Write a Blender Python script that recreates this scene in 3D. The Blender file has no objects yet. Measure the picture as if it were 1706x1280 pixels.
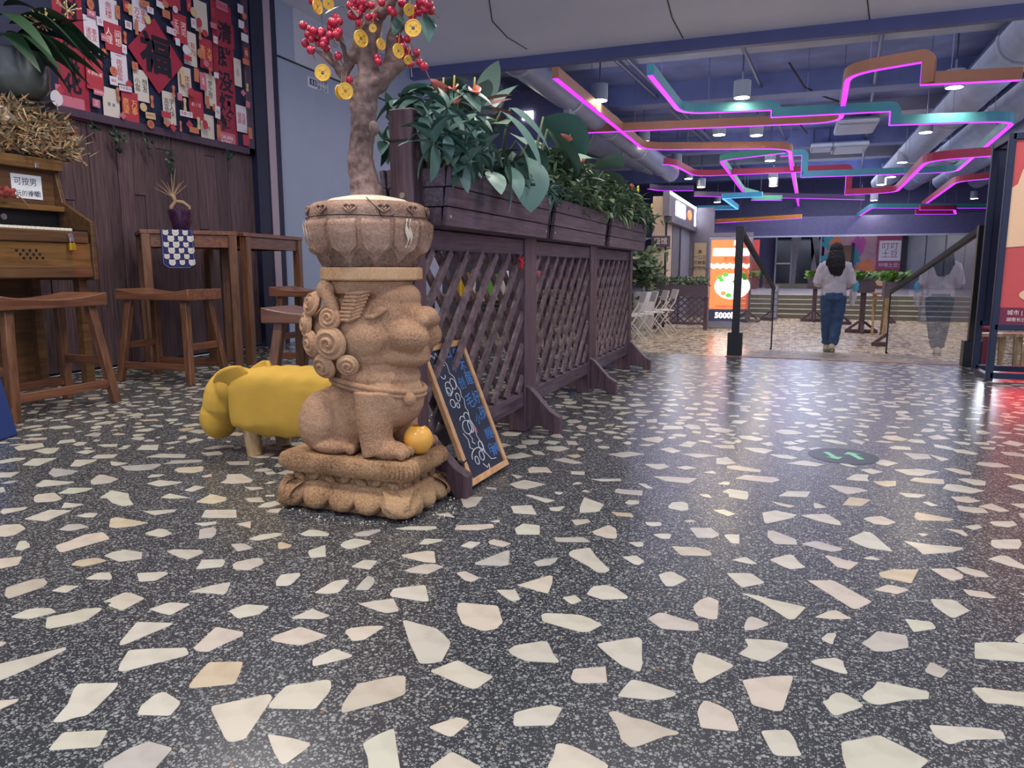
import bpy, bmesh, math, random
from mathutils import Vector, Matrix, Euler, noise
from mathutils.geometry import tessellate_polygon
sc = bpy.context.scene
COL = sc.collection
PI = math.pi
# ---------------------------------------------------------------- camera
cam = bpy.data.cameras.new('camera'); camo = bpy.data.objects.new('camera', cam); COL.objects.link(camo)
cam.sensor_width = 36.0; cam.lens = 36.0 * 1230 / 1706; cam.clip_start = 0.02; cam.clip_end = 200
camo.location = (0, 0, 0.73)
camo.rotation_euler = (PI / 2 - math.atan(190 / 1230), 0, math.atan(467 / math.hypot(1230, 190)))
sc.camera = camo
# ---------------------------------------------------------------- world, exposure
w = bpy.data.worlds.new('world'); sc.world = w; w.use_nodes = True
w.node_tree.nodes['Background'].inputs[0].default_value = (0.62, 0.70, 0.98, 1)
w.node_tree.nodes['Background'].inputs[1].default_value = 1.0
vs = sc.view_settings
vs.view_transform = 'Standard'; vs.look = 'None'; vs.exposure = 0.36; vs.gamma = 1.0; vs.use_curve_mapping = False
sc.cycles.max_bounces = 8
# large soft lights: panel lamps added out of view in the near ceiling (their fixtures are built with the ceiling)
PANELS = [(-3.3, 1.0, 34), (-1.2, 1.2, 42), (1.2, 1.6, 34), (-3.1, 3.6, 38), (-0.6, 4.0, 36), (1.5, 4.4, 30), (-1.2, -1.0, 30)]
for i, (x, y, p) in enumerate(PANELS):
    l = bpy.data.lights.new('added_panel_light', 'AREA'); l.shape = 'RECTANGLE'; l.size = 0.9; l.size_y = 0.28
    l.energy = p * .82; l.color = (1.0, 0.95, 0.90)
    o = bpy.data.objects.new('added_panel_light', l); o.location = (x, y, 3.255); COL.objects.link(o)
# broad unseen fill lights added under the hall ceiling over ramp, court and far floor
for (x, y, p, s_) in [(0.0, 11.5, 30, 5.0), (0.5, 17.0, 60, 6.0), (0.5, 22.0, 110, 6.0), (1.5, 27.0, 170, 5.0)]:
    l = bpy.data.lights.new('hall_fill', 'AREA'); l.shape = 'SQUARE'; l.size = s_; l.energy = p; l.color = (0.93, 0.92, 1.0)
    o = bpy.data.objects.new('hall_fill', l); o.location = (x, y, 3.68); COL.objects.link(o)
# bluish point lights without fittings, added to brighten the hall and its ceiling
for (x, y, p) in [(-1.8, 12.5, 22), (3.2, 13.0, 26), (0.0, 18.0, 36), (4.0, 20.0, 40), (1.0, 25.0, 60)]:
    l = bpy.data.lights.new('blue_fill', 'POINT'); l.shadow_soft_size = 1.2; l.energy = p; l.color = (0.66, 0.74, 1.0)
    o = bpy.data.objects.new('blue_fill', l); o.location = (x, y, 2.75); COL.objects.link(o)
# ---------------------------------------------------------------- helpers
ORIG = {}
def V(*a): return Vector(a)
class MB:
    """collects shapes; build() links them as ONE mesh object"""
    def __init__(s): s.v = []; s.f = []; s.m = []; s.cm = 0
    def add(s, vs, fs, mat=None):
        o = len(s.v); s.v += [Vector(v) for v in vs]; s.f += [tuple(i + o for i in f) for f in fs]
        s.m += [s.cm if mat is None else mat] * len(fs); return s
    def box(s, c, d, rot=None, taper=1.0, mat=None):
        x, y, z = d[0] / 2, d[1] / 2, d[2] / 2
        P = [V(a * x * (taper if c_ > 0 else 1), b * y * (taper if c_ > 0 else 1), c_ * z) for c_ in (-1, 1) for b in (-1, 1) for a in (-1, 1)]
        if rot is not None:
            R = rot if isinstance(rot, Matrix) else Euler(rot).to_matrix()
            P = [R @ p for p in P]
        c = Vector(c)
        return s.add([p + c for p in P], [(0, 2, 3, 1), (4, 5, 7, 6), (0, 1, 5, 4), (2, 6, 7, 3), (0, 4, 6, 2), (1, 3, 7, 5)], mat)
    def bb(s, a, b, mat=None):
        a = Vector(a); b = Vector(b); return s.box((a + b) / 2, b - a, None, 1.0, mat)
    def bar(s, p, q, w_, h_, upv=(0, 0, 1), mat=None):
        p = Vector(p); q = Vector(q); d = q - p; t = d.normalized(); u = Vector(upv)
        if abs(t.dot(u)) > 0.98: u = V(0, 1, 0) if abs(t.y) < .9 else V(1, 0, 0)
        sd = t.cross(u).normalized(); n = sd.cross(t)
        R = Matrix((sd, t, n)).transposed()
        return s.box((p + q) / 2, (w_, d.length, h_), R, 1.0, mat)
    def tube(s, pts, r, n=8, caps=True, mat=None):
        pts = [Vector(p) for p in pts]; k = len(pts)
        rs = r if isinstance(r, (list, tuple)) else [r] * k
        vs = []; fs = []; prev = None
        for i, p in enumerate(pts):
            t = (pts[min(i + 1, k - 1)] - pts[max(i - 1, 0)])
            t = t.normalized() if t.length > 1e-9 else V(0, 0, 1)
            if prev is None:
                a = t.orthogonal().normalized()
            else:
                a = prev - t * prev.dot(t); a = a.normalized() if a.length > 1e-6 else t.orthogonal().normalized()
            prev = a; b = t.cross(a)
            vs += [p + (a * math.cos(2 * PI * j / n) + b * math.sin(2 * PI * j / n)) * rs[i] for j in range(n)]
        for i in range(k - 1):
            for j in range(n):
                fs.append((i * n + j, i * n + (j + 1) % n, (i + 1) * n + (j + 1) % n, (i + 1) * n + j))
        if caps: fs.append(tuple(range(n - 1, -1, -1))); fs.append(tuple((k - 1) * n + j for j in range(n)))
        return s.add(vs, fs, mat)
    def cyl(s, p, q, r0, r1=None, n=16, mat=None): return s.tube([p, q], [r0, r0 if r1 is None else r1], n, True, mat)
    def lathe(s, c, prof, n=32, mat=None, fn=None):
        c = Vector(c); k = len(prof); vs = []
        for (r, z) in prof:
            for j in range(n):
                a = 2 * PI * j / n; rr = r if fn is None else r * fn(a, z)
                vs.append(c + V(rr * math.cos(a), rr * math.sin(a), z))
        fs = [(i * n + j, i * n + (j + 1) % n, (i + 1) * n + (j + 1) % n, (i + 1) * n + j) for i in range(k - 1) for j in range(n)]
        if prof[0][0] > 1e-5: fs.append(tuple(range(n - 1, -1, -1)))
        if prof[-1][0] > 1e-5: fs.append(tuple((k - 1) * n + j for j in range(n)))
        return s.add(vs, fs, mat)
    def ell(s, c, r, rot=None, nu=16, nv=10, mat=None):
        c = Vector(c); R = None if rot is None else (rot if isinstance(rot, Matrix) else Euler(rot).to_matrix())
        if not isinstance(r, (tuple, list)): r = (r, r, r)
        vs = [V(0, 0, -1)]
        for i in range(1, nv):
            ph = -PI / 2 + PI * i / nv
            vs += [V(math.cos(ph) * math.cos(2 * PI * j / nu), math.cos(ph) * math.sin(2 * PI * j / nu), math.sin(ph)) for j in range(nu)]
        vs.append(V(0, 0, 1))
        vs = [V(v.x * r[0], v.y * r[1], v.z * r[2]) for v in vs]
        if R is not None: vs = [R @ v for v in vs]
        fs = [(0, 1 + (j + 1) % nu, 1 + j) for j in range(nu)]
        for i in range(nv - 2):
            a = 1 + i * nu
            fs += [(a + j, a + (j + 1) % nu, a + nu + (j + 1) % nu, a + nu + j) for j in range(nu)]
        a = 1 + (nv - 2) * nu; t = len(vs) - 1
        fs += [(a + j, a + (j + 1) % nu, t) for j in range(nu)]
        return s.add([v + c for v in vs], fs, mat)
    def plate(s, poly, mtx, th, mat=None):
        """2D outline extruded by th along the third axis of mtx"""
        k = len(poly)
        vs = [mtx @ V(x, y, 0) for x, y in poly] + [mtx @ V(x, y, th) for x, y in poly]
        tri = tessellate_polygon([[V(x, y, 0) for x, y in poly]])
        ar = sum(poly[i][0] * poly[(i + 1) % k][1] - poly[(i + 1) % k][0] * poly[i][1] for i in range(k))
        fs = []
        for t in tri:
            a, b, c = [Vector((*poly[i], 0)) for i in t]
            if (b - a).cross(c - a).z < 0: t = (t[0], t[2], t[1])
            fs.append(tuple(i + k for i in t)); fs.append((t[0], t[2], t[1]))
        for i in range(k):
            j = (i + 1) % k
            fs.append((i, j, j + k, i + k) if ar > 0 else (j, i, i + k, j + k))
        return s.add(vs, fs, mat)
    def grid(s, nu, nv, fn, closed_u=False, mat=None):
        vs = [fn(i / (nu if closed_u else nu - 1), j / (nv - 1)) for j in range(nv) for i in range(nu)]
        fs = []
        for j in range(nv - 1):
            for i in range(nu if closed_u else nu - 1):
                fs.append((j * nu + i, j * nu + (i + 1) % nu, (j + 1) * nu + (i + 1) % nu, (j + 1) * nu + i))
        return s.add(vs, fs, mat)
    def mesh(s, name, mats, off=V(0, 0, 0)):
        me = bpy.data.meshes.new(name); me.from_pydata([v - off for v in s.v], [], s.f)
        for m_ in (mats if isinstance(mats, (list, tuple)) else [mats]): me.materials.append(MAT[m_])
        if any(s.m): me.polygons.foreach_set('material_index', s.m)
        me.validate(); me.update(); return me
    def build(s, name, mats, parent=None, smooth=0, bevel=0, local=False, seg=1):
        off = V(0, 0, 0) if (local or parent is None) else ORIG.get(parent.name, V(0, 0, 0))
        o = bpy.data.objects.new(name, s.mesh(name, mats, off))
        return fin(o, parent, off, smooth, bevel, seg)
def fin(o, parent, off, smooth=0, bevel=0, seg=1):
    COL.objects.link(o)
    if parent is not None: o.parent = parent
    ORIG[o.name] = off
    if smooth:
        for p in o.data.polygons: p.use_smooth = True
        if smooth < 180: sharp(o.data, smooth)
    if bevel:
        b = o.modifiers.new('bevel', 'BEVEL'); b.width = bevel; b.segments = seg; b.limit_method = 'ANGLE'; b.angle_limit = math.radians(40)
    return o
def sharp(me, ang):
    bm = bmesh.new(); bm.from_mesh(me)
    bmesh.ops.remove_doubles(bm, verts=bm.verts, dist=1e-6)
    a = math.radians(ang)
    for e in bm.edges:
        if len(e.link_faces) == 2: e.smooth = e.calc_face_angle(0) < a
    bm.to_mesh(me); bm.free()
def tag(o, label=None, cat=None, group=None, kind=None):
    if label: o['label'] = label
    if cat: o['category'] = cat
    if group: o['group'] = group
    if kind: o['kind'] = kind
    return o
def thing(name, label, cat, loc=(0, 0, 0), group=None, rz=0):
    o = bpy.data.objects.new(name, None); COL.objects.link(o); o.location = loc; o.rotation_euler = (0, 0, rz)
    o.empty_display_size = 0.05; ORIG[o.name] = Vector(loc)
    return tag(o, label, cat, group)
def struct(o): o['kind'] = 'structure'; return o
def copy_tree(o, parent=None):
    c = o.copy(); COL.objects.link(c)
    if parent is not None: c.parent = parent
    for ch in o.children: copy_tree(ch, c)
    return c
def link_copy(src, name, parent, mtx):
    """another object on the mesh of src"""
    o = bpy.data.objects.new(name, src); COL.objects.link(o)
    if parent is not None:
        o.parent = parent; mtx = Matrix.Translation(-ORIG.get(parent.name, V(0, 0, 0))) @ mtx
    o.matrix_local = mtx if parent is not None else mtx
    return o
def blob(mb, name, mat, parent, voxel=0.006, smooth_it=2, local=False, disp=0.0, dscale=30):
    """fuses overlapping solids into one continuous skin"""
    off = V(0, 0, 0) if (local or parent is None) else ORIG.get(parent.name, V(0, 0, 0))
    me = mb.mesh(name, mat, off); o = bpy.data.objects.new(name, me); COL.objects.link(o)
    r = o.modifiers.new('r', 'REMESH'); r.mode = 'VOXEL'; r.voxel_size = voxel
    if smooth_it:
        m_ = o.modifiers.new('s', 'SMOOTH'); m_.iterations = smooth_it; m_.factor = 0.5
    dg = bpy.context.evaluated_depsgraph_get(); dg.update()
    me2 = bpy.data.meshes.new_from_object(o.evaluated_get(dg)); me2.name = name
    COL.objects.unlink(o); bpy.data.objects.remove(o); bpy.data.meshes.remove(me)
    me2.materials.clear(); me2.materials.append(MAT[mat])
    if disp:
        ns = [v.normal.copy() for v in me2.vertices]
        for v, n_ in zip(me2.vertices, ns): v.co += n_ * disp * noise.noise(v.co * dscale)
    ob = bpy.data.objects.new(name, me2)
    return fin(ob, parent, off, 180)
def frame(right, up, loc):
    """matrix with axes right, up, right x up"""
    r = Vector(right).normalized(); u = Vector(up); u = (u - r * u.dot(r)).normalized(); n = r.cross(u)
    m_ = Matrix((r, u, n)).transposed().to_4x4(); m_.translation = Vector(loc); return m_
def text(body, size, mat, parent, mtx, depth=0.0006, name='lettering', sx=1.0, bold=0.0, spacing=1.0):
    cu = bpy.data.curves.new(name, 'FONT'); cu.body = body; cu.size = size; cu.align_x = 'CENTER'; cu.align_y = 'CENTER'
    cu.extrude = depth; cu.offset = bold; cu.space_line = spacing; cu.resolution_u = 2
    t = bpy.data.objects.new(name, cu); COL.objects.link(t)
    dg = bpy.context.evaluated_depsgraph_get(); dg.update()
    me = bpy.data.meshes.new_from_object(t.evaluated_get(dg)); COL.objects.unlink(t); bpy.data.objects.remove(t); bpy.data.curves.remove(cu)
    me.name = name; me.materials.clear(); me.materials.append(MAT[mat])
    off = ORIG.get(parent.name, V(0, 0, 0)) if parent else V(0, 0, 0)
    me.transform(Matrix.Translation(-off) @ mtx @ Matrix.Diagonal((sx, 1, 1, 1)))
    o = bpy.data.objects.new(name, me); return fin(o, parent, off)
# ---------------------------------------------------------------- materials
MAT = {}
def srgb(c):
    return tuple(((x / 255) / 12.92 if x / 255 <= 0.04045 else ((x / 255 + 0.055) / 1.055) ** 2.4) for x in c)
def nt(name):
    m_ = bpy.data.materials.new(name); m_.use_nodes = True; MAT[name] = m_
    return m_.node_tree.nodes, m_.node_tree.links, m_.node_tree.nodes['Principled BSDF']
def mat(name, c, rough=0.5, metal=0.0, var=0.0, scale=8.0, bump=0.0, bscale=60.0, stretch=None, spec=0.5, emit=0, ecol=None, coat=0, trans=0, sss=0, alpha=1, detail=4):
    """plain procedural material: noise colour variation, noise bump; c in sRGB 0-255"""
    n, l, b = nt(name); c = srgb(c)
    b.inputs['Base Color'].default_value = (*c, 1); b.inputs['Roughness'].default_value = rough; b.inputs['Metallic'].default_value = metal
    b.inputs['Specular IOR Level'].default_value = spec; b.inputs['Coat Weight'].default_value = coat; b.inputs['Transmission Weight'].default_value = trans
    if sss: b.inputs['Subsurface Weight'].default_value = sss; b.inputs['Subsurface Radius'].default_value = (0.02, 0.012, 0.006)
    if emit: b.inputs['Emission Color'].default_value = (*(srgb(ecol) if ecol else c), 1); b.inputs['Emission Strength'].default_value = emit
    if var or bump:
        tc = n.new('ShaderNodeTexCoord'); mp = n.new('ShaderNodeMapping'); l.new(tc.outputs['Object'], mp.inputs[0])
        if stretch: mp.inputs['Scale'].default_value = stretch
    if var:
        t = n.new('ShaderNodeTexNoise'); t.inputs['Scale'].default_value = scale; t.inputs['Detail'].default_value = detail; l.new(mp.outputs[0], t.inputs['Vector'])
        r = n.new('ShaderNodeValToRGB'); r.color_ramp.elements[0].position = 0.3; r.color_ramp.elements[1].position = 0.7
        r.color_ramp.elements[0].color = (*[x * (1 - var) for x in c], 1); r.color_ramp.elements[1].color = (*[min(1, x * (1 + var)) for x in c], 1)
        l.new(t.outputs['Fac'], r.inputs[0]); l.new(r.outputs[0], b.inputs['Base Color'])
    if bump:
        t = n.new('ShaderNodeTexNoise'); t.inputs['Scale'].default_value = bscale; t.inputs['Detail'].default_value = 3; l.new(mp.outputs[0], t.inputs['Vector'])
        bp = n.new('ShaderNodeBump'); bp.inputs['Strength'].default_value = bump; bp.inputs['Distance'].default_value = 0.01
        l.new(t.outputs['Fac'], bp.inputs['Height']); l.new(bp.outputs[0], b.inputs['Normal'])
    return MAT[name]
def wood(name, c1, c2, rough=0.5, axis=(2, 2, 22), scale=3.0, bump=0.25, coat=0.0, perobj=0.25):
    """grain: noise stretched along one axis (small number = along the grain); tone differs from piece to piece"""
    n, l, b = nt(name); b.inputs['Roughness'].default_value = rough; b.inputs['Coat Weight'].default_value = coat
    tc = n.new('ShaderNodeTexCoord'); mp = n.new('ShaderNodeMapping'); mp.inputs['Scale'].default_value = axis
    oi = n.new('ShaderNodeObjectInfo'); ad = n.new('ShaderNodeVectorMath'); ad.operation = 'ADD'
    l.new(tc.outputs['Object'], ad.inputs[0]); l.new(oi.outputs['Random'], ad.inputs[1]); l.new(ad.outputs[0], mp.inputs[0])
    t = n.new('ShaderNodeTexNoise'); t.inputs['Scale'].default_value = scale; t.inputs['Detail'].default_value = 6; t.inputs['Distortion'].default_value = 0.6; l.new(mp.outputs[0], t.inputs['Vector'])
    r = n.new('ShaderNodeValToRGB'); r.color_ramp.elements[0].position = 0.32; r.color_ramp.elements[1].position = 0.68
    r.color_ramp.elements[0].color = (*srgb(c1), 1); r.color_ramp.elements[1].color = (*srgb(c2), 1); l.new(t.outputs['Fac'], r.inputs[0])
    hs = n.new('ShaderNodeHueSaturation'); mr = n.new('ShaderNodeMapRange'); mr.inputs[3].default_value = 1 - perobj; mr.inputs[4].default_value = 1 + perobj
    l.new(oi.outputs['Random'], mr.inputs[0]); l.new(mr.outputs[0], hs.inputs['Value']); l.new(r.outputs[0], hs.inputs['Color']); l.new(hs.outputs[0], b.inputs['Base Color'])
    bp = n.new('ShaderNodeBump'); bp.inputs['Strength'].default_value = bump; bp.inputs['Distance'].default_value = 0.004
    l.new(t.outputs['Fac'], bp.inputs['Height']); l.new(bp.outputs[0], b.inputs['Normal'])
def speckle(name, base, spk, scale, lo, rough, base2=None, big=None, bigscale=20, bigsz=.3):
    n, l, b = nt(name); b.inputs['Roughness'].default_value = rough
    tc = n.new('ShaderNodeTexCoord')
    def layer(sc_, thr, col_in, cols):
        v = n.new('ShaderNodeTexVoronoi'); v.inputs['Scale'].default_value = sc_; l.new(tc.outputs['Object'], v.inputs['Vector'])
        sp = n.new('ShaderNodeSeparateColor'); l.new(v.outputs['Color'], sp.inputs[0])
        m1 = n.new('ShaderNodeMath'); m1.operation = 'MULTIPLY'; l.new(sp.outputs[0], m1.inputs[0]); m1.inputs[1].default_value = thr
        m2 = n.new('ShaderNodeMath'); m2.operation = 'LESS_THAN'; l.new(v.outputs['Distance'], m2.inputs[0]); l.new(m1.outputs[0], m2.inputs[1])
        rr = n.new('ShaderNodeValToRGB'); rr.color_ramp.elements[0].color = (*srgb(cols[0]), 1); rr.color_ramp.elements[1].color = (*srgb(cols[1]), 1); l.new(sp.outputs[1], rr.inputs[0])
        mx = n.new('ShaderNodeMix'); mx.data_type = 'RGBA'; l.new(m2.outputs[0], mx.inputs['Factor']); l.new(col_in, mx.inputs['A']); l.new(rr.outputs[0], mx.inputs['B'])
        return mx.outputs['Result']
    nz = n.new('ShaderNodeTexNoise'); nz.inputs['Scale'].default_value = 1.2; l.new(tc.outputs['Object'], nz.inputs['Vector'])
    r0 = n.new('ShaderNodeValToRGB'); r0.color_ramp.elements[0].color = (*srgb(base), 1); r0.color_ramp.elements[1].color = (*srgb(base2 or base), 1); l.new(nz.outputs['Fac'], r0.inputs[0])
    c = layer(scale, lo, r0.outputs[0], spk)
    c = layer(scale * 2.1, lo, c, spk)
    if big: c = layer(bigscale, bigsz, c, big)
    l.new(c, b.inputs['Base Color']); return b
# --- surfaces
fl = speckle('terrazzo_dark', (48, 50, 56), ((92, 94, 96), (156, 158, 154)), 130, 0.55, 0.24, (56, 57, 62), ((112, 70, 40), (150, 112, 66)), 26, 0.10)
speckle('terrazzo_beige', (150, 128, 96), ((205, 190, 158), (236, 226, 200)), 9, 0.75, 0.25, (166, 142, 108), ((84, 70, 58), (120, 104, 84)), 7, 0.45)
def chipmat(name, c):
    n, l, b = nt(name); b.inputs['Roughness'].default_value = 0.2
    oi = n.new('ShaderNodeObjectInfo'); g = n.new('ShaderNodeNewGeometry')
    tc = n.new('ShaderNodeTexCoord'); t = n.new('ShaderNodeTexNoise'); t.inputs['Scale'].default_value = 14; t.inputs['Detail'].default_value = 5; l.new(tc.outputs['Object'], t.inputs['Vector'])
    mx = n.new('ShaderNodeMath'); mx.operation = 'ADD'; l.new(oi.outputs['Random'], mx.inputs[0]); l.new(g.outputs['Random Per Island'], mx.inputs[1])
    fr = n.new('ShaderNodeMath'); fr.operation = 'FRACT'; l.new(mx.outputs[0], fr.inputs[0])
    r = n.new('ShaderNodeValToRGB'); e = r.color_ramp.elements
    e[0].position = 0; e[0].color = (*srgb((188, 182, 168)), 1); e[1].position = 1; e[1].color = (*srgb((200, 192, 172)), 1)
    for p, c_ in ((0.25, (198, 192, 178)), (0.5, (192, 190, 172)), (0.72, (200, 186, 170)), (0.90, (176, 172, 166)), (0.96, (194, 176, 146))):
        k = e.new(p); k.color = (*srgb(c_), 1)
    l.new(fr.outputs[0], r.inputs[0])
    r2 = n.new('ShaderNodeValToRGB'); r2.color_ramp.elements[0].position = .3; r2.color_ramp.elements[0].color = (.82, .80, .78, 1); r2.color_ramp.elements[1].position = .55; r2.color_ramp.elements[1].color = (1, 1, 1, 1); l.new(t.outputs['Fac'], r2.inputs[0])
    m2 = n.new('ShaderNodeMix'); m2.data_type = 'RGBA'; m2.blend_type = 'MULTIPLY'; m2.inputs['Factor'].default_value = 1; l.new(r.outputs[0], m2.inputs['A']); l.new(r2.outputs[0], m2.inputs['B'])
    l.new(m2.outputs['Result'], b.inputs['Base Color'])
chipmat('chip', None)
mat('chip_grey', (120, 124, 128), 0.22, var=.2, scale=9, stretch=(1, 6, 1))
wood('wall_wood', (64, 48, 54), (100, 78, 80), 0.55, (26, 26, 1.6), 2.6, 0.35, perobj=.22)
wood('fence_wood_y', (70, 56, 64), (108, 92, 102), 0.45, (26, 1.6, 26), 3, 0.3, perobj=.16)
wood('fence_wood_z', (72, 50, 56), (102, 80, 86), 0.45, (26, 26, 1.6), 3, 0.3, perobj=.16)
wood('slat_wood', (78, 62, 68), (122, 102, 104), 0.5, (12, 12, 12), 3, 0.3, perobj=.2)
wood('stool_wood_z', (84, 54, 38), (124, 84, 58), 0.4, (20, 20, 1.6), 2.4, 0.15, .15, .15)
wood('stool_wood_y', (88, 54, 40), (128, 84, 60), 0.38, (20, 1.6, 20), 2.4, 0.15, .2, .15)
wood('stool_wood_x', (88, 54, 40), (128, 84, 60), 0.38, (1.6, 20, 20), 2.4, 0.15, .2, .15)
wood('organ_wood', (94, 66, 34), (132, 96, 54), 0.35, (20, 1.4, 20), 2.0, 0.08, .3, .08)
wood('organ_dark', (74, 50, 32), (104, 74, 46), 0.38, (20, 1.4, 20), 2.0, 0.08, .3, .1)
wood('pale_wood', (196, 146, 100), (226, 178, 128), 0.45, (6, 6, 6), 4, 0.1, .1, .05)
wood('crate_wood', (150, 120, 82), (196, 166, 120), 0.6, (8, 8, 3), 4, 0.2)
mat('grey_panel', (166, 178, 202), 0.35, var=.03, scale=3)
mat('grey_panel_pale', (206, 208, 220), 0.4, var=.03, scale=3)
mat('navy', (24, 30, 58), 0.5, var=.15, scale=6)
mat('pink_strip', (176, 158, 170), 0.45)
mat('ceiling_white', (222, 228, 246), 0.6, var=.03, scale=1.5)
mat('seam', (70, 72, 84), 0.7)
mat('fascia', (96, 100, 146), 0.5, var=.08, scale=2)
mat('dark_ceiling', (128, 142, 196), 0.8, var=.25, scale=1.6)  # blue of the haze is put into the ceiling and beam colours
mat('beam', (136, 148, 198), 0.7, var=.15, scale=2)
mat('beam_pale', (176, 182, 200), 0.7, var=.12, scale=2)
mat('duct', (150, 160, 190), 0.5, metal=.1, var=.12, scale=3)
mat('pipe', (120, 128, 150), 0.4, metal=.5)
mat('cable', (30, 34, 48), 0.6)
mat('bulkhead', (92, 92, 132), 0.6, var=.1)
mat('steel', (190, 190, 196), 0.3, metal=.9)
mat('black', (20, 22, 26), 0.4)
mat('soft_black', (32, 33, 38), 0.65, var=.2, scale=20)
mat('white_paint', (224, 222, 216), 0.5)
mat('shutter', (150, 156, 172), 0.45, var=.06, scale=4)
mat('step_grey', (128, 124, 104), 0.6, var=.12, scale=12)
mat('nosing', (214, 206, 184), 0.5)
mat('shop_cream', (226, 204, 176), 0.5, var=.06)
mat('shop_grey', (120, 116, 126), 0.55, var=.1)
mat('dark_glass', (18, 22, 34), 0.12)
mat('curtain', (126, 122, 128), 0.8, var=.1)
mat('kerb_red', (150, 110, 104), 0.5, var=.15)
mat('lamp_white', (255, 250, 236), 0.5, emit=10, ecol=(255, 244, 222))
mat('lamp_body', (150, 156, 172), 0.4)
mat('panel_glow', (255, 250, 240), 0.5, emit=3, ecol=(255, 240, 218))

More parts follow.
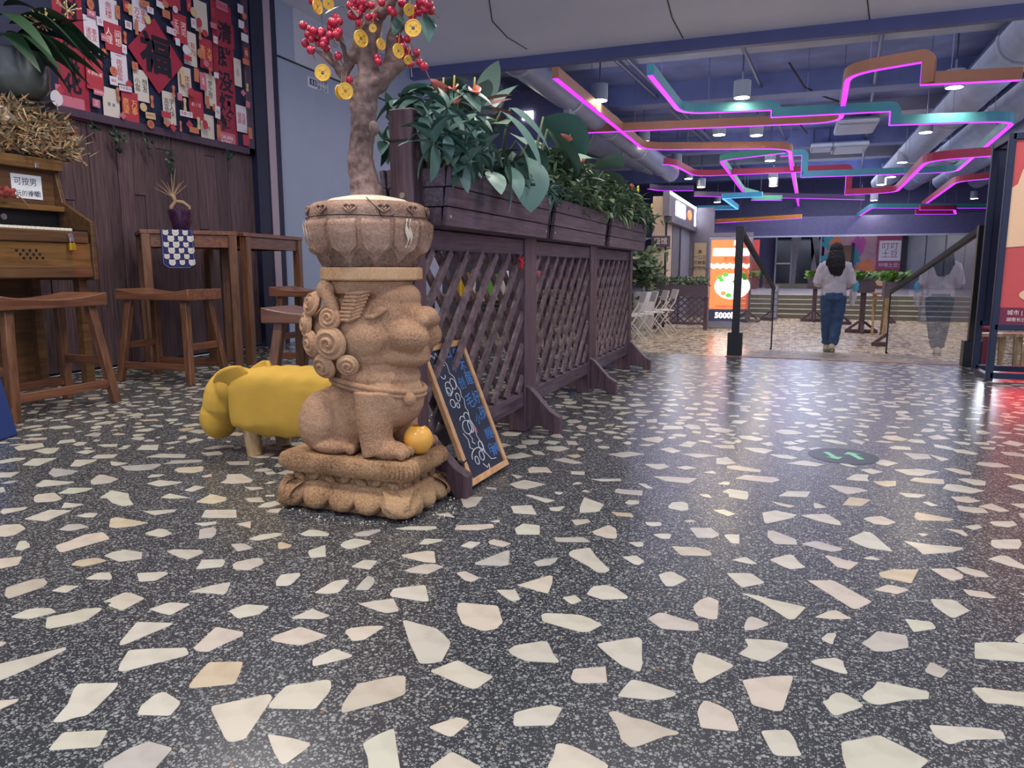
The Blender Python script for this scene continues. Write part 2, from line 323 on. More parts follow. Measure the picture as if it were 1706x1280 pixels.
# ================================================================ structure
def sbox(name, a, b, m_, bevel=0): return struct(MB().bb(a, b).build(name, m_, bevel=bevel))
floor = sbox('floor', (-4.75, -2.6, -.12), (5.0, 6.55, 0), 'terrazzo_dark')
CH = [[(-1356,855),(-1351,868),(-1327,901),(-1293,956),(-1282,951),(-1282,886),(-1292,835),(-1298,815)],[(-1241,781),(-1219,792),(-1207,800),(-1200,794),(-1208,758)],[(-1166,990),(-1130,1011),(-1069,1037),(-1046,1021),(-1047,1012),(-1083,966),(-1110,929),(-1123,927),(-1143,952)],[(-988,1010),(-929,1034),(-909,1003),(-891,967),(-955,928),(-964,935),(-975,965)],[(-1152,871),(-1088,898),(-1079,885),(-1059,828),(-1055,805),(-1070,792),(-1075,778),(-1091,772),(-1114,819),(-1146,856)],[(-998,894),(-989,905),(-940,891),(-934,884),(-925,853),(-978,836),(-993,858)],[(-1050,759),(-988,789),(-965,752),(-1030,718),(-1038,731)],[(-924,724),(-918,764),(-904,790),(-855,790),(-844,746),(-838,732),(-900,708)],[(-880,900),(-826,951),(-813,964),(-802,958),(-797,948),(-781,896),(-771,863),(-766,847),(-782,832),(-795,836),(-875,892)],[(-797,1136),(-747,1127),(-750,1115),(-792,1069),(-798,1068),(-812,1088)],[(-801,996),(-767,1020),(-749,1036),(-738,1038),(-724,1020),(-718,1004),(-711,953),(-783,928),(-792,935),(-799,969)],[(-685,1045),(-634,1094),(-618,1097),(-591,1047),(-605,1022),(-661,960),(-667,964),(-676,983),(-682,1010)],[(-585,1128),(-555,1179),(-546,1179),(-504,1161),(-469,1153),(-469,1147),(-482,1104),(-493,1102)],[(-511,976),(-483,1011),(-475,1018),(-453,1013),(-464,966),(-475,966)],[(-742,870),(-703,875),(-663,875),(-661,866),(-669,820),(-676,818),(-707,840)],[(-587,902),(-578,928),(-563,952),(-558,950),(-537,919),(-505,873),(-492,855),(-536,838),(-561,875)],[(-465,888),(-449,934),(-432,929),(-391,916),(-399,889),(-430,878)],[(-477,1250),(-471,1271),(-425,1307),(-416,1307),(-405,1292),(-391,1267),(-371,1243),(-374,1238),(-432,1223),(-468,1238)],[(-322,1333),(-279,1369),(-249,1390),(-241,1380),(-231,1327),(-223,1289),(-222,1264),(-227,1261),(-257,1270),(-290,1299),(-312,1321)],[(-339,1228),(-288,1256),(-285,1254),(-271,1208),(-273,1203),(-320,1184),(-335,1194)],[(-230,1232),(-205,1230),(-174,1223),(-154,1218),(-149,1210),(-155,1201),(-181,1180),(-236,1170),(-244,1170),(-236,1216)],[(-394,1062),(-372,1084),(-345,1104),(-323,1103),(-323,1088),(-324,1051),(-381,1027),(-386,1034)],[(-247,1119),(-238,1126),(-209,1117),(-184,1118),(-159,1110),(-129,1105),(-131,1097),(-148,1088),(-162,1072),(-177,1054),(-193,1039),(-213,1054),(-220,1074),(-232,1096),(-246,1113)],[(-130,1372),(-97,1365),(-62,1345),(-67,1333),(-111,1264),(-117,1263),(-126,1281),(-135,1311),(-133,1352)],[(-50,1458),(-18,1466),(6,1472),(33,1468),(29,1449),(7,1403),(-10,1377),(-32,1381),(-57,1392),(-41,1429)],[(-45,1298),(-18,1316),(5,1331),(41,1347),(40,1332),(33,1284),(24,1224),(12,1219),(-24,1224),(-33,1259)],[(-101,1211),(-77,1204),(-55,1191),(-40,1142),(-48,1138),(-99,1129),(-103,1148),(-109,1169),(-107,1192)],[(-8,1154),(11,1164),(33,1172),(38,1163),(45,1145),(47,1130),(54,1112),(34,1103),(14,1098),(6,1115)],[(-305,1009),(-292,1013),(-272,1010),(-241,999),(-220,989),(-216,985),(-222,959),(-290,934),(-301,951),(-300,979)],[(72,1411),(84,1424),(117,1442),(129,1434),(130,1413),(135,1388),(124,1385),(94,1396),(76,1404)],[(283,1489),(308,1465),(292,1432),(283,1434),(267,1446)],[(183,1380),(203,1380),(264,1375),(259,1349),(223,1333),(178,1300),(164,1299),(152,1313),(157,1330),(174,1355)],[(87,1279),(97,1285),(102,1302),(113,1316),(127,1316),(152,1292),(151,1284),(107,1240),(100,1245)],[(335,1414),(354,1423),(377,1424),(403,1428),(427,1432),(428,1386),(406,1380),(387,1380),(348,1370),(341,1392)],[(247,1267),(275,1274),(324,1287),(354,1289),(355,1268),(339,1262),(294,1243),(272,1223),(265,1222),(250,1238)],[(111,1168),(143,1190),(168,1209),(199,1191),(232,1167),(225,1155),(207,1127),(116,1093),(111,1131)],[(377,1599),(412,1618),(494,1639),(472,1555),(448,1549),(395,1538),(364,1532)],[(-2089,1359),(-2100,1402),(-2061,1424),(-2008,1403),(-1989,1358),(-1998,1338),(-2041,1326)],[(-1929,1325),(-1919,1335),(-1886,1323),(-1863,1308),(-1858,1284),(-1880,1279)],[(-1808,1340),(-1804,1372),(-1808,1426),(-1778,1459),(-1752,1447),(-1717,1429),(-1717,1416),(-1732,1363),(-1747,1309),(-1759,1310),(-1794,1328)],[(-1661,1494),(-1653,1536),(-1636,1539),(-1585,1519),(-1590,1486),(-1633,1485)],[(-1539,1572),(-1516,1601),(-1494,1589),(-1466,1554),(-1459,1532),(-1486,1512)],[(-1357,1558),(-1349,1598),(-1316,1627),(-1293,1623),(-1295,1600),(-1324,1558)],[(-1376,1511),(-1343,1529),(-1300,1508),(-1322,1475)],[(-1867,1207),(-1856,1222),(-1819,1254),(-1774,1211),(-1793,1178),(-1810,1167)],[(-1651,1257),(-1662,1284),(-1631,1315),(-1592,1310),(-1589,1301),(-1611,1259)],[(-1625,1330),(-1627,1357),(-1609,1381),(-1551,1383),(-1517,1349),(-1553,1314)],[(-1496,1409),(-1492,1428),(-1419,1450),(-1399,1437),(-1403,1386),(-1439,1392)],[(-1367,1398),(-1319,1421),(-1302,1408),(-1287,1380),(-1337,1345)],[(-1273,1399),(-1277,1418),(-1244,1460),(-1228,1457),(-1205,1435),(-1212,1384),(-1248,1378)],[(-1543,1207),(-1544,1245),(-1520,1256),(-1491,1238),(-1480,1226),(-1526,1209)],[(-1454,1276),(-1397,1307),(-1380,1302),(-1376,1258),(-1408,1240)],[(-1671,1107),(-1656,1162),(-1637,1174),(-1608,1162),(-1593,1141),(-1607,1068),(-1631,1075)],[(-1556,1130),(-1556,1162),(-1519,1174),(-1519,1159),(-1514,1135),(-1542,1132)],[(-1257,1236),(-1232,1285),(-1204,1315),(-1173,1267),(-1170,1254),(-1208,1248)],[(-1396,1130),(-1393,1160),(-1392,1185),(-1368,1186),(-1322,1176),(-1320,1113),(-1370,1120),(-1375,1136)],[(-1518,1007),(-1518,1045),(-1500,1059),(-1474,1067),(-1446,1058),(-1453,1044),(-1470,1016),(-1495,1008)],[(-1444,1034),(-1415,1068),(-1404,1091),(-1373,1108),(-1364,1099),(-1351,1051),(-1369,1023),(-1393,998),(-1403,999)],[(-1270,1138),(-1259,1175),(-1246,1184),(-1204,1190),(-1205,1133),(-1225,1133)],[(-1103,1193),(-1090,1232),(-1046,1241),(-1033,1240),(-1031,1201),(-1060,1171),(-1085,1184)],[(-1247,1085),(-1172,1108),(-1169,1098),(-1182,1045),(-1192,1003),(-1201,999),(-1212,1014)],[(-1446,920),(-1435,927),(-1418,930),(-1412,917),(-1419,901)],[(-1076,1126),(-1041,1127),(-1007,1128),(-999,1114),(-1014,1058),(-1016,1040),(-1036,1034),(-1055,1040)],[(-1250,1642),(-1245,1680),(-1219,1686),(-1173,1673),(-1166,1654),(-1225,1632)],[(-1108,1692),(-1099,1718),(-1062,1754),(-1049,1743),(-1064,1692),(-1092,1682)],[(-1024,1772),(-992,1804),(-919,1832),(-911,1815),(-925,1796),(-999,1772)],[(-1262,1563),(-1261,1573),(-1216,1563),(-1211,1549),(-1226,1528),(-1237,1531)],[(-1151,1547),(-1134,1596),(-1085,1527),(-1116,1505),(-1144,1533)],[(-1096,1608),(-1101,1636),(-1086,1666),(-1032,1664),(-1028,1645),(-1054,1592),(-1073,1593)],[(-906,1731),(-859,1745),(-852,1731),(-882,1694),(-901,1687)],[(-792,1716),(-782,1758),(-749,1758),(-756,1710)],[(-735,1773),(-726,1795),(-670,1782),(-681,1748),(-723,1756)],[(-909,1604),(-862,1653),(-840,1658),(-801,1589),(-830,1583),(-897,1595)],[(-710,1623),(-665,1729),(-656,1732),(-625,1642),(-635,1631),(-702,1613)],[(-989,1493),(-982,1544),(-946,1550),(-934,1494),(-955,1493)],[(-854,1518),(-830,1567),(-804,1582),(-772,1575),(-789,1519),(-827,1513)],[(-728,1551),(-711,1569),(-662,1544),(-668,1517),(-687,1516)],[(-1108,1358),(-1120,1392),(-1085,1418),(-1073,1405),(-1062,1358),(-1063,1345),(-1089,1334)],[(-984,1334),(-979,1405),(-961,1423),(-945,1420),(-933,1355),(-951,1340)],[(-905,1381),(-916,1431),(-919,1462),(-896,1452),(-882,1425),(-876,1389)],[(-818,1388),(-825,1418),(-770,1460),(-762,1457),(-718,1388),(-727,1382),(-809,1379)],[(-601,1495),(-559,1511),(-549,1497),(-530,1467),(-544,1452),(-563,1463)],[(-860,1321),(-830,1349),(-799,1372),(-757,1322),(-777,1303),(-801,1306)],[(-654,1400),(-646,1407),(-566,1420),(-547,1386),(-528,1353),(-531,1320),(-551,1303),(-570,1307),(-605,1317),(-640,1366)],[(-956,1212),(-939,1266),(-910,1257),(-883,1252),(-894,1230),(-947,1213)],[(-939,1123),(-937,1141),(-915,1185),(-909,1187),(-837,1175),(-846,1155),(-863,1125),(-884,1120),(-927,1118)],[(-815,1200),(-815,1217),(-786,1238),(-755,1251),(-751,1244),(-760,1186),(-780,1173),(-793,1185)],[(-728,1285),(-724,1290),(-690,1285),(-646,1280),(-613,1255),(-595,1239),(-588,1218),(-579,1166),(-598,1151),(-615,1145),(-636,1169),(-670,1208)],[(-324,1983),(-308,1999),(-276,2005),(-275,1967),(-297,1959)],[(-138,2046),(-131,2059),(-99,2067),(-94,1995),(-115,1993)],[(-576,1863),(-502,1895),(-474,1871),(-477,1864),(-560,1835)],[(-377,1901),(-343,1917),(-337,1910),(-334,1885),(-347,1875)],[(-506,1772),(-503,1792),(-465,1827),(-433,1772),(-380,1699),(-387,1679),(-404,1673),(-439,1706),(-499,1752)],[(-263,1912),(-196,1928),(-163,1912),(-155,1889),(-167,1875),(-230,1857),(-239,1872)],[(-573,1682),(-558,1704),(-522,1731),(-521,1696),(-530,1674),(-555,1658)],[(-370,1792),(-339,1815),(-310,1784),(-320,1754),(-331,1755)],[(-105,1871),(-72,1905),(-42,1866),(-62,1860)],[(-565,1535),(-510,1616),(-501,1614),(-490,1577),(-482,1517),(-526,1528)],[(-264,1713),(-246,1739),(-234,1743),(-195,1709),(-220,1658),(-236,1652),(-251,1680)],[(-110,1780),(-55,1801),(-21,1757),(-27,1746),(-69,1708),(-86,1733)],[(-399,1545),(-398,1576),(-395,1592),(-370,1611),(-343,1601),(-308,1567),(-307,1555),(-358,1531)],[(-446,1511),(-422,1532),(-400,1510),(-415,1484),(-425,1490)],[(-70,1677),(-33,1674),(2,1664),(29,1660),(68,1651),(44,1582),(32,1577),(3,1611),(-25,1644)],[(-464,1413),(-456,1425),(-386,1442),(-361,1434),(-330,1416),(-349,1375),(-366,1369),(-407,1377),(-451,1385)],[(-248,1476),(-230,1512),(-218,1513),(-174,1500),(-145,1493),(-140,1460),(-156,1452),(-212,1441)],[(-164,1568),(-155,1604),(-138,1630),(-114,1617),(-109,1525),(-120,1519),(-151,1527),(-161,1554)],[(-54,1513),(-51,1542),(-45,1562),(-31,1561),(-5,1540),(-12,1529),(-32,1504),(-52,1494)],[(-15,1907),(-4,1922),(30,1959),(41,1961),(56,1913),(71,1886),(36,1860),(17,1872)],[(-25,2076),(-25,2127),(-11,2135),(49,2085),(52,2042),(-4,2027)],[(61,2053),(94,2087),(103,2090),(164,2057),(161,2041),(138,2022),(113,2026)],[(182,2141),(230,2216),(243,2217),(254,2194),(287,2078),(229,2082),(202,2107)],[(322,2175),(392,2169),(465,2176),(461,2161),(430,2127),(357,2083),(349,2121)],[(549,2267),(624,2301),(617,2256),(600,2215),(545,2200),(538,2221)],[(117,1983),(128,1990),(164,1972),(197,1966),(172,1909),(144,1915)],[(208,2002),(232,2024),(251,2005),(222,1996)],[(507,2108),(542,2146),(560,2148),(576,2103),(594,2074),(574,2062),(544,2075)],[(237,1915),(272,1948),(331,1970),(302,1872),(252,1883),(239,1887)],[(359,1986),(409,2005),(427,1972),(421,1946),(395,1922),(379,1940)],[(418,2016),(436,2027),(478,2011),(483,1977),(460,1970),(431,1983)],[(73,1804),(131,1826),(160,1789),(204,1734),(202,1725),(171,1680),(162,1679),(107,1756)],[(215,1801),(247,1843),(266,1843),(293,1831),(262,1793),(249,1797)],[(408,1878),(457,1879),(470,1850),(455,1843),(414,1844)],[(330,1794),(377,1807),(400,1758),(361,1706),(353,1709),(331,1756)],[(83,1606),(115,1651),(130,1659),(142,1644),(159,1627),(119,1610)],[(262,1666),(313,1670),(317,1641),(271,1607)],[(93,1510),(106,1540),(122,1548),(123,1537),(117,1516),(114,1493),(103,1500)],[(453,1639),(467,1664),(486,1688),(506,1695),(489,1630),(467,1628)],[(446,2324),(492,2328),(497,2284),(489,2275),(472,2301)],[(368,2255),(398,2257),(379,2234)],[(202,1586),(231,1587),(254,1587),(255,1558),(252,1533),(234,1520),(214,1503),(189,1494),(179,1506),(167,1519),(186,1552)],[(-2865,2063),(-2857,2113),(-2808,2140),(-2751,2071),(-2759,2044)],[(-2678,2106),(-2671,2149),(-2622,2154),(-2609,2098)],[(-2712,2233),(-2639,2275),(-2604,2236),(-2657,2216)],[(-2481,2226),(-2525,2294),(-2466,2325),(-2398,2252)],[(-2239,2334),(-2231,2393),(-2167,2429),(-2136,2406),(-2212,2330)],[(-2195,2274),(-2147,2327),(-2095,2290),(-2137,2249)],[(-2538,2062),(-2561,2105),(-2490,2142),(-2458,2093),(-2509,2061)],[(-2349,2144),(-2337,2208),(-2235,2238),(-2196,2191)],[(-2834,1907),(-2820,1957),(-2778,1972),(-2762,1946),(-2782,1883),(-2799,1871)],[(-2689,1889),(-2742,1974),(-2663,2013),(-2622,1902)],[(-2503,1940),(-2570,2018),(-2494,2052),(-2477,2021),(-2469,1949)],[(-2424,2048),(-2335,2053),(-2345,2007),(-2373,2008)],[(-2326,2007),(-2216,2090),(-2193,2071),(-2179,2012),(-2228,1976),(-2265,1975)],[(-2203,2088),(-2206,2147),(-2107,2192),(-2087,2163),(-2184,2095)],[(-2003,2199),(-1924,2241),(-1888,2194),(-1955,2169)],[(-2488,1841),(-2539,1899),(-2416,1905),(-2401,1863),(-2421,1813)],[(-2098,2038),(-2105,2067),(-2033,2117),(-1986,2062),(-2002,2028),(-2056,2018)],[(-2673,1772),(-2662,1787),(-2602,1816),(-2568,1759),(-2613,1731)],[(-2524,1690),(-2526,1723),(-2497,1740),(-2495,1701)],[(-2106,1922),(-2125,1960),(-2084,1982),(-2076,1953)],[(-1939,2005),(-1930,2046),(-1903,2018),(-1919,1998)],[(-1871,2058),(-1826,2083),(-1733,2031),(-1725,2004),(-1767,1969),(-1817,1963),(-1828,2005)],[(-2389,1716),(-2424,1775),(-2401,1780),(-2297,1795),(-2304,1761),(-2358,1708)],[(-2267,1831),(-2301,1894),(-2280,1898),(-2187,1877),(-2178,1828),(-2208,1793),(-2234,1803)],[(-2052,1868),(-2043,1915),(-1946,1927),(-1947,1901),(-1982,1855)],[(-1867,1850),(-1875,1909),(-1828,1904),(-1830,1847)],[(-1705,1953),(-1655,1972),(-1629,1963),(-1658,1930)],[(-2232,1677),(-2254,1738),(-2176,1764),(-2166,1729),(-2182,1692)],[(-2270,1624),(-2284,1645),(-2251,1681),(-2165,1641),(-2164,1613),(-2207,1584),(-2229,1592)],[(-2061,1689),(-2096,1766),(-2012,1759),(-1960,1715),(-1899,1676),(-1920,1652),(-1979,1666),(-2038,1697)],[(-1879,1762),(-1887,1808),(-1785,1794),(-1843,1764)],[(-1736,1765),(-1753,1850),(-1677,1838),(-1656,1807),(-1675,1768)],[(-1616,1849),(-1579,1880),(-1531,1842),(-1576,1825)],[(-2081,1571),(-2123,1615),(-2046,1624),(-2055,1589)],[(-2223,1479),(-2243,1503),(-2189,1543),(-2175,1520),(-2194,1468)],[(-2092,1458),(-2101,1548),(-2031,1567),(-2014,1467)],[(-1976,1535),(-1962,1570),(-1930,1574),(-1913,1544),(-1936,1532)],[(-1823,1637),(-1737,1688),(-1726,1666),(-1758,1621)],[(-1612,1656),(-1650,1713),(-1564,1750),(-1510,1690),(-1578,1662)],[(-1797,1496),(-1855,1551),(-1849,1568),(-1719,1564),(-1738,1525),(-1773,1495)],[(-1913,1429),(-1927,1471),(-1897,1486),(-1850,1476),(-1873,1432)],[(-1594,1607),(-1543,1642),(-1527,1625),(-1550,1596)],[(-1474,1645),(-1450,1681),(-1411,1631)],[(-1024,2661),(-986,2736),(-924,2698),(-969,2636),(-1003,2626)],[(-964,2782),(-918,2785),(-883,2732),(-925,2729)],[(-835,2674),(-796,2716),(-708,2663),(-737,2640),(-802,2657)],[(-804,2756),(-767,2791),(-743,2761),(-761,2727)],[(-880,2511),(-874,2542),(-819,2556),(-777,2490),(-809,2489),(-857,2460)],[(-722,2536),(-671,2549),(-662,2505),(-708,2498)],[(-913,2421),(-863,2413),(-872,2374)],[(-875,2303),(-843,2371),(-753,2343),(-800,2265),(-833,2266)],[(-670,2367),(-662,2413),(-636,2399)],[(-628,2460),(-529,2503),(-520,2476),(-584,2446)],[(-702,2274),(-671,2277),(-673,2249),(-692,2251)],[(-619,2305),(-612,2330),(-586,2309)],[(-783,2205),(-765,2211),(-670,2182),(-692,2149)],[(-784,2079),(-727,2111),(-682,2031),(-705,2026),(-752,2019)],[(-669,2106),(-624,2138),(-628,2085),(-654,2083)],[(-579,2143),(-593,2248),(-516,2198),(-513,2126),(-565,2090)],[(-572,2022),(-527,2046),(-512,2022),(-546,1979)],[(-972,2111),(-903,2137),(-887,2043),(-904,2013),(-923,2026)],[(-970,1924),(-938,1954),(-901,1919)],[(-936,2242),(-902,2246),(-891,2227),(-925,2222)],[(-860,1824),(-867,1859),(-775,1907),(-760,1881),(-796,1843)],[(-791,1922),(-769,1951),(-764,1925)],[(-702,1893),(-694,1941),(-643,1943),(-620,1872),(-680,1850)],[(-490,1947),(-458,2016),(-432,1995),(-415,1936),(-414,1915),(-440,1912),(-476,1926)],[(-654,2831),(-582,2906),(-513,2884),(-585,2800)],[(-473,2988),(-438,3038),(-385,2988),(-411,2938)],[(-382,2946),(-313,2967),(-242,2962),(-311,2898)],[(-488,2731),(-418,2758),(-390,2724),(-421,2672),(-452,2687)],[(-365,2726),(-334,2761),(-293,2742),(-332,2705)],[(-239,2918),(-200,2952),(-163,2868),(-196,2831),(-231,2830)],[(-151,3137),(-83,3157),(-33,3134),(-63,3061),(-104,3080)],[(-45,3054),(17,3073),(62,3038),(40,3005),(-10,3011)],[(-192,2814),(-158,2832),(-67,2800),(-71,2765),(-132,2764),(-187,2777)],[(-429,2572),(-391,2586),(-276,2602),(-296,2527),(-371,2528)],[(-151,2649),(-118,2709),(-16,2712),(0,2681),(-29,2636),(-94,2640)],[(-202,2556),(-183,2597),(-162,2594),(-165,2560)],[(-265,2690),(-233,2724),(-217,2689)],[(-461,2465),(-440,2472),(-400,2428),(-419,2417)],[(-514,2336),(-517,2377),(-428,2386),(-421,2332),(-493,2329)],[(-179,2467),(-161,2510),(-99,2500),(-94,2449),(-97,2405),(-154,2418),(-156,2452)],[(-249,2412),(-219,2423),(-203,2386),(-228,2390)],[(-458,2236),(-451,2272),(-418,2273),(-414,2242),(-441,2223)],[(-324,2246),(-318,2294),(-290,2313),(-269,2299),(-260,2236),(-277,2220),(-317,2230)],[(-189,2261),(-159,2280),(-121,2249),(-141,2220)],[(-479,2134),(-418,2145),(-403,2110),(-454,2106)],[(-260,2131),(-241,2149),(-222,2139),(-246,2119)],[(-364,2078),(-321,2095),(-313,2067),(-335,2051),(-354,2055)],[(-236,2075),(-179,2096),(-150,2049),(-163,2016),(-206,2002)],[(-23,2416),(49,2394),(31,2367),(-5,2387)],[(-46,2289),(-10,2325),(53,2306),(40,2269),(-30,2190),(-37,2198)],[(-4,2483),(26,2553),(96,2574),(84,2502)],[(16,2932),(81,3000),(153,2967),(122,2921),(69,2924)],[(205,2998),(232,3016),(270,2965),(234,2963)],[(319,3114),(378,3119),(419,3086),(373,3022),(344,3039)],[(458,3275),(548,3282),(550,3209),(484,3169)],[(553,3279),(615,3225),(581,3176)],[(652,3410),(700,3420),(740,3362),(716,3335),(662,3359)],[(691,3169),(712,3213),(779,3221),(807,3173),(742,3142)],[(273,2932),(311,2962),(351,2928),(309,2880)],[(391,2976),(479,3020),(545,3005),(469,2915),(430,2915)],[(564,3057),(602,3078),(648,3040),(644,2995),(611,2993)],[(215,2776),(252,2859),(298,2869),(288,2809),(290,2776),(246,2767)],[(302,2780),(379,2813),(372,2752),(341,2725),(319,2738)],[(424,2834),(448,2886),(539,2893),(531,2831),(474,2819)],[(585,2915),(615,2938),(673,2920),(658,2859),(625,2851)],[(154,2670),(173,2681),(253,2675),(279,2651),(210,2581),(184,2612)],[(515,2768),(538,2834),(577,2835),(643,2788),(594,2737),(539,2745)],[(369,2663),(451,2668),(423,2626),(387,2618)],[(187,2454),(215,2556),(276,2545),(241,2463)],[(521,2671),(573,2694),(603,2654),(563,2619),(531,2627)],[(582,2589),(629,2639),(664,2570),(634,2551)],[(521,2575),(594,2572),(599,2528),(558,2511),(520,2524)],[(427,2577),(444,2588),(468,2555),(445,2540)],[(103,2444),(114,2446),(141,2413),(108,2389),(102,2406)],[(65,2301),(85,2320),(136,2345),(169,2289),(173,2249),(145,2252),(96,2276)],[(235,2335),(254,2359),(290,2382),(324,2336),(296,2299),(264,2297)],[(380,2404),(392,2457),(435,2447),(489,2426),(471,2402),(389,2378)],[(579,2433),(591,2444),(647,2466),(650,2435),(618,2398),(586,2404)],[(503,2366),(543,2397),(551,2373),(520,2339)],[(755,3062),(809,3061),(837,3026),(815,2977),(778,3010)],[(724,2874),(780,2924),(811,2926),(788,2833),(761,2829)],[(682,2656),(731,2674),(738,2637),(705,2617)],[(828,3430),(880,3441),(932,3400),(903,3364),(835,3379)]]
random.seed(11)
def chip_prism(mb, poly, mat_=0):
    k = len(poly); ar = sum(poly[i][0] * poly[(i + 1) % k][1] - poly[(i + 1) % k][0] * poly[i][1] for i in range(k))
    if ar < 0: poly = poly[::-1]
    vs = [(x, y, -.003) for x, y in poly] + [(x, y, .0007) for x, y in poly]
    mb.add(vs, [tuple(range(k, 2 * k))] + [(i, (i + 1) % k, (i + 1) % k + k, i + k) for i in range(k)], mat_)
chip_boxes = []
def soften(p):
    out = []
    k = len(p)
    for i in range(k):
        a, b, c = V(*p[i - 1], 0), V(*p[i], 0), V(*p[(i + 1) % k], 0)
        u, v = a - b, c - b
        if u.length < 1e-6 or v.length < 1e-6: continue
        t = .0035
        for d in (u, v):
            q = b + d.normalized() * min(t, d.length * .3); out.append((q.x, q.y))
    return out
for i, p in enumerate(CH):
    p = [(x / 1000, y / 1000) for x, y in p]
    cx = sum(q[0] for q in p) / len(p); cy = sum(q[1] for q in p) / len(p); rr = max(math.hypot(q[0] - cx, q[1] - cy) for q in p)
    chip_boxes.append((cx, cy, rr))
    mb = MB(); chip_prism(mb, soften([(x - cx, y - cy) for x, y in p]))
    o = mb.build('terrazzo_chip', 'chip_grey' if abs(cx - .5) < .02 and False else 'chip', floor, local=True); o.location = (cx, cy, 0)
QUAD = [(-3.05, 2.02), (.95, 3.52), (.38, 1.14), (-1.08, .60)]
HOLE = [(-1.95, 2.32), (-1.15, 2.60), (-.98, 2.0), (-1.52, 1.75)]
def inside(q, x, y):
    s_ = [(q[(i + 1) % 4][0] - q[i][0]) * (y - q[i][1]) - (q[(i + 1) % 4][1] - q[i][1]) * (x - q[i][0]) for i in range(4)]
    return all(v > 0 for v in s_) or all(v < 0 for v in s_)
mb = MB(); cells = {}
def near(x, y, r):
    gx, gy = int(x // .14), int(y // .14)
    for a in range(gx - 1, gx + 2):
        for b in range(gy - 1, gy + 2):
            for (px, py, pr_) in cells.get((a, b), ()):
                if math.hypot(px - x, py - y) < (pr_ + r) * .93: return True
    return False
for (x, y, r) in chip_boxes: cells.setdefault((int(x // .14), int(y // .14)), []).append((x, y, r * .8))
cnt = 0
for t in range(26000):
    x = random.uniform(-4.72, 4.9); y = random.uniform(-2.5, 6.5)
    if inside(QUAD, x, y) and not inside(HOLE, x, y): continue
    r = random.choice((.02, .03, .036, .042, .048, .055)) * random.uniform(.85, 1.2)
    if near(x, y, r): continue
    cells.setdefault((int(x // .14), int(y // .14)), []).append((x, y, r)); cnt += 1
    k = random.choice((4, 4, 5, 5, 6)); el = random.uniform(.5, .95); ro = random.uniform(0, PI)
    pts = []
    for j in range(k):
        a = 2 * PI * (j + random.uniform(-.28, .28)) / k; q = r * random.uniform(.85, 1.25)
        u, v = q * math.cos(a), q * math.sin(a) * el
        pts.append((x + u * math.cos(ro) - v * math.sin(ro), y + u * math.sin(ro) + v * math.cos(ro)))
    chip_prism(mb, pts)
o = mb.build('terrazzo_chips', 'chip', floor); o['kind'] = 'stuff'
# ramp, sunken court, steps, upper floor behind
mb = MB(); mb.add([(-.5, 6.55, -.001), (1.45, 6.55, -.001), (1.45, 12.3, -.518), (-.5, 12.3, -.518), (-.5, 6.55, -.6), (1.45, 6.55, -.6), (1.45, 12.3, -.6), (-.5, 12.3, -.6)],
   [(0, 1, 2, 3), (7, 6, 5, 4), (0, 4, 5, 1), (1, 5, 6, 2), (2, 6, 7, 3), (3, 7, 4, 0)])
struct(mb.build('ramp', 'terrazzo_beige'))
sbox('trim_1', (-.5, 6.5, 0.0), (1.45, 6.56, .004), 'kerb_red')
sbox('floor_court', (-9, 6.55, -.62), (10, 21.9, -.52), 'terrazzo_beige')
st = sbox('steps', (-9, 21.0, -.62), (10, 22.0, -.515), 'step_grey')
for i in range(5):
    y0 = 20.7 + i * .3; z0 = -.52 + i * .116
    s_ = MB().bb((-9, y0, z0), (10, 22.2, z0 + .116)).build('step', 'step_grey', st)
    MB().bb((-9, y0 - .012, z0 + .096), (10, y0 + .04, z0 + .118)).build('nosing', 'nosing', s_)
sbox('floor_upper', (-9, 22.2, -.1), (10, 36, .06), 'shop_grey')
# near ceiling
ce = sbox('ceiling', (-4.9, -2.6, 3.3), (6, 8.95, 3.38), 'ceiling_white')
for pts in ([(-2.870, 7.023, 3.298), (-3.070, 7.595, 3.298), (-3.118, 8.156, 3.298), (-3.061, 8.661, 3.298)], [(-1.264, 7.625, 3.298), (-1.298, 8.161, 3.298), (-1.286, 8.890, 3.298)], [(0.536, 8.301, 3.298), (0.632, 9.086, 3.298)]):
    mb = MB()
    for a, b in zip(pts, pts[1:]): mb.bar(a, b, .012, .006)
    mb.build('panel_seam', 'seam', ce)
sbox('trim_2', (-4.9, 8.93, 3.17), (6, 9.03, 3.40), 'fascia')
for i, (x, y, p) in enumerate(PANELS):  # fixtures of the added panel lamps, all out of view
    q = ['behind the fence', 'above the stone lion', 'at the right front', 'above the harmonium', 'before the ramp', 'at the far right', 'behind the camera'][i]
    t = thing('added_ceiling_light', 'added unseen white panel lamp in the pale ceiling ' + q, 'lamp', (x, y, 3.3), 'added unseen panel lamps in the near ceiling')
    MB().bb((x - .47, y - .16, 3.275), (x + .47, y + .16, 3.3)).build('frame', 'white_paint', t)
    MB().bb((x - .45, y - .14, 3.268), (x + .45, y + .14, 3.276)).build('diffuser', 'panel_glow', t)
# hall ceiling with beams
hc = sbox('ceiling_hall', (-9, 8.95, 4.1), (10, 36, 4.2), 'dark_ceiling')
for i, (y, z, m_) in enumerate([(9.6, 3.72, 'beam'), (11.6, 3.9, 'beam_pale'), (14.2, 3.75, 'beam'), (17.0, 3.85, 'beam_pale'), (20.0, 3.7, 'beam'), (23.0, 3.8, 'beam_pale'), (26.0, 3.7, 'beam')]):
    MB().bb((-9, y, z), (10, y + .45, 4.1)).build('beam', m_, hc)
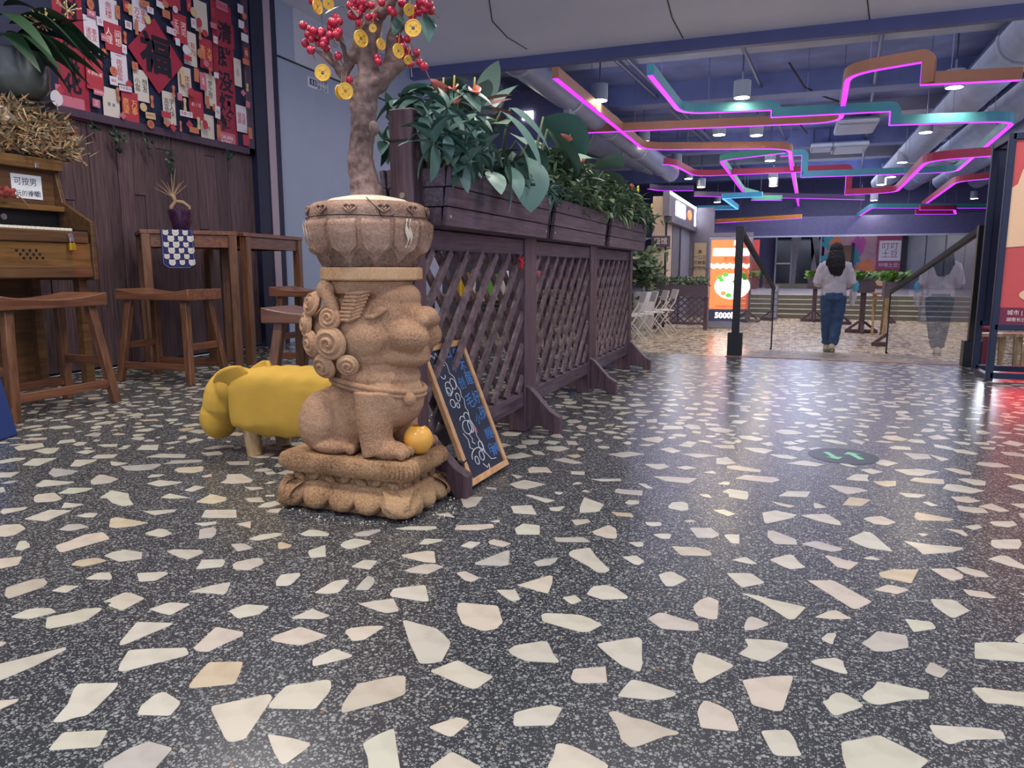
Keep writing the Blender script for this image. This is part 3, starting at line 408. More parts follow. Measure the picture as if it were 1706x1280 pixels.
# left wall: planks, frame strips, grey panels
wl = sbox('wall_left', (-4.95, -2.6, 0), (-4.77, 5.80, 3.3), 'soft_black')
random.seed(5)
y = 1.2
while y < 5.78:
    wd = random.choice((.10, .125, .14, .155)); y1 = min(y + wd, 5.80)
    cuts = [0.02]
    if random.random() < .5: cuts.append(random.uniform(.7, 1.7))
    cuts.append(3.3)
    for a, b in zip(cuts, cuts[1:]):
        MB().bb((-4.79, y + .002, a + .002), (-4.75 - random.uniform(0, .008), y1 - .002, b - .002)).build('plank', 'wall_wood', wl, bevel=.002)
    y = y1
sbox('trim_3', (-4.95, 5.80, 0), (-4.70, 5.98, 3.3), 'navy')
sbox('trim_4', (-4.95, 5.98, 0), (-4.69, 6.07, 3.3), 'pink_strip')
sbox('trim_5', (-4.95, 6.07, 0), (-4.70, 6.16, 3.3), 'navy')
wg = sbox('wall_left_grey', (-4.95, 6.16, 0), (-4.80, 9.8, 3.3), 'soft_black')
for a, b in ((6.17, 7.5), (7.508, 8.7), (8.708, 9.8)):
    MB().bb((-4.80, a, 0.0), (-4.76, b, 2.765)).build('panel', 'grey_panel', wg, bevel=.003)
for a, b, m_ in ((6.17, 6.52, 'grey_panel'), (6.522, 7.9, 'grey_panel_pale'), (7.908, 9.8, 'grey_panel')):
    MB().bb((-4.80, a, 2.785), (-4.76, b, 3.3)).build('panel', m_, wg, bevel=.003)
# closing walls of the hall
sbox('wall_hall_left', (-9, 9.8, -.6), (-8.8, 36, 4.1), 'shop_grey')
sbox('wall_hall_right', (9.8, 6.55, -.6), (10, 36, 4.1), 'shop_grey')
sbox('wall_court_near', (-4.95, 9.8, -.55), (-8.9, 9.9, 4.1), 'shop_grey')
wf = sbox('wall_far', (-9, 31.0, 0), (10, 31.2, 4.1), 'bulkhead')
sbox('trim_6', (-9, 29.0, 1.93), (10, 29.5, 2.62), 'bulkhead')
sbox('trim_7', (-9, 28.97, 1.90), (10, 29.0, 1.96), 'beam_pale')
# ================================================================ foreground materials
def stone(name, dark, mid, light, grain=180, rough=.85, bump=.5):
    n, l, b = nt(name); b.inputs['Roughness'].default_value = rough; b.inputs['Specular IOR Level'].default_value = .25
    tc = n.new('ShaderNodeTexCoord')
    t1 = n.new('ShaderNodeTexNoise'); t1.inputs['Scale'].default_value = 7; t1.inputs['Detail'].default_value = 6; l.new(tc.outputs['Object'], t1.inputs['Vector'])
    t2 = n.new('ShaderNodeTexNoise'); t2.inputs['Scale'].default_value = grain; t2.inputs['Detail'].default_value = 3; l.new(tc.outputs['Object'], t2.inputs['Vector'])
    mx = n.new('ShaderNodeMath'); mx.operation = 'MULTIPLY_ADD'; l.new(t2.outputs['Fac'], mx.inputs[0]); mx.inputs[1].default_value = .45
    m2 = n.new('ShaderNodeMath'); m2.operation = 'MULTIPLY'; l.new(t1.outputs['Fac'], m2.inputs[0]); m2.inputs[1].default_value = .6; l.new(m2.outputs[0], mx.inputs[2])
    r = n.new('ShaderNodeValToRGB'); e = r.color_ramp.elements; e[0].position = .36; e[0].color = (*srgb(dark), 1); e[1].position = .66; e[1].color = (*srgb(light), 1)
    k = e.new(.5); k.color = (*srgb(mid), 1)
    l.new(mx.outputs[0], r.inputs[0]); l.new(r.outputs[0], b.inputs['Base Color'])
    bp = n.new('ShaderNodeBump'); bp.inputs['Strength'].default_value = bump; bp.inputs['Distance'].default_value = .004; l.new(t2.outputs['Fac'], bp.inputs['Height']); l.new(bp.outputs[0], b.inputs['Normal'])
stone('lion_stone', (136, 102, 78), (178, 138, 106), (198, 162, 126))
stone('plinth_stone', (100, 74, 54), (156, 120, 86), (190, 154, 114), 150, .9, .8)
stone('slab_stone', (170, 128, 88), (206, 164, 120), (222, 184, 142), 220, .8, .3)
stone('pot_stone', (112, 86, 72), (158, 126, 106), (186, 154, 132), 160, .85, .5)
stone('pot_dark', (82, 64, 54), (118, 94, 78), (150, 122, 102), 120, .9, .8)
mat('gravel', (222, 210, 184), .8, var=.12, scale=60)
stone('bark', (82, 66, 64), (124, 102, 96), (152, 130, 120), 60, .85, .8)
mat('berry', (176, 26, 56), .3, var=.25, scale=30, sss=.05, coat=.3)
mat('gold', (230, 176, 62), .3, metal=.85, var=.1, scale=40)
mat('coin_paper', (236, 186, 74), .4, metal=.3, var=.1, scale=40)
def leafmat(name, a, b_, rough=.4):
    n, l, b = nt(name); b.inputs['Roughness'].default_value = rough; b.inputs['Specular IOR Level'].default_value = .4
    oi = n.new('ShaderNodeObjectInfo'); g = n.new('ShaderNodeNewGeometry'); ad = n.new('ShaderNodeMath'); ad.operation = 'ADD'; l.new(oi.outputs['Random'], ad.inputs[0]); l.new(g.outputs['Random Per Island'], ad.inputs[1])
    f = n.new('ShaderNodeMath'); f.operation = 'FRACT'; l.new(ad.outputs[0], f.inputs[0])
    r = n.new('ShaderNodeValToRGB'); r.color_ramp.elements[0].color = (*srgb(a), 1); r.color_ramp.elements[1].color = (*srgb(b_), 1); l.new(f.outputs[0], r.inputs[0]); l.new(r.outputs[0], b.inputs['Base Color'])
leafmat('leaf', (56, 88, 80), (110, 140, 126))
leafmat('leaf_big', (86, 124, 114), (138, 166, 146), .4)
leafmat('leaf_dark', (22, 44, 34), (48, 74, 50), .35)
leafmat('leaf_fern', (50, 76, 60), (112, 130, 94))
leafmat('leaf_bright', (70, 120, 50), (130, 172, 80))
leafmat('vine', (26, 52, 44), (60, 92, 70))
mat('stem', (92, 104, 76), .6)
mat('spathe', (224, 122, 108), .35, var=.1)
mat('spadix', (226, 206, 120), .5)
mat('flower_red', (196, 56, 66), .5); mat('flower_yellow', (224, 208, 70), .5)
mat('soil', (48, 38, 36), .95, var=.3, scale=40)
mat('screw', (206, 196, 170), .35, metal=.7)
mat('yellow_cloth', (204, 162, 64), .9, var=.12, scale=5, bump=.15, bscale=300)
mat('amber', (240, 178, 74), .35, sss=.4, coat=.3)
mat('chalkboard', (40, 44, 62), .7, var=.2, scale=5)
mat('chalk_white', (226, 228, 232), .9); mat('chalk_blue', (74, 130, 196), .9); mat('chalk_pink', (206, 110, 130), .9)
mat('ribbon', (206, 44, 62), .5)
mat('twine', (44, 36, 40), .8)
mat('pale_wear', (226, 212, 190), .9)
mat('board_navy', (26, 32, 62), .6, var=.12, scale=4)
mat('board_frame', (72, 54, 72), .5, var=.15)
mat('card_white', (206, 200, 212), .7, var=.03); mat('card_cream', (204, 196, 188), .7, var=.03); mat('card_red', (168, 54, 70), .6, var=.06)
mat('couplet', (150, 40, 62), .5, var=.08); mat('sticker_orange', (182, 112, 84), .6, var=.1); mat('sticker_pink', (184, 104, 124), .6, var=.1); mat('sticker_yellow', (196, 172, 130), .6)
mat('ink_black', (24, 22, 36), .5); mat('ink_red', (170, 40, 52), .6); mat('ink_white', (240, 228, 222), .6); mat('ink_gold', (236, 176, 92), .5); mat('ink_blue', (70, 110, 180), .6)
mat('key_white', (230, 226, 210), .3); mat('key_black', (22, 22, 24), .3)
mat('brass', (206, 168, 46), .35, metal=.7)
mat('paper', (224, 228, 236), .8)
mat('pot_purple', (64, 34, 62), .25, var=.5, scale=40, coat=.4)
mat('bowl_glaze', (74, 80, 78), .3, var=.5, scale=5, coat=.3)
mat('twig', (150, 124, 96), .8); mat('dried_a', (168, 128, 96), .9, var=.3, scale=30); mat('dried_b', (190, 168, 124), .9, var=.3, scale=30); mat('dried_c', (118, 108, 88), .9, var=.3, scale=30)
mat('dried_red', (140, 60, 52), .9); mat('dried_white', (222, 206, 186), .8)
mat('bag_blue', (28, 56, 120), .5); mat('bag_white', (210, 214, 224), .6)
mat('cloth_navy', (34, 40, 92), .85); mat('cloth_cream', (208, 200, 190), .85); mat('cloth_edge', (120, 122, 160), .85)

# ================================================================ stone lion on lotus plinth
LX, LY = -1.235, 1.965
lion = thing('stone_lion', 'tan carved stone lion sitting on a lotus plinth, holding up a stone flower bowl', 'statue', (LX, LY, 0))
mb = MB()   # waist and core of the plinth
mb.box((LX, LY, .045), (.42, .25, .09)); mb.box((LX, LY, .09), (.38, .215, .07))
mb.build('plinth_waist', 'plinth_stone', lion, bevel=.012, seg=2)
def petal(mb, c, ang, w_=.050, d_=.062, h_=.094):
    """flared lotus petal: runs from the waist out and down, rounded lower edge, fine ribs"""
    R = Euler((0, 0, ang)).to_matrix()
    def fn(u, v):
        s_ = 2 * u - 1; zb = .002 + .034 * abs(s_) ** 2.6; z = h_ * (1 - v) + zb * v
        d = d_ * math.sin(min(v, .86) / .86 * PI / 2) ** .75 * (1 - .22 * s_ * s_) + .012 * math.cos(s_ * PI / 2) * math.sin(PI * min(v, .95)) + .0016 * math.sin(s_ * 17) * v
        if v > .82: d *= 1 - .55 * ((v - .82) / .18) ** 2
        return Vector(c) + R @ V(s_ * w_ * (.9 + .1 * v), -d, z)
    mb.grid(25, 16, fn); return mb
pet_f = [(-.19, 0), (-.095, 0), (0, 0), (.095, 0), (.19, 0)]
for sgn, ang in ((-1, 0), (1, PI)):
    for i in range(5):
        mb = MB(); x = LX + (-.182 + i * .091); petal(mb, (x, LY + sgn * .092, 0), ang); mb.build('lotus_petal', 'plinth_stone', lion, smooth=180)
for sgn, ang in ((1, PI / 2), (-1, -PI / 2)):
    for i in range(3):
        mb = MB(); y = LY + (-.085 + i * .085); petal(mb, (LX + sgn * .172, y, 0), ang); mb.build('lotus_petal', 'plinth_stone', lion, smooth=180)
for sx in (-1, 1):
    for sy in (-1, 1):
        mb = MB(); petal(mb, (LX + sx * .158, LY + sy * .078, 0), math.atan2(sy, sx) + PI / 2, .056, .088); mb.build('lotus_petal', 'plinth_stone', lion, smooth=180)
mb = MB()   # scroll band round the waist
for i in range(7):
    x = LX - .165 + i * .055
    for sgn in (-1, 1): mb.ell((x, LY + sgn * .112, .098 + .006 * (i % 2)), (.022, .012, .014), (0, .5 * (-1) ** i, 0))
for i in range(4):
    for sgn in (-1, 1): mb.ell((LX + sgn * .193, LY - .08 + i * .053, .1), (.012, .022, .014))
blob(mb, 'scroll_band', 'plinth_stone', lion, .004, 1)
mb = MB()   # cushion slab with drapery folds
random.seed(3)
def slab(u, v):
    a = u * 2 * PI; c, s_ = math.cos(a), math.sin(a); p = .22
    x = math.copysign(abs(c) ** p, c) * .222; y = math.copysign(abs(s_) ** p, s_) * .135
    k = [(.86, .112), (.99, .116), (1.06, .135), (1.065, .15), (1.03, .168), (.97, .175), (.6, .176), (0.001, .176)]
    i = v * (len(k) - 1); i0 = min(int(i), len(k) - 2); f = i - i0
    s = k[i0][0] * (1 - f) + k[i0 + 1][0] * f; z = k[i0][1] * (1 - f) + k[i0 + 1][1] * f
    wv = 1 + (.02 * math.sin(a * 34 + 3 * math.sin(a * 5)) if .2 < v < .65 else 0)
    return V(LX + x * s * wv, LY + y * s * wv, z)
mb.grid(240, 22, slab, True); mb.build('cushion_slab', 'plinth_stone', lion, smooth=60)
# body
mb = MB(); B = lambda u, y, z: V(LX + u, LY + y, z)
mb.ell(B(.02, 0, .32), (.135, .105, .13), (0, -.25, 0))            # trunk
mb.ell(B(.10, 0, .345), (.105, .10, .10))                          # chest
mb.ell(B(-.06, 0, .27), (.13, .105, .11))
mb.ell(B(.05, 0, .41), (.145, .11, .06))                           # neck
for s_ in (-1, 1):
    mb.ell(B(-.105, s_ * .075, .27), (.075, .055, .098), (0, .25, 0))   # haunch
    mb.ell(B(-.06, s_ * .085, .197), (.075, .04, .026))              # hind foot
    for k in range(3): mb.ell(B(.008 + .003 * k, s_ * (.068 + .017 * k), .193), (.018, .011, .017))
    mb.tube([B(.09, s_ * .07, .37), B(.088, s_ * .078, .30), B(.092, s_ * .08, .23), B(.105, s_ * .08, .185)], [.068, .056, .05, .054], 16)
    mb.ell(B(.135, s_ * .08, .197), (.066, .046, .03))               # paw
    for k in range(3): mb.ell(B(.190, s_ * .08 + (k - 1) * .026, .193), (.017, .014, .018))
    mb.ell(B(.10, s_ * .06, .35), (.07, .055, .07))                  # shoulder
# head
mb.ell(B(.03, 0, .548), (.165, .125, .15))
mb.ell(B(.09, 0, .60), (.115, .105, .09))                          # brow block
mb.ell(B(-.055, 0, .52), (.105, .125, .13))                        # mane mass
mb.ell(B(.12, 0, .648), (.08, .085, .055))
for s_ in (-1, 1):
    mb.ell(B(.178, s_ * .042, .540), (.075, .058, .052), (0, .15, 0))     # muzzle cheeks
    mb.ell(B(.06, s_ * .088, .535), (.085, .042, .06))               # cheek
    mb.ell(B(.115, s_ * .058, .625), (.055, .035, .03), (0, .35, 0))
mb.ell(B(.222, 0, .592), (.04, .048, .033))                        # nose
for s_ in (-1, 1): mb.ell(B(.228, s_ * .035, .583), (.026, .02, .02))
mb.ell(B(.135, 0, .475), (.098, .082, .036), (0, .08, 0))            # lower jaw
mb.ell(B(.18, 0, .487), (.05, .06, .03))
mb.tube([B(.04, 0, .66), B(.04, 0, .70)], [.115, .13], 24)
blob(mb, 'body', 'lion_stone', lion, .0048, 3, disp=.0012, dscale=160)
# mouth line, eyes, brows, ears, collar
def curl(c, nrm, r, turns=2.2, hgt=.55):
    nrm = Vector(nrm).normalized(); m_ = frame(nrm.cross(V(0, 0, 1)).normalized() if abs(nrm.z) < .9 else V(1, 0, 0), V(0, 0, 1), c)
    z = nrm; x = m_.col[0].to_3d(); y = z.cross(x)
    mb = MB()
    def fn(u, v):
        a = u * 2 * PI; q = v
        rid = .5 + .5 * math.cos(2 * PI * turns * (q) - a)
        h = hgt * r * math.sqrt(max(0, 1 - (q * .98) ** 2.4)) * (.74 + .34 * rid)
        return Vector(c) + (x * math.cos(a) + y * math.sin(a)) * (r * q) + z * h
    mb.grid(28, 18, fn, True); return mb
curls = [(-.095, -.112, .632, .036), (-.122, -.100, .570, .040), (-.020, -.136, .590, .033), (-.018, -.138, .518, .046), (-.096, -.120, .512, .038), (-.050, -.128, .447, .036), (.030, -.125, .452, .030),
         (-.155, -.02, .62, .04), (-.165, -.01, .54, .042), (-.140, .0, .46, .038), (-.155, .07, .58, .04), (-.13, .08, .49, .038), (-.06, .13, .59, .034), (-.055, .132, .52, .044), (-.08, .12, .45, .035), (-.01, .117, .465, .029), (-.115, -.055, .437, .03)]
for (u, y, z, r) in curls:
    n_ = V((u + .03) * 1.4, y * 1.5, (z - .54) * .7)
    curl(B(u, y, z) - n_.normalized() * .008, n_, r * 1.12, 2.6, .62).build('mane_curl', 'lion_stone', lion, smooth=180)
for s_ in (-1, 1):
    mb = MB(); mb.ell(B(-.022, s_ * .122, .638), (.020, .018, .060), (0, -.45, 0)); mb.ell(B(-.045, s_ * .112, .672), (.03, .02, .03))
    blob(mb, 'ear', 'lion_stone', lion, .004, 2)
    mb = MB()
    for k in range(8):
        f = k / 7; mb.tube([B(.005 + .03 * f, s_ * .128, .588 + .075 * f), B(.04 + .034 * f, s_ * .127, .586 + .078 * f), B(.075 + .03 * f, s_ * (.118 - .012 * f), .600 + .07 * f)], [.005, .008, .004], 8)
    mb.build('brow', 'lion_stone', lion, smooth=180)
    mb = MB(); mb.ell(B(.122, s_ * .098, .612), (.026, .016, .015), (0, -.25, 0)); mb.tube([B(.085, s_ * .112, .596), B(.115, s_ * .112, .596), B(.15, s_ * .098, .620)], .007, 8)
    blob(mb, 'eye', 'lion_stone', lion, .003, 1)
mb = MB()
ring = [B(.055 + .152 * math.cos(a), .112 * math.sin(a), .392 - .022 * math.cos(a)) for a in [2 * PI * k / 40 for k in range(41)]]
mb.tube(ring, .009, 10, False); mb.tube([p - V(0, 0, .014) for p in ring], .007, 10, False)
mb.build('collar', 'lion_stone', lion, smooth=180)
mb = MB(); mb.ell(B(.195, -.055, .352), (.018, .02, .022)); mb.build('bell', 'lion_stone', lion, smooth=180)
# translucent amber shell between the front paws
t = thing('amber_shell', 'glowing amber half shell tucked between the stone lion\'s front paws', 'ornament', (LX + .20, LY - .015, .176))
mb = MB()
def shell(u, v):
    a = (u - .5) * PI * 1.75; b = -PI / 2 + v * PI * .86; r = .043
    return B(.198, -.012, .222) + V(r * math.cos(b) * math.sin(a) * 1.05, -r * math.cos(b) * math.cos(a), r * 1.08 * math.sin(b))
mb.grid(24, 14, shell); mb.ell(B(.190, .0, .207), (.036, .030, .031))
mb.build('shell', 'amber', t, smooth=180)
# stone slab
t = thing('stone_slab', 'pale many-sided stone slab between the lion\'s head and the flower bowl', 'slab', (-1.19, LY, .70))
mb = MB(); mb.lathe((-1.19, LY, 0), [(.150, .700), (.152, .706), (.152, .732), (.150, .738)], 12)
mb.build('slab', 'slab_stone', t, bevel=.003)
# flower bowl
PX, PZ = -1.196, .738
pot = thing('stone_flower_bowl', 'round tan stone flower bowl carved with lotus petals, string tied round it', 'planter', (PX, LY, PZ))
def prof(z):   # radius of the bowl at height z above its base
    k = [(0, .128), (.012, .138), (.05, .164), (.09, .177), (.125, .180), (.145, .176), (.155, .178), (.172, .175), (.182, .164), (.186, .155)]
    for (z0, r0), (z1, r1) in zip(k, k[1:]):
        if z <= z1: return r0 + (r1 - r0) * (z - z0) / (z1 - z0)
    return k[-1][1]
mb = MB(); mb.lathe((PX, LY, PZ), [(prof(z / 1000), z / 1000) for z in (0, 8, 20, 40, 60, 80, 100, 120, 135, 145, 150, 160, 172, 179, 184, 186)] + [(.145, .184), (.14, .16), (.001, .16)], 64)
mb.build('bowl', 'pot_stone', pot, smooth=50)
def on_pot(a, z, off): r = prof(z) + off; return V(PX + r * math.cos(a), LY + r * math.sin(a), PZ + z)
for i in range(12):
    a0 = 2 * PI * i / 12 + .13; mb = MB()
    def fn(u, v, a0=a0):
        z = .03 + .108 * v; hw = .235 * min(1, (v * 3.2) ** .8 + .12) ; s_ = (u - .5) * 2
        e = 1 - abs(s_) ** 4; ev = min(1, v * 7, (1 - v) * 9)
        ed = .35 * (abs(s_) > .8)
        rim = .006 * (max(0, 1 - abs(abs(s_) - .84) / .12) if v > .1 else 1) * ev
        return on_pot(a0 + s_ * hw, z, -.002 + .011 * min(e * 2.5, 1) * ev - .004 * (1 - abs(s_)) * ev + rim)
    mb.grid(27, 16, fn); mb.build('petal', 'pot_stone', pot, smooth=180)
for i in range(12):
    a0 = 2 * PI * (i + .5) / 12 + .13; mb = MB()
    def fn(u, v, a0=a0):
        z = .002 + .05 * v; s_ = (u - .5) * 2; hw = .25 * (1 - v ** 1.6 * .98)
        return on_pot(a0 + s_ * hw, z, .010 * (1 - s_ * s_) ** .5 * (1 - v) + .001)
    mb.grid(11, 7, fn); mb.build('base_petal', 'pot_dark', pot, smooth=180)
for i in range(12):   # heart motifs on the rim
    a0 = 2 * PI * (i + .25) / 12 + .13; mb = MB(); pts = []
    for k in range(25):
        tt = 2 * PI * k / 24; hx = 16 * math.sin(tt) ** 3; hy = 13 * math.cos(tt) - 5 * math.cos(2 * tt) - 2 * math.cos(3 * tt) - math.cos(4 * tt)
        pts.append(on_pot(a0 + hx * .0066, .163 + hy * .00078, .0035))
    mb.tube(pts, .0032, 6, False); mb.tube([on_pot(a0 - .03, .165, .004), on_pot(a0, .156, .005), on_pot(a0 + .03, .165, .004)], .0028, 6)
    mb.build('heart_motif', 'pot_stone', pot, smooth=180)
mb = MB(); mb.tube([on_pot(2 * PI * k / 60, .142 + .002 * math.sin(3 * 2 * PI * k / 60), .0052) for k in range(61)], .0016, 5, False)
mb.tube([on_pot(-.85, .142, .007), on_pot(-.87, .155, .012), on_pot(-.98, .175, .016), on_pot(-1.05, .191, .004), on_pot(-1.02, .188, -.02)], .0014, 5)
mb.tube([on_pot(-.85, .142, .007), on_pot(-.8, .14, .016), on_pot(-.7, .14, .012), on_pot(-.62, .146, .008)], .0014, 5)
mb.build('string', 'twine', pot, smooth=180)
random.seed(8)
for a0, w_ in ((-.42, .05), (-.36, .03), (-2.35, .09), (-2.2, .04)):
    mb = MB()
    def fn(u, v, a0=a0, w_=w_):
        z = .055 + .08 * v; return on_pot(a0 + (u - .5) * w_ * (1 + .8 * math.sin(9 * v + a0 * 7)) + .03 * math.sin(6 * v), z, .0125)
    mb.grid(4, 9, fn); mb.build('chipped_glaze', 'pale_wear', pot, smooth=180)
mb = MB()
mb.lathe((PX, LY, PZ), [(.150, .178), (.11, .198), (.06, .208), (.001, .210)], 32)
for i in range(520):
    q = math.sqrt(random.random()) * .148; a = random.random() * 2 * PI; z = .180 + .030 * (1 - (q / .15) ** 1.5)
    mb.ell((PX + q * math.cos(a), LY + q * math.sin(a), PZ + z), random.uniform(.003, .0055), None, 6, 4)
o = mb.build('gravel', 'gravel', pot, smooth=180); o['kind'] = 'stuff'
random.seed(81)
mb = MB()   # grains spilt round the plinth
for i in range(90):
    a = random.random() * 2 * PI; q = random.uniform(1.02, 1.22)
    mb.ell((LX + .255 * q * math.cos(a), LY + .175 * q * math.sin(a), .002), random.uniform(.0018, .003), None, 6, 4)
o = mb.build('spilt_gravel', 'gravel'); tag(o, 'white gravel grains scattered on the floor round the lion\'s plinth', 'gravel', kind='stuff')
# ================================================================ berry tree
TB = V(-1.19, LY, PZ + .19)
tree = thing('berry_tree', 'bare-trunked bonsai tree with red berries growing from the stone flower bowl', 'tree', TB)
def TY(x, y, dy=0): return None
mb = MB()
tr = [((-1.198, 1.965, 0.934), .052), ((-1.199, 1.965, 0.963), .047), ((-1.212, 1.965, 1.012), .041), ((-1.219, 1.965, 1.061), .038), ((-1.208, 1.965, 1.115), .037), ((-1.202, 1.965, 1.174), .037), ((-1.196, 1.965, 1.224), .037), ((-1.187, 1.965, 1.265), .036), ((-1.182, 1.965, 1.306), .030), ((-1.180, 1.965, 1.355), .027), ((-1.170, 1.965, 1.403), .026), ((-1.153, 1.965, 1.450), .024), ((-1.139, 1.965, 1.520), .027), ((-1.144, 1.965, 1.600), .022), ((-1.118, 1.965, 1.690), .012)]
mb.tube([p for p, r in tr], [r for p, r in tr], 14)
BR = [
 [((-1.192, 1.965, 1.249), .03), ((-1.156, 1.980, 1.266), .026), ((-1.135, 2.000, 1.299), .023), ((-1.131, 2.010, 1.346), .02), ((-1.121, 2.010, 1.403), .019), ((-1.103, 2.000, 1.439), .015), ((-1.077, 1.990, 1.481), .012), ((-1.036, 1.980, 1.528), .006)],
 [((-1.140, 2.000, 1.306), .02), ((-1.110, 2.000, 1.313), .02), ((-1.081, 1.990, 1.321), .016), ((-1.056, 1.980, 1.326), .009), ((-1.016, 1.970, 1.323), .005)],
 [((-1.198, 1.965, 1.286), .02), ((-1.222, 1.950, 1.265), .014), ((-1.235, 1.930, 1.265), .017), ((-1.245, 1.930, 1.282), .016), ((-1.228, 1.930, 1.310), .015), ((-1.208, 1.940, 1.357), .015), ((-1.201, 1.950, 1.394), .012), ((-1.203, 1.950, 1.459), .009)],
 [((-1.245, 1.930, 1.282), .014), ((-1.257, 1.920, 1.307), .011), ((-1.266, 1.910, 1.328), .009), ((-1.276, 1.900, 1.349), .006)],
 [((-1.250, 1.920, 1.300), .010), ((-1.270, 1.900, 1.320), .007), ((-1.290, 1.890, 1.339), .006), ((-1.309, 1.880, 1.354), .004)],
 [((-1.228, 1.930, 1.310), .01), ((-1.219, 1.900, 1.342), .007), ((-1.226, 1.890, 1.388), .005), ((-1.226, 1.880, 1.417), .004)],
 [((-1.205, 1.965, 1.213), .02), ((-1.220, 1.950, 1.218), .014), ((-1.225, 1.940, 1.230), .012), ((-1.217, 1.935, 1.251), .006)],
 [((-1.214, 1.965, 1.197), .018), ((-1.229, 1.950, 1.198), .008), ((-1.239, 1.945, 1.205), .004)],
 [((-1.155, 1.965, 1.442), .02), ((-1.096, 1.930, 1.449), .014), ((-1.055, 1.910, 1.476), .01), ((-0.976, 1.900, 1.486), .005)],
 [((-1.139, 1.965, 1.505), .02), ((-1.186, 1.940, 1.534), .013), ((-1.257, 1.930, 1.563), .008), ((-1.331, 1.920, 1.561), .004)],
 [((-1.121, 2.010, 1.403), .012), ((-1.084, 2.000, 1.420), .009), ((-1.033, 1.970, 1.433), .006), ((-0.992, 1.950, 1.451), .004)]]
for b_ in BR: mb.tube([p for p, r in b_], [r for p, r in b_], 10)
mb.ell((-1.153, 1.935, 1.132), (.016, .014, .022)); mb.ell((-1.222, 1.940, 1.199), (.013, .012, .012)); mb.ell((-1.150, 1.950, 1.267), .014)
blob(mb, 'trunk', 'bark', tree, .0045, 1, disp=.004, dscale=45)
bm_ = MB(); bm_.ell((0, 0, 0), .0112, None, 14, 9); bm_.tube([V(0, 0, .009), V(0, 0, .014)], .0012, 5)
berry = bm_.mesh('berry', 'berry'); [setattr(p, 'use_smooth', True) for p in berry.polygons]
random.seed(21)
BP = [(-1.327, 1.862, 1.411), (-1.328, 1.897, 1.409), (-1.333, 1.893, 1.395), (-1.296, 1.868, 1.395), (-1.277, 1.880, 1.394), (-1.310, 1.877, 1.377), (-1.340, 1.888, 1.372), (-1.301, 1.894, 1.370), (-1.255, 1.860, 1.361), (-1.300, 1.856, 1.341), (-1.276, 1.897, 1.352), (-1.278, 1.877, 1.388), (-1.305, 1.893, 1.385), (-1.258, 1.855, 1.350), (-1.300, 1.877, 1.388), (-1.239, 1.891, 1.430), (-1.227, 1.866, 1.409), (-1.261, 1.902, 1.418), (-1.262, 1.900, 1.408), (-1.235, 1.857, 1.374), (-1.215, 1.856, 1.373), (-1.235, 1.882, 1.392), (-1.239, 1.902, 1.381), (-1.223, 1.874, 1.322), (-1.192, 1.906, 1.471), (-1.177, 1.916, 1.470), (-1.150, 1.896, 1.463), (-1.187, 1.906, 1.449), (-1.169, 1.917, 1.453), (-1.204, 1.920, 1.441), (-1.173, 1.907, 1.437), (-1.173, 1.907, 1.414), (-1.142, 1.906, 1.425), (-1.129, 1.918, 1.429), (-1.133, 1.909, 1.456), (-1.093, 1.896, 1.454), (-1.097, 1.937, 1.455), (-1.072, 1.923, 1.434), (-1.058, 1.947, 1.465), (-1.208, 1.904, 1.265), (-1.076, 1.965, 1.376), (-1.136, 1.938, 1.325), (-1.111, 1.901, 1.303), (-1.048, 1.932, 1.345), (-1.044, 1.951, 1.338), (-1.053, 1.951, 1.328), (-1.023, 1.962, 1.335), (-1.028, 1.936, 1.298), (-1.012, 1.957, 1.307), (-0.994, 1.949, 1.292), (-0.994, 1.930, 1.455), (-0.987, 1.944, 1.454), (-1.006, 1.959, 1.453), (-0.985, 1.957, 1.451), (-0.964, 1.940, 1.433), (-1.005, 1.944, 1.434), (-0.956, 1.917, 1.440), (-0.975, 1.927, 1.431), (-1.047, 1.955, 1.371), (-1.187, 1.916, 1.464), (-1.197, 1.904, 1.461), (-1.192, 1.922, 1.437), (-1.251, 1.890, 1.421), (-1.226, 1.889, 1.418), (-1.220, 1.874, 1.386), (-1.302, 1.877, 1.478), (-1.292, 1.880, 1.475), (-1.101, 1.934, 1.459), (-1.079, 1.921, 1.441), (-1.156, 1.915, 1.460), (-1.010, 1.939, 1.443), (-1.010, 1.916, 1.417)]
for (x, y, z) in BP: link_copy(berry, 'berry', tree, Matrix.Translation((x, y, z)) @ Euler((random.uniform(-1, 1), random.uniform(-1, 1), 0)).to_matrix().to_4x4() @ Matrix.Scale(random.uniform(.88, 1.12), 4))
for i in range(46):
    b_ = random.choice((BR[0][-1][0], BR[7 + 1][-1][0], BR[9][-1][0], BR[9][-2][0], BR[8][-2][0], tr[-1][0], tr[-2][0]))
    p = Vector(b_) + V(random.uniform(-.035, .035), random.uniform(-.035, .035), random.uniform(-.03, .03)); link_copy(berry, 'berry', tree, Matrix.Translation(p))
mb = MB()
for (x, y, z) in BP[:60]:
    q = min((p for b_ in BR for p, r in b_), key=lambda p: (p - V(x, y, z)).length) if False else V(x, y, z) + V(random.uniform(.005, .03), random.uniform(-.01, .02), random.uniform(-.04, -.01))
    mb.tube([V(x, y, z), q], .0014, 4)
o = mb.build('berry_stalks', 'bark', tree); o['kind'] = 'stuff'
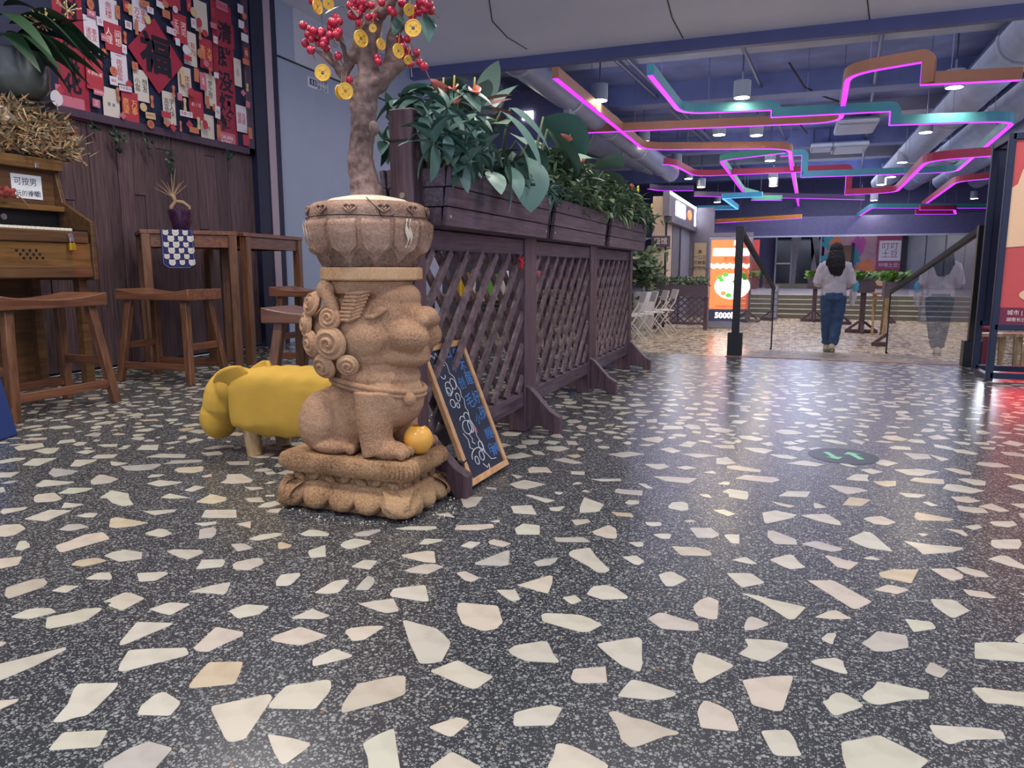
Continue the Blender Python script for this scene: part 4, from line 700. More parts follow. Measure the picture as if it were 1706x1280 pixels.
def coin(c, r, yaw, tilt, lab):
    t = thing('gold_coin', lab, 'ornament', c, 'gold coins hung in the berry tree')
    h = r * .2; n_ = 36; mb = MB(); m_ = Euler((PI / 2 + tilt, 0, yaw)).to_matrix().to_4x4(); m_.translation = Vector(c)
    out = [(r * math.cos(2 * PI * k / n_), r * math.sin(2 * PI * k / n_)) for k in range(n_)]
    inn = []
    for k in range(n_):
        a = 2 * PI * k / n_; s_ = h / max(abs(math.cos(a)), abs(math.sin(a))); inn.append((s_ * math.cos(a), s_ * math.sin(a)))
    rings = [(inn, -.0012), (inn, .0012), ([(x * .86, y * .86) for x, y in out], .0012), ([(x * .9, y * .9) for x, y in out], .0022), (out, .002), (out, -.0012)]
    vs = [m_ @ V(x, y, z) for rg, z in rings for x, y in rg]; k = len(rings)
    mb.add(vs, [(i * n_ + j, i * n_ + (j + 1) % n_, ((i + 1) % k) * n_ + (j + 1) % n_, ((i + 1) % k) * n_ + j) for i in range(k) for j in range(n_)])
    mb.build('disc', 'coin_paper', t, smooth=40)
    mb = MB()
    for q in range(4):
        a = q * PI / 2 + PI / 4; p_ = V(r * .5 * math.cos(a), r * .5 * math.sin(a), .0018); mb.box(m_ @ p_, (r * .22, r * .05, .001), m_.to_3x3()); mb.box(m_ @ (p_ + V(r * .05, 0, 0)), (r * .05, r * .24, .001), m_.to_3x3())
    mb.build('raised_marks', 'gold', t)
    mb = MB(); mb.tube([m_ @ V(0, r * .95, 0), m_ @ V(0, r * .95, 0) + V(.002, .004, .03)], .0008, 4); mb.build('thread', 'gold', t)
CL = ['gold coin farthest left in the berry tree, in front of the grey wall', 'gold coin turned half sideways at the left of the tree trunk, front one of two', 'gold coin behind another one at the left of the tree trunk', 'gold coin seen edge-on in the middle of the berry tree', 'large gold coin hanging at the upper right of the berry tree against the ceiling', 'small gold coin in the middle of the berry tree between two branches', 'gold coin seen from its dark edge right of the tree\'s main stem', 'gold coin hanging from the right branch of the berry tree', 'gold coin above the largest right-hand coin of the berry tree', 'gold coin at the upper left of the berry tree, right one of two', 'gold coin seen edge-on at the upper left of the berry tree, left one of two', 'gold coin lowest on the right branch of the berry tree beside red berries']
for i, (x, y, z, r, yaw, tilt) in enumerate([(-1.270, 1.865, 1.280, 0.0227, 0.35, 0.05), (-1.198, 1.865, 1.225, 0.0227, 1.00, 0.10), (-1.212, 1.865, 1.223, 0.0206, 1.25, 0.00), (-1.161, 1.895, 1.368, 0.0232, 1.15, 0.00), (-0.997, 1.895, 1.378, 0.0227, 0.30, 0.05), (-1.122, 1.895, 1.391, 0.0108, 0.40, 0.20), (-1.098, 1.895, 1.347, 0.0154, 1.25, 0.10), (-1.044, 1.895, 1.324, 0.0193, 1.20, 0.10), (-1.009, 1.895, 1.426, 0.0154, 1.00, 0.40), (-1.243, 1.865, 1.459, 0.0154, 0.90, 0.30), (-1.279, 1.865, 1.456, 0.0206, 1.50, 0.00), (-1.015, 1.895, 1.298, 0.0116, 0.90, 0.50)]): coin((x, y, z), r, yaw, tilt, CL[i])
# a few leaves of the berry tree
def leaf_mesh(name, m_, L, W, curl_=.25, fold=.15, tip=1.6, nseg=8, base=.35):
    """leaf along +Y, face up +Z, drooping by curl_"""
    mb = MB()
    def fn(u, v):
        s_ = (u - .5) * 2; wv = W / 2 * (math.sin(PI * min(1, v ** (1 / tip) if tip > 1 else v)) ** .8 + (.02 if v < .99 else 0)) if tip != 0 else W / 2
        z = -curl_ * L * v * v + fold * abs(s_) * wv
        return V(s_ * wv, L * v * (1 - .25 * curl_ * v), z)
    mb.grid(5, nseg, fn)
    me = mb.mesh(name, m_)
    for p in me.polygons: p.use_smooth = True
    return me
def aim(loc, d, roll=0.0, s=1.0):
    """leaf frame: +Y along d, +Z as far up as it can be"""
    d = Vector(d).normalized(); x = d.cross(V(0, 0, 1)); x = x.normalized() if x.length > 1e-3 else V(1, 0, 0); z = x.cross(d)
    m_ = Matrix((x, d, z)).transposed().to_4x4() @ Matrix.Rotation(roll, 4, 'Y') @ Matrix.Scale(s, 4); m_.translation = Vector(loc); return m_
bl = leaf_mesh('leaf', 'leaf', .07, .032, .3)
for p, d in (((-1.231, 1.930, 1.469), (-.4, -.5, -.1)), ((-1.205, 1.920, 1.469), (.5, -.4, -.3)), ((-1.281, 1.900, 1.466), (-.2, -.3, -.9)), ((-0.989, 1.940, 1.416), (.7, -.3, -.2)), ((-0.971, 1.930, 1.414), (.3, -.5, -.7)), ((-1.075, 1.960, 1.440), (.2, -.6, -.6)), ((-1.162, 1.900, 1.502), (-.6, -.2, .3)), ((-1.013, 1.900, 1.483), (.6, -.2, .4)), ((-1.113, 1.950, 1.575), (.2, -.5, .6))):
    link_copy(bl, 'leaf', tree, aim(p, d, random.uniform(-.6, .6), random.uniform(.9, 1.3)))
# ================================================================ yellow animal stool
YS = thing('animal_footstool', 'low yellow cloth footstool shaped like a floppy-eared animal on wooden legs', 'stool', (-1.82, 2.42, 0))
mb = MB()
def ysec(u, v):
    a = u * 2 * PI; c, s_ = math.cos(a), math.sin(a); p = .45
    x = -2.06 + v * .60; e = (1 - abs(2 * v - 1) ** 7) ** .5 * .15 + .85
    yy = math.copysign(abs(c) ** p, c) * .145 * e; zz = math.copysign(abs(s_) ** p, s_) * .125 * e
    fo = .006 * math.sin(a * 5 + v * 9) * (s_ < .3) + .004 * math.sin(v * 40 + a * 3)
    return V(x, 2.42 + yy * (1 + fo * 3), .207 + zz * (1.04 if s_ > 0 else 1.0) + .008 * math.sin(v * PI) * (s_ > 0) + fo)
mb.grid(56, 26, ysec, True); mb.ell((-2.055, 2.42, .207), (.01, .12, .1)); mb.ell((-1.46, 2.42, .207), (.012, .12, .1))
mb.build('body_cover', 'yellow_cloth', YS, smooth=180)
mb = MB(); mb.ell((-2.135, 2.385, .215), (.085, .115, .125), (0, .2, 0)); mb.ell((-2.165, 2.36, .13), (.062, .095, .085)); mb.ell((-2.09, 2.39, .26), (.075, .115, .085))
blob(mb, 'head_cover', 'yellow_cloth', YS, .007, 4, disp=.008, dscale=14)
def ear(sy):
    mb = MB()
    def fn(u, v):
        s_ = (u - .5) * 2; w_ = .05 * math.sin(PI * (.18 + .75 * v)) ** .7
        return V(-2.115 + .13 * v - .01 * s_, 2.385 + sy * (.075 + .02 * math.sin(PI * v)) + s_ * w_ * .35 * sy, .272 + .075 * v + s_ * w_ * .75)
    mb.grid(9, 12, fn); o = mb.build('ear', 'yellow_cloth', YS, smooth=180); so = o.modifiers.new('s', 'SOLIDIFY'); so.thickness = .016; so.offset = 0
ear(-1); ear(1)
for x in (-1.97, -1.56):
    for y in (2.33, 2.51): mb = MB(); mb.tube([(x, y, 0), (x + (.012 if x > -1.8 else -.012), y, .11)], [.03, .034], 14); mb.build('leg', 'crate_wood', YS, smooth=40)
# ================================================================ chalkboard on its stand
c0 = V(*(-0.968, 2.185, 0.000)); c1 = V(*(-0.956, 2.496, 0.000)); tr_ = V(*(-1.144, 2.490, 0.461))
cb = thing('chalkboard', 'small wood-framed chalkboard with blue chalk writing leaning beside the lion', 'chalkboard', c0)
right = (c1 - c0).normalized(); upv = (tr_ - c1); CBH = upv.length; CBW = (c1 - c0).length; upv.normalize()
M = frame(right, upv, c0 + V(0, 0, .012)); nrm = M.col[2].to_3d()
mb = MB(); mb.plate([(.01, .01), (CBW - .01, .01), (CBW - .01, CBH - .01), (.01, CBH - .01)], M @ Matrix.Translation((0, 0, -.006)), .008); mb.build('slate', 'chalkboard', cb)
for (x0, y0, x1, y1) in ((0, 0, CBW, .022), (0, CBH - .022, CBW, CBH), (0, .022, .022, CBH - .022), (CBW - .022, .022, CBW, CBH - .022)):
    mb = MB(); mb.plate([(x0, y0), (x1, y0), (x1, y1), (x0, y1)], M @ Matrix.Translation((0, 0, -.01)), .02); mb.build('frame_rail', 'pale_wood', cb, bevel=.003, seg=2)
def chalk(pts, m_, r=.0016, name='chalk_drawing'):
    mb = MB(); mb.tube([M @ V(x * CBW, y * CBH, .0025) for x, y in pts], r, 4, True); return mb.build(name, m_, cb)
def arc(cx, cy, rx, ry, a0=0, a1=360, n_=14): return [(cx + rx * math.cos(math.radians(a0 + (a1 - a0) * k / n_)), cy + ry * math.sin(math.radians(a0 + (a1 - a0) * k / n_))) for k in range(n_ + 1)]
zig = [(.42, .95), (.40, .88), (.44, .84), (.43, .78), (.50, .74), (.49, .68), (.53, .64), (.50, .60), (.54, .57), (.50, .52), (.53, .48), (.50, .43), (.55, .36), (.52, .30), (.56, .24), (.58, .16), (.66, .10), (.78, .09)]
chalk(zig, 'chalk_white')
for a in ([(.1, .9), (.18, .93), (.22, .9), (.28, .94), (.33, .86)], arc(.2, .84, .05, .02, 20, 160), arc(.34, .83, .05, .02, 20, 160), arc(.27, .78, .05, .03, 190, 350), arc(.3, .68, .07, .045), arc(.42, .70, .06, .04), arc(.27, .655, .05, .03), arc(.42, .60, .04, .03), arc(.26, .57, .05, .03), arc(.36, .545, .03, .02),
          arc(.34, .44, .06, .025, 0, 180), arc(.45, .45, .06, .03, 0, 200), arc(.38, .38, .10, .05), arc(.46, .375, .05, .045), [(.24, .35), (.3, .3), (.28, .24), (.34, .22)], [(.36, .33), (.40, .29), (.37, .27), (.42, .25)], arc(.40, .16, .16, .06, 0, 180), arc(.33, .14, .04, .03), arc(.47, .155, .05, .035), [(.43, .10), (.5, .06), (.56, .08), (.53, .02)], arc(.53, .22, .05, .035)):
    chalk(a, 'chalk_white', .0018)
chalk(arc(.54, .335, .03, .02), 'chalk_pink')
for ch, x, y, s_ in (('像', .78, .90, .055), ('不', .80, .79, .045), ('醒', .84, .70, .05), ('好', .85, .55, .05), ('孩', .86, .43, .05), ('削', .80, .27, .04), ('遍', .90, .27, .045), ('石', .56, .92, .045), ('小', .60, .81, .04), ('创', .63, .68, .045), ('毛', .66, .54, .055), ('小', .70, .40, .04), ('白', .74, .17, .035), ('真', .80, .135, .035), ('棒', .88, .15, .04)):
    text(ch, s_ * 1.1, 'chalk_blue', cb, M @ Matrix.Translation((x * CBW, y * CBH, .0022)), .0003, 'chalk_writing')
mb = MB(); mb.box((-1.02, 2.195, .05), (.06, .055, .10)); mb.box((-1.03, 2.195, .012), (.12, .06, .024)); mb.build('stand_foot', 'soft_black', cb, bevel=.002)
mb = MB(); mb.bar((-1.05, 2.22, .05), (-1.04, 2.47, .05), .025, .03); mb.build('stand_bar', 'soft_black', cb)
# ================================================================ trellis planters
FX0, FX1 = -1.18, -1.10
def clip(y0, z0, y1, z1, a, b, c, d):
    """segment clipped to the rectangle [a,b] x [c,d]"""
    t0, t1 = 0, 1; dy, dz = y1 - y0, z1 - z0
    for p, q in ((-dy, y0 - a), (dy, b - y0), (-dz, z0 - c), (dz, d - z0)):
        if abs(p) < 1e-9:
            if q < 0: return None
        else:
            r = q / p
            if p < 0: t0 = max(t0, r)
            else: t1 = min(t1, r)
    return None if t1 - t0 < .06 else (y0 + dy * t0, z0 + dz * t0, y0 + dy * t1, z0 + dz * t1)
def fence_unit(ya, yb, py0, py1, label, tall=False, foot_near=False):
    t = thing('trellis_planter', label, 'planter', (-1.14, (ya + yb) / 2, 0), 'row of trellis planters')
    for y in (ya, yb - .08):
        top = 1.215 if (tall and y == ya) else .87
        MB().bb((FX0, y, 0.0), (FX1, y + .08, top)).build('post', 'fence_wood_z', t, bevel=.004)
        if tall and y == ya:
            MB().bb((FX0 - .002, y - .002, 1.118), (FX1 + .002, y + .082, 1.124)).build('groove', 'soft_black', t)
            mb = MB(); mb.cyl((-1.137, y - .004, .957), (-1.137, y + .004, .957), .009, .009, 14); mb.build('screw', 'screw', t)
    a, b = ya + .08, yb - .08
    MB().bb((FX0 + .015, a, .795), (FX1 - .008, b, .862)).build('top_rail', 'fence_wood_y', t, bevel=.003)
    MB().bb((FX0 + .015, a, .115), (FX1 - .008, b, .185)).build('bottom_rail', 'fence_wood_y', t, bevel=.003)
    sp = .142; k = -8
    while k < 16:
        y = a + k * sp + .03
        s_ = clip(y, .185, y + .61, .795, a, b, .185, .795)
        if s_:
            mb = MB(); c = ((s_[0] + s_[2]) / 2, (s_[1] + s_[3]) / 2); mb.bar((-1.114, s_[0], s_[1]), (-1.114, s_[2], s_[3]), .033, .012, (1, 0, 0)); mb.build('slat', 'slat_wood', t)
        s_ = clip(y + .61, .185, y, .795, a, b, .185, .795)
        if s_: mb = MB(); mb.bar((-1.150, s_[0], s_[1]), (-1.150, s_[2], s_[3]), .03, .012, (1, 0, 0)); mb.build('slat', 'slat_wood', t)
        k += 1
    fy = [yb - .07] + ([ya + .02] if foot_near else [])
    for y in fy:
        mb = MB(); out = [(-.94, 0), (-.985, 0), (-1.0, .022), (-1.03, .03), (-1.25, .03), (-1.28, .022), (-1.295, 0), (-1.34, 0), (-1.34, .075), (-1.30, .10), (-1.20, .20), (-1.18, .21), (-1.10, .21), (-1.08, .20), (-.985, .10), (-.94, .075)]
        mb.plate([(x, z) for x, z in out[::-1]], Matrix(((1, 0, 0, 0), (0, 0, -1, y + .05), (0, 1, 0, 0), (0, 0, 0, 1))), .045); mb.build('foot', 'fence_wood_z', t, bevel=.003)
    # planter box: planks on both long sides and both ends, soil inside
    zt, zb = 1.047, .865
    for i in range(3):
        z0 = zb + (zt - zb) * i / 3 + .0015; z1 = zb + (zt - zb) * (i + 1) / 3 - .0015
        for sx in (1, -1):
            def xx(z): return -1.125 + sx * (.108 + .022 * (z - zb) / (zt - zb))
            mb = MB(); th = -.018 * sx
            mb.add([(xx(z0), py0, z0), (xx(z0), py1, z0), (xx(z1), py1, z1), (xx(z1), py0, z1), (xx(z0) + th, py0, z0), (xx(z0) + th, py1, z0), (xx(z1) + th, py1, z1), (xx(z1) + th, py0, z1)],
                   [(0, 1, 2, 3), (7, 6, 5, 4), (0, 4, 5, 1), (1, 5, 6, 2), (2, 6, 7, 3), (3, 7, 4, 0)] if sx > 0 else [(3, 2, 1, 0), (4, 5, 6, 7), (1, 5, 4, 0), (2, 6, 5, 1), (3, 7, 6, 2), (0, 4, 7, 3)])
            pl = mb.build('plank', 'fence_wood_y', t, bevel=.002)
            if i != 1:
                for yy in (py0 + .02, py1 - .02): m2 = MB(); m2.cyl((xx((z0 + z1) / 2) - .002 * sx, yy, (z0 + z1) / 2), (xx((z0 + z1) / 2) + .003 * sx, yy, (z0 + z1) / 2), .006, .005, 10); m2.build('screw', 'screw', pl)
        for y in (py0 + .004, py1 - .022):
            h0 = .088 + .022 * (z0 - zb) / (zt - zb); MB().bb((-1.125 - h0, y, z0), (-1.125 + h0, y + .018, z1)).build('end_plank', 'fence_wood_y', t, bevel=.002)
    MB().bb((-1.21, py0 + .02, zb), (-1.04, py1 - .02, zb + .015)).build('base_board', 'fence_wood_y', t)
    MB().bb((-1.225, py0 + .022, .98), (-1.025, py1 - .022, 1.02)).build('soil', 'soil', t)
    return t
f1 = fence_unit(2.07, 3.18, 2.13, 3.14, 'nearest dark wooden trellis planter with a tall end post behind the stone lion', True, True)
f2 = fence_unit(3.18, 4.32, 3.235, 4.21, 'middle dark wooden trellis planter of the row of three')
f3 = fence_unit(4.32, 5.46, 4.335, 5.44, 'farthest dark wooden trellis planter of the row, next to the ramp')
mb = MB(); rb = V(*(-1.095, 3.029, 0.766))
for d in ((0, -.03, .012), (0, .022, -.008), (0, .02, .02), (0, -.005, -.028), (0, .012, -.03)): mb.bar(rb, rb + V(*d), .006, .012, (1, 0, 0))
mb.ell(rb, .008); o = mb.build('ribbon_bow', 'ribbon'); tag(o, 'red ribbon tied to the trellis slats of the nearest planter', 'ribbon')
# ---------------------------------------------------------------- plants in the planters
random.seed(31)
def whorl(plant, c, axis, nl, mesh, s, spread=1.2, jit=.25):
    ax = Vector(axis).normalized(); x = ax.orthogonal().normalized(); y = ax.cross(x); a0 = random.random() * 6
    for i in range(nl):
        a = a0 + 2 * PI * i / nl + random.uniform(-jit, jit); d = (x * math.cos(a) + y * math.sin(a)) * spread + ax * random.uniform(.0, .45)
        link_copy(mesh, 'leaf', plant, aim(Vector(c), d, random.uniform(-.4, .4), s * random.uniform(.8, 1.15)))
sch = leaf_mesh('leaf', 'leaf', .105, .044, .32, .2, 1.25)
P1 = thing('umbrella_plant', 'umbrella plant with whorls of oval leaves at the near end of the trellis planters', 'plant', (-1.13, 2.35, 1.02))
for (c, ax, s_) in (((-1.100, 2.219, 1.293), (.1, -.3, 1), 1.15), ((-1.080, 2.398, 1.333), (.4, -.2, .8), 1.1), ((-1.200, 2.636, 1.362), (.2, .1, 1), 1.0), ((-1.220, 2.225, 1.279), (-.5, -.3, .7), 1.0), ((-1.000, 2.012, 1.093), (.7, -.6, -.1), 1.1), ((-0.990, 2.149, 1.105), (.8, -.3, .2), .9), ((-1.000, 2.322, 1.169), (.7, 0, .4), .95), ((-1.040, 2.149, 1.179), (.4, -.5, .3), .9), ((-1.080, 2.106, 1.192), (-.2, -.7, .3), .9), ((-1.080, 2.323, 1.232), (.3, -.5, .5), .9), ((-1.050, 2.429, 1.259), (.5, -.3, .6), .9), ((-1.250, 2.223, 1.206), (-.7, -.4, .2), .9), ((-1.270, 2.197, 1.146), (-.8, -.3, -.2), .9), ((-1.150, 2.162, 1.234), (0, -.5, .7), .85), ((-0.970, 2.291, 1.106), (.8, -.2, -.2), .8), ((-0.960, 2.148, 1.050), (.8, -.3, -.5), .75), ((-1.120, 2.166, 1.260), (.1, -.6, .7), .9), ((-1.000, 2.109, 1.213), (.6, -.6, .3), .9), ((-1.000, 2.241, 1.193), (.6, -.5, .3), .9), ((-1.020, 2.038, 1.141), (.4, -.8, .1), .85), ((-0.980, 2.064, 1.126), (.7, -.6, .1), .85), ((-0.970, 2.172, 1.116), (.8, -.4, 0), .85), ((-1.000, 2.415, 1.155), (.7, 0, .3), .9), ((-1.080, 2.638, 1.268), (.4, -.3, .7), .9), ((-1.150, 2.428, 1.365), (0, -.3, 1), .9), ((-0.970, 2.242, 1.090), (.8, -.2, -.2), .7), ((-0.980, 2.126, 1.071), (.7, -.5, -.2), .7)):
    c = Vector(c); whorl(P1, c, ax, 7, sch, s_)
    b = V(-1.12, min(max(c.y, 2.2), 2.75), 1.0); mb = MB(); mb.tube([b, b.lerp(c, .6) + V(0, 0, .03), c], [.006, .005, .004], 6); mb.build('stem', 'stem', P1, smooth=180)
spm = MB()
def spf(u, v):
    s_ = (u - .5) * 2; wv = .032 * math.sin(PI * min(1, .12 + .88 * v)) ** .6 * (1 - .25 * v); return V(s_ * wv, .075 * v - .012 * abs(s_) * (1 - v) * 2, .012 * s_ * s_ + .01 * v * v)
spm.grid(9, 9, spf); spathe = spm.mesh('spathe', 'spathe'); [setattr(p, 'use_smooth', True) for p in spathe.polygons]
P2 = thing('anthurium', 'flamingo plant with coral red waxy flowers and glossy leaves above the nearest planter', 'plant', (-1.12, 2.5, 1.02))
for i, (c, d) in enumerate((((-1.050, 2.186, 1.281), (-.3, -.8, .25)), ((-1.050, 2.266, 1.306), (.3, -.7, -.4)), ((-1.030, 2.384, 1.326), (.5, -.5, -.5)), ((-1.020, 2.227, 1.252), (.2, -.8, -.3)), ((-1.000, 3.417, 1.321), (-.5, -.8, .3)), ((-1.000, 3.674, 1.283), (.1, -.5, -.7)))):
    c = Vector(c); link_copy(spathe, 'spathe', P2, aim(c, d, .3, .72)); mb = MB(); mb.tube([c, c + V(0, -.005, -.12), V(-1.12, c.y + .03, 1.0)], .0025, 5); mb.build('stem', 'stem', P2)
    m2 = MB(); m2.tube([c, c + V(.012, -.02, .035)], [.004, .0025], 7); m2.build('spadix', 'spadix', P2, smooth=180)
big = leaf_mesh('leaf', 'leaf_big', .30, .21, .30, .10, 1.15, 10)
med = leaf_mesh('leaf', 'leaf_big', .20, .12, .35, .12, 1.15, 9)
for (c, d, m_, s_) in (((-1.150, 2.779, 1.358), (.1, -.1, 1), med, .9), ((-1.180, 2.948, 1.389), (.2, .5, .9), med, .95), ((-1.120, 2.648, 1.326), (.3, -.5, .8), med, .7)): link_copy(m_, 'leaf', P2, aim(c, d, random.uniform(-.3, .3), s_))
P3 = thing('elephant_ear', 'leafy plant with very large drooping blue-green leaves over the middle of the planters', 'plant', (-1.12, 3.1, 1.02))
for (c, d, m_, s_, r_) in (((-1.000, 2.556, 1.289), (.7, .2, -.55), big, .85, .2), ((-1.030, 2.726, 1.335), (.75, .6, -.5), big, .9, .5), ((-1.080, 3.276, 1.407), (.55, .95, -.25), big, 1.0, -.3), ((-1.050, 3.245, 1.348), (.5, .85, -.5), big, 1.0, .4), ((-0.980, 2.756, 1.161), (.3, -.3, -.8), big, .75, .1), ((-0.980, 2.504, 1.147), (.35, .0, -.75), big, .8, -.4), ((-1.000, 2.710, 1.210), (.5, .2, -.7), med, .9, .2), ((-1.000, 2.847, 1.220), (.2, .8, -.6), med, .9, 0), ((-1.050, 2.593, 1.237), (.4, -.6, .2), med, .9, .3), ((-1.000, 3.543, 1.257), (.5, .8, .3), med, 1.1, .3), ((-1.050, 4.020, 1.292), (.4, .9, .35), big, .9, -.3), ((-1.000, 4.089, 1.267), (.6, .7, -.1), med, .9, .1), ((-1.150, 3.358, 1.280), (-.4, .4, .5), big, .8, .2), ((-1.100, 2.598, 1.178), (.2, -.5, .5), med, .9, .4), ((-0.970, 2.536, 1.099), (.4, -.2, -.4), med, .7, 0), ((-0.970, 2.367, 1.058), (.5, -.4, -.3), med, .6, 0)):
    c = Vector(c); link_copy(m_, 'leaf', P3, aim(c, d, r_, s_)); b = V(-1.12, c.y + random.uniform(-.1, .1), 1.0); mb = MB(); mb.tube([b, b.lerp(c, .6) + V(0, 0, .04), c], [.009, .007, .005], 6); mb.build('stem', 'stem', P3, smooth=180)
cro = leaf_mesh('leaf', 'spathe', .16, .035, .1, .1, 1.3); mat('croton', (150, 96, 88), .45, var=.5, scale=25); cro.materials[0] = MAT['croton']
for c, d in (((-1.060, 2.479, 1.309), (.4, .8, .35)), ((-1.080, 2.553, 1.305), (.4, .85, .1)), ((-1.050, 2.526, 1.277), (.4, .8, -.05)), ((-1.100, 2.688, 1.343), (.2, .9, .4))): link_copy(cro, 'leaf', P3, aim(c, d, random.uniform(-.5, .5), 1.1))
def bush(name, label, y0, y1, n_, m_, lmesh, z1, seedv, sprig=0):
    """one bushy plant: larger leaves as parts, the fine foliage joined"""
    random.seed(seedv)
    t = thing(name, label, 'plant', (-1.12, (y0 + y1) / 2, 1.02)); mb = MB()
    for i in range(n_):
        y = random.uniform(y0, y1); x = random.gauss(-1.12, .07); e = 1 - abs((y - (y0 + y1) / 2) / ((y1 - y0) / 2)) ** 3 * .35
        z = 1.03 + (z1 - 1.03) * random.random() ** .8 * e * max(.3, 1 - ((x + 1.12) / .2) ** 2)
        d = V(random.gauss(.25 if x > -1.12 else -.3, .5), random.gauss(0, .6), random.gauss(.15, .5)).normalized(); L = random.uniform(.035, .085); s_ = d.cross(V(0, 0, 1)).normalized() if abs(d.z) < .95 else V(1, 0, 0)
        w_ = L * random.choice((.1, .14, .3)); p = V(x, y, z); u = s_.cross(d)
        mb.add([p, p + d * L * .5 + s_ * w_ + u * .004, p + d * L - V(0, 0, L * .25), p + d * L * .5 - s_ * w_ + u * .004], [(0, 1, 2), (0, 2, 3)])
    o = mb.build('fine_foliage', m_, t); o['kind'] = 'stuff'
    for i in range(26):
        y = random.uniform(y0, y1); sd = random.choice((1, 1, -1)); p = V(-1.12 + sd * random.uniform(.02, .1), y, random.uniform(1.05, z1 * .98)); d = V(sd * random.uniform(.2, .9), random.uniform(-.6, .6), random.uniform(-.5, .6)); link_copy(lmesh, 'leaf', t, aim(p, d, random.uniform(-.8, .8), random.uniform(.6, 1)))
    return t
nar = leaf_mesh('leaf', 'leaf_fern', .15, .022, .5, .2, 1.3)
b1 = bush('fern', 'dark fern filling the far half of the nearest planter below the big leaves', 2.65, 3.2, 900, 'leaf', nar, 1.17, 41)
b2 = bush('spider_plant', 'bushy grassy plant with arching leaves filling the middle planter', 3.2, 4.25, 3600, 'leaf_fern', nar, 1.31, 42)
b3 = bush('asparagus_fern', 'feathery fern with red and yellow dots filling the farthest planter', 4.3, 5.45, 4200, 'leaf_fern', nar, 1.31, 43)
random.seed(77)
for i in range(60):   # feathery sprays
    pass
for (p, m_, r) in (((-1.000, 4.858, 1.258), 'flower_red', .02), ((-1.000, 5.077, 1.268), 'flower_yellow', .02), ((-0.980, 4.832, 1.138), 'flower_red', .022), ((-0.990, 5.560, 1.187), 'flower_yellow', .022), ((-1.000, 5.604, 1.117), 'flower_yellow', .018)):
    mb = MB(); p = Vector(p)
    for k in range(5): a = k * 2 * PI / 5; mb.ell(p + V(.0, r * .7 * math.cos(a), r * .7 * math.sin(a)), (r * .3, r * .55, r * .55), None, 8, 6)
    mb.build('blossom', m_, b3, smooth=180)
# ================================================================ stools and tables at the left
def stool(name, label, loc, rz, L=.6, W=.32, h=.61, group='saddle-seat wooden stools'):
    t = thing(name, label, 'stool', loc, group, rz)
    mb = MB(); th = .052
    def top(u, v): s_ = (u - .5) * 2; return V(s_ * L / 2, (v - .5) * W, h - .028 * (1 - s_ * s_))
    n_ = 15; vs = [top(i / (n_ - 1), j) for j in (0, 1) for i in range(n_)] + [top(i / (n_ - 1), j) - V(0, 0, th - .012 * (1 - ((i / (n_ - 1) - .5) * 2) ** 2) * 0) for j in (0, 1) for i in range(n_)]
    vs = [V(v.x, v.y, v.z) for v in vs]
    for k in range(2 * n_, 4 * n_): vs[k].z = h - th - .02
    fs = []
    for i in range(n_ - 1):
        fs += [(i, i + 1, n_ + i + 1, n_ + i), (2 * n_ + i + 1, 2 * n_ + i, 3 * n_ + i, 3 * n_ + i + 1), (2 * n_ + i, 2 * n_ + i + 1, i + 1, i), (n_ + i, n_ + i + 1, 3 * n_ + i + 1, 3 * n_ + i)]
    fs += [(0, n_, 3 * n_, 2 * n_), (n_ - 1, 3 * n_ - 1, 4 * n_ - 1, 2 * n_ - 1)]
    mb.add(vs, fs); mb.build('seat', 'stool_wood_x', t, local=True, bevel=.005, seg=2, smooth=30)
    ft = {}
    for sx in (-1, 1):
        for sy in (-1, 1):
            a = V(sx * (L / 2 - .075), sy * (W / 2 - .05), h - .06); b = V(sx * (L / 2 - .01), sy * (W / 2 + .015), 0); ft[sx, sy] = (a, b)
            mb = MB(); mb.bar(a, b + (b - a).normalized() * -.0, .048, .042, (0, 1, 0))
            for v in mb.v:
                if v.z < .03: v.z = 0
            mb.build('leg', 'stool_wood_z', t, local=True, bevel=.004)
    def at(k, z): a, b = ft[k]; return a.lerp(b, (a.z - z) / a.z)
    for sx in (-1, 1): mb = MB(); mb.bar(at((sx, -1), .24), at((sx, 1), .24), .022, .045); mb.build('stretcher', 'stool_wood_y', t, local=True, bevel=.003)
    for sy in (-1, 1): mb = MB(); mb.bar(at((-1, sy), .11), at((1, sy), .11), .022, .045); mb.build('stretcher', 'stool_wood_x', t, local=True, bevel=.003)
    return t
stool('wooden_stool', 'wooden saddle-seat stool standing in front of the harmonium', (-3.66, 2.72, 0), PI / 2 + .04, .62, .32, .61)
stool('wooden_stool', 'wooden saddle-seat stool tucked under the table with the cat-print cloth', (-3.85, 3.80, 0), .02, .60, .30, .61)
stool('wooden_stool', 'wooden saddle-seat stool beside the second table, half hidden behind the lion', (-3.30, 4.62, 0), .0, .56, .30, .61)
stool('wooden_stool', 'wooden saddle-seat stool right behind the yellow footstool and the lion', (-2.04, 2.96, 0), .12, .52, .30, .56)
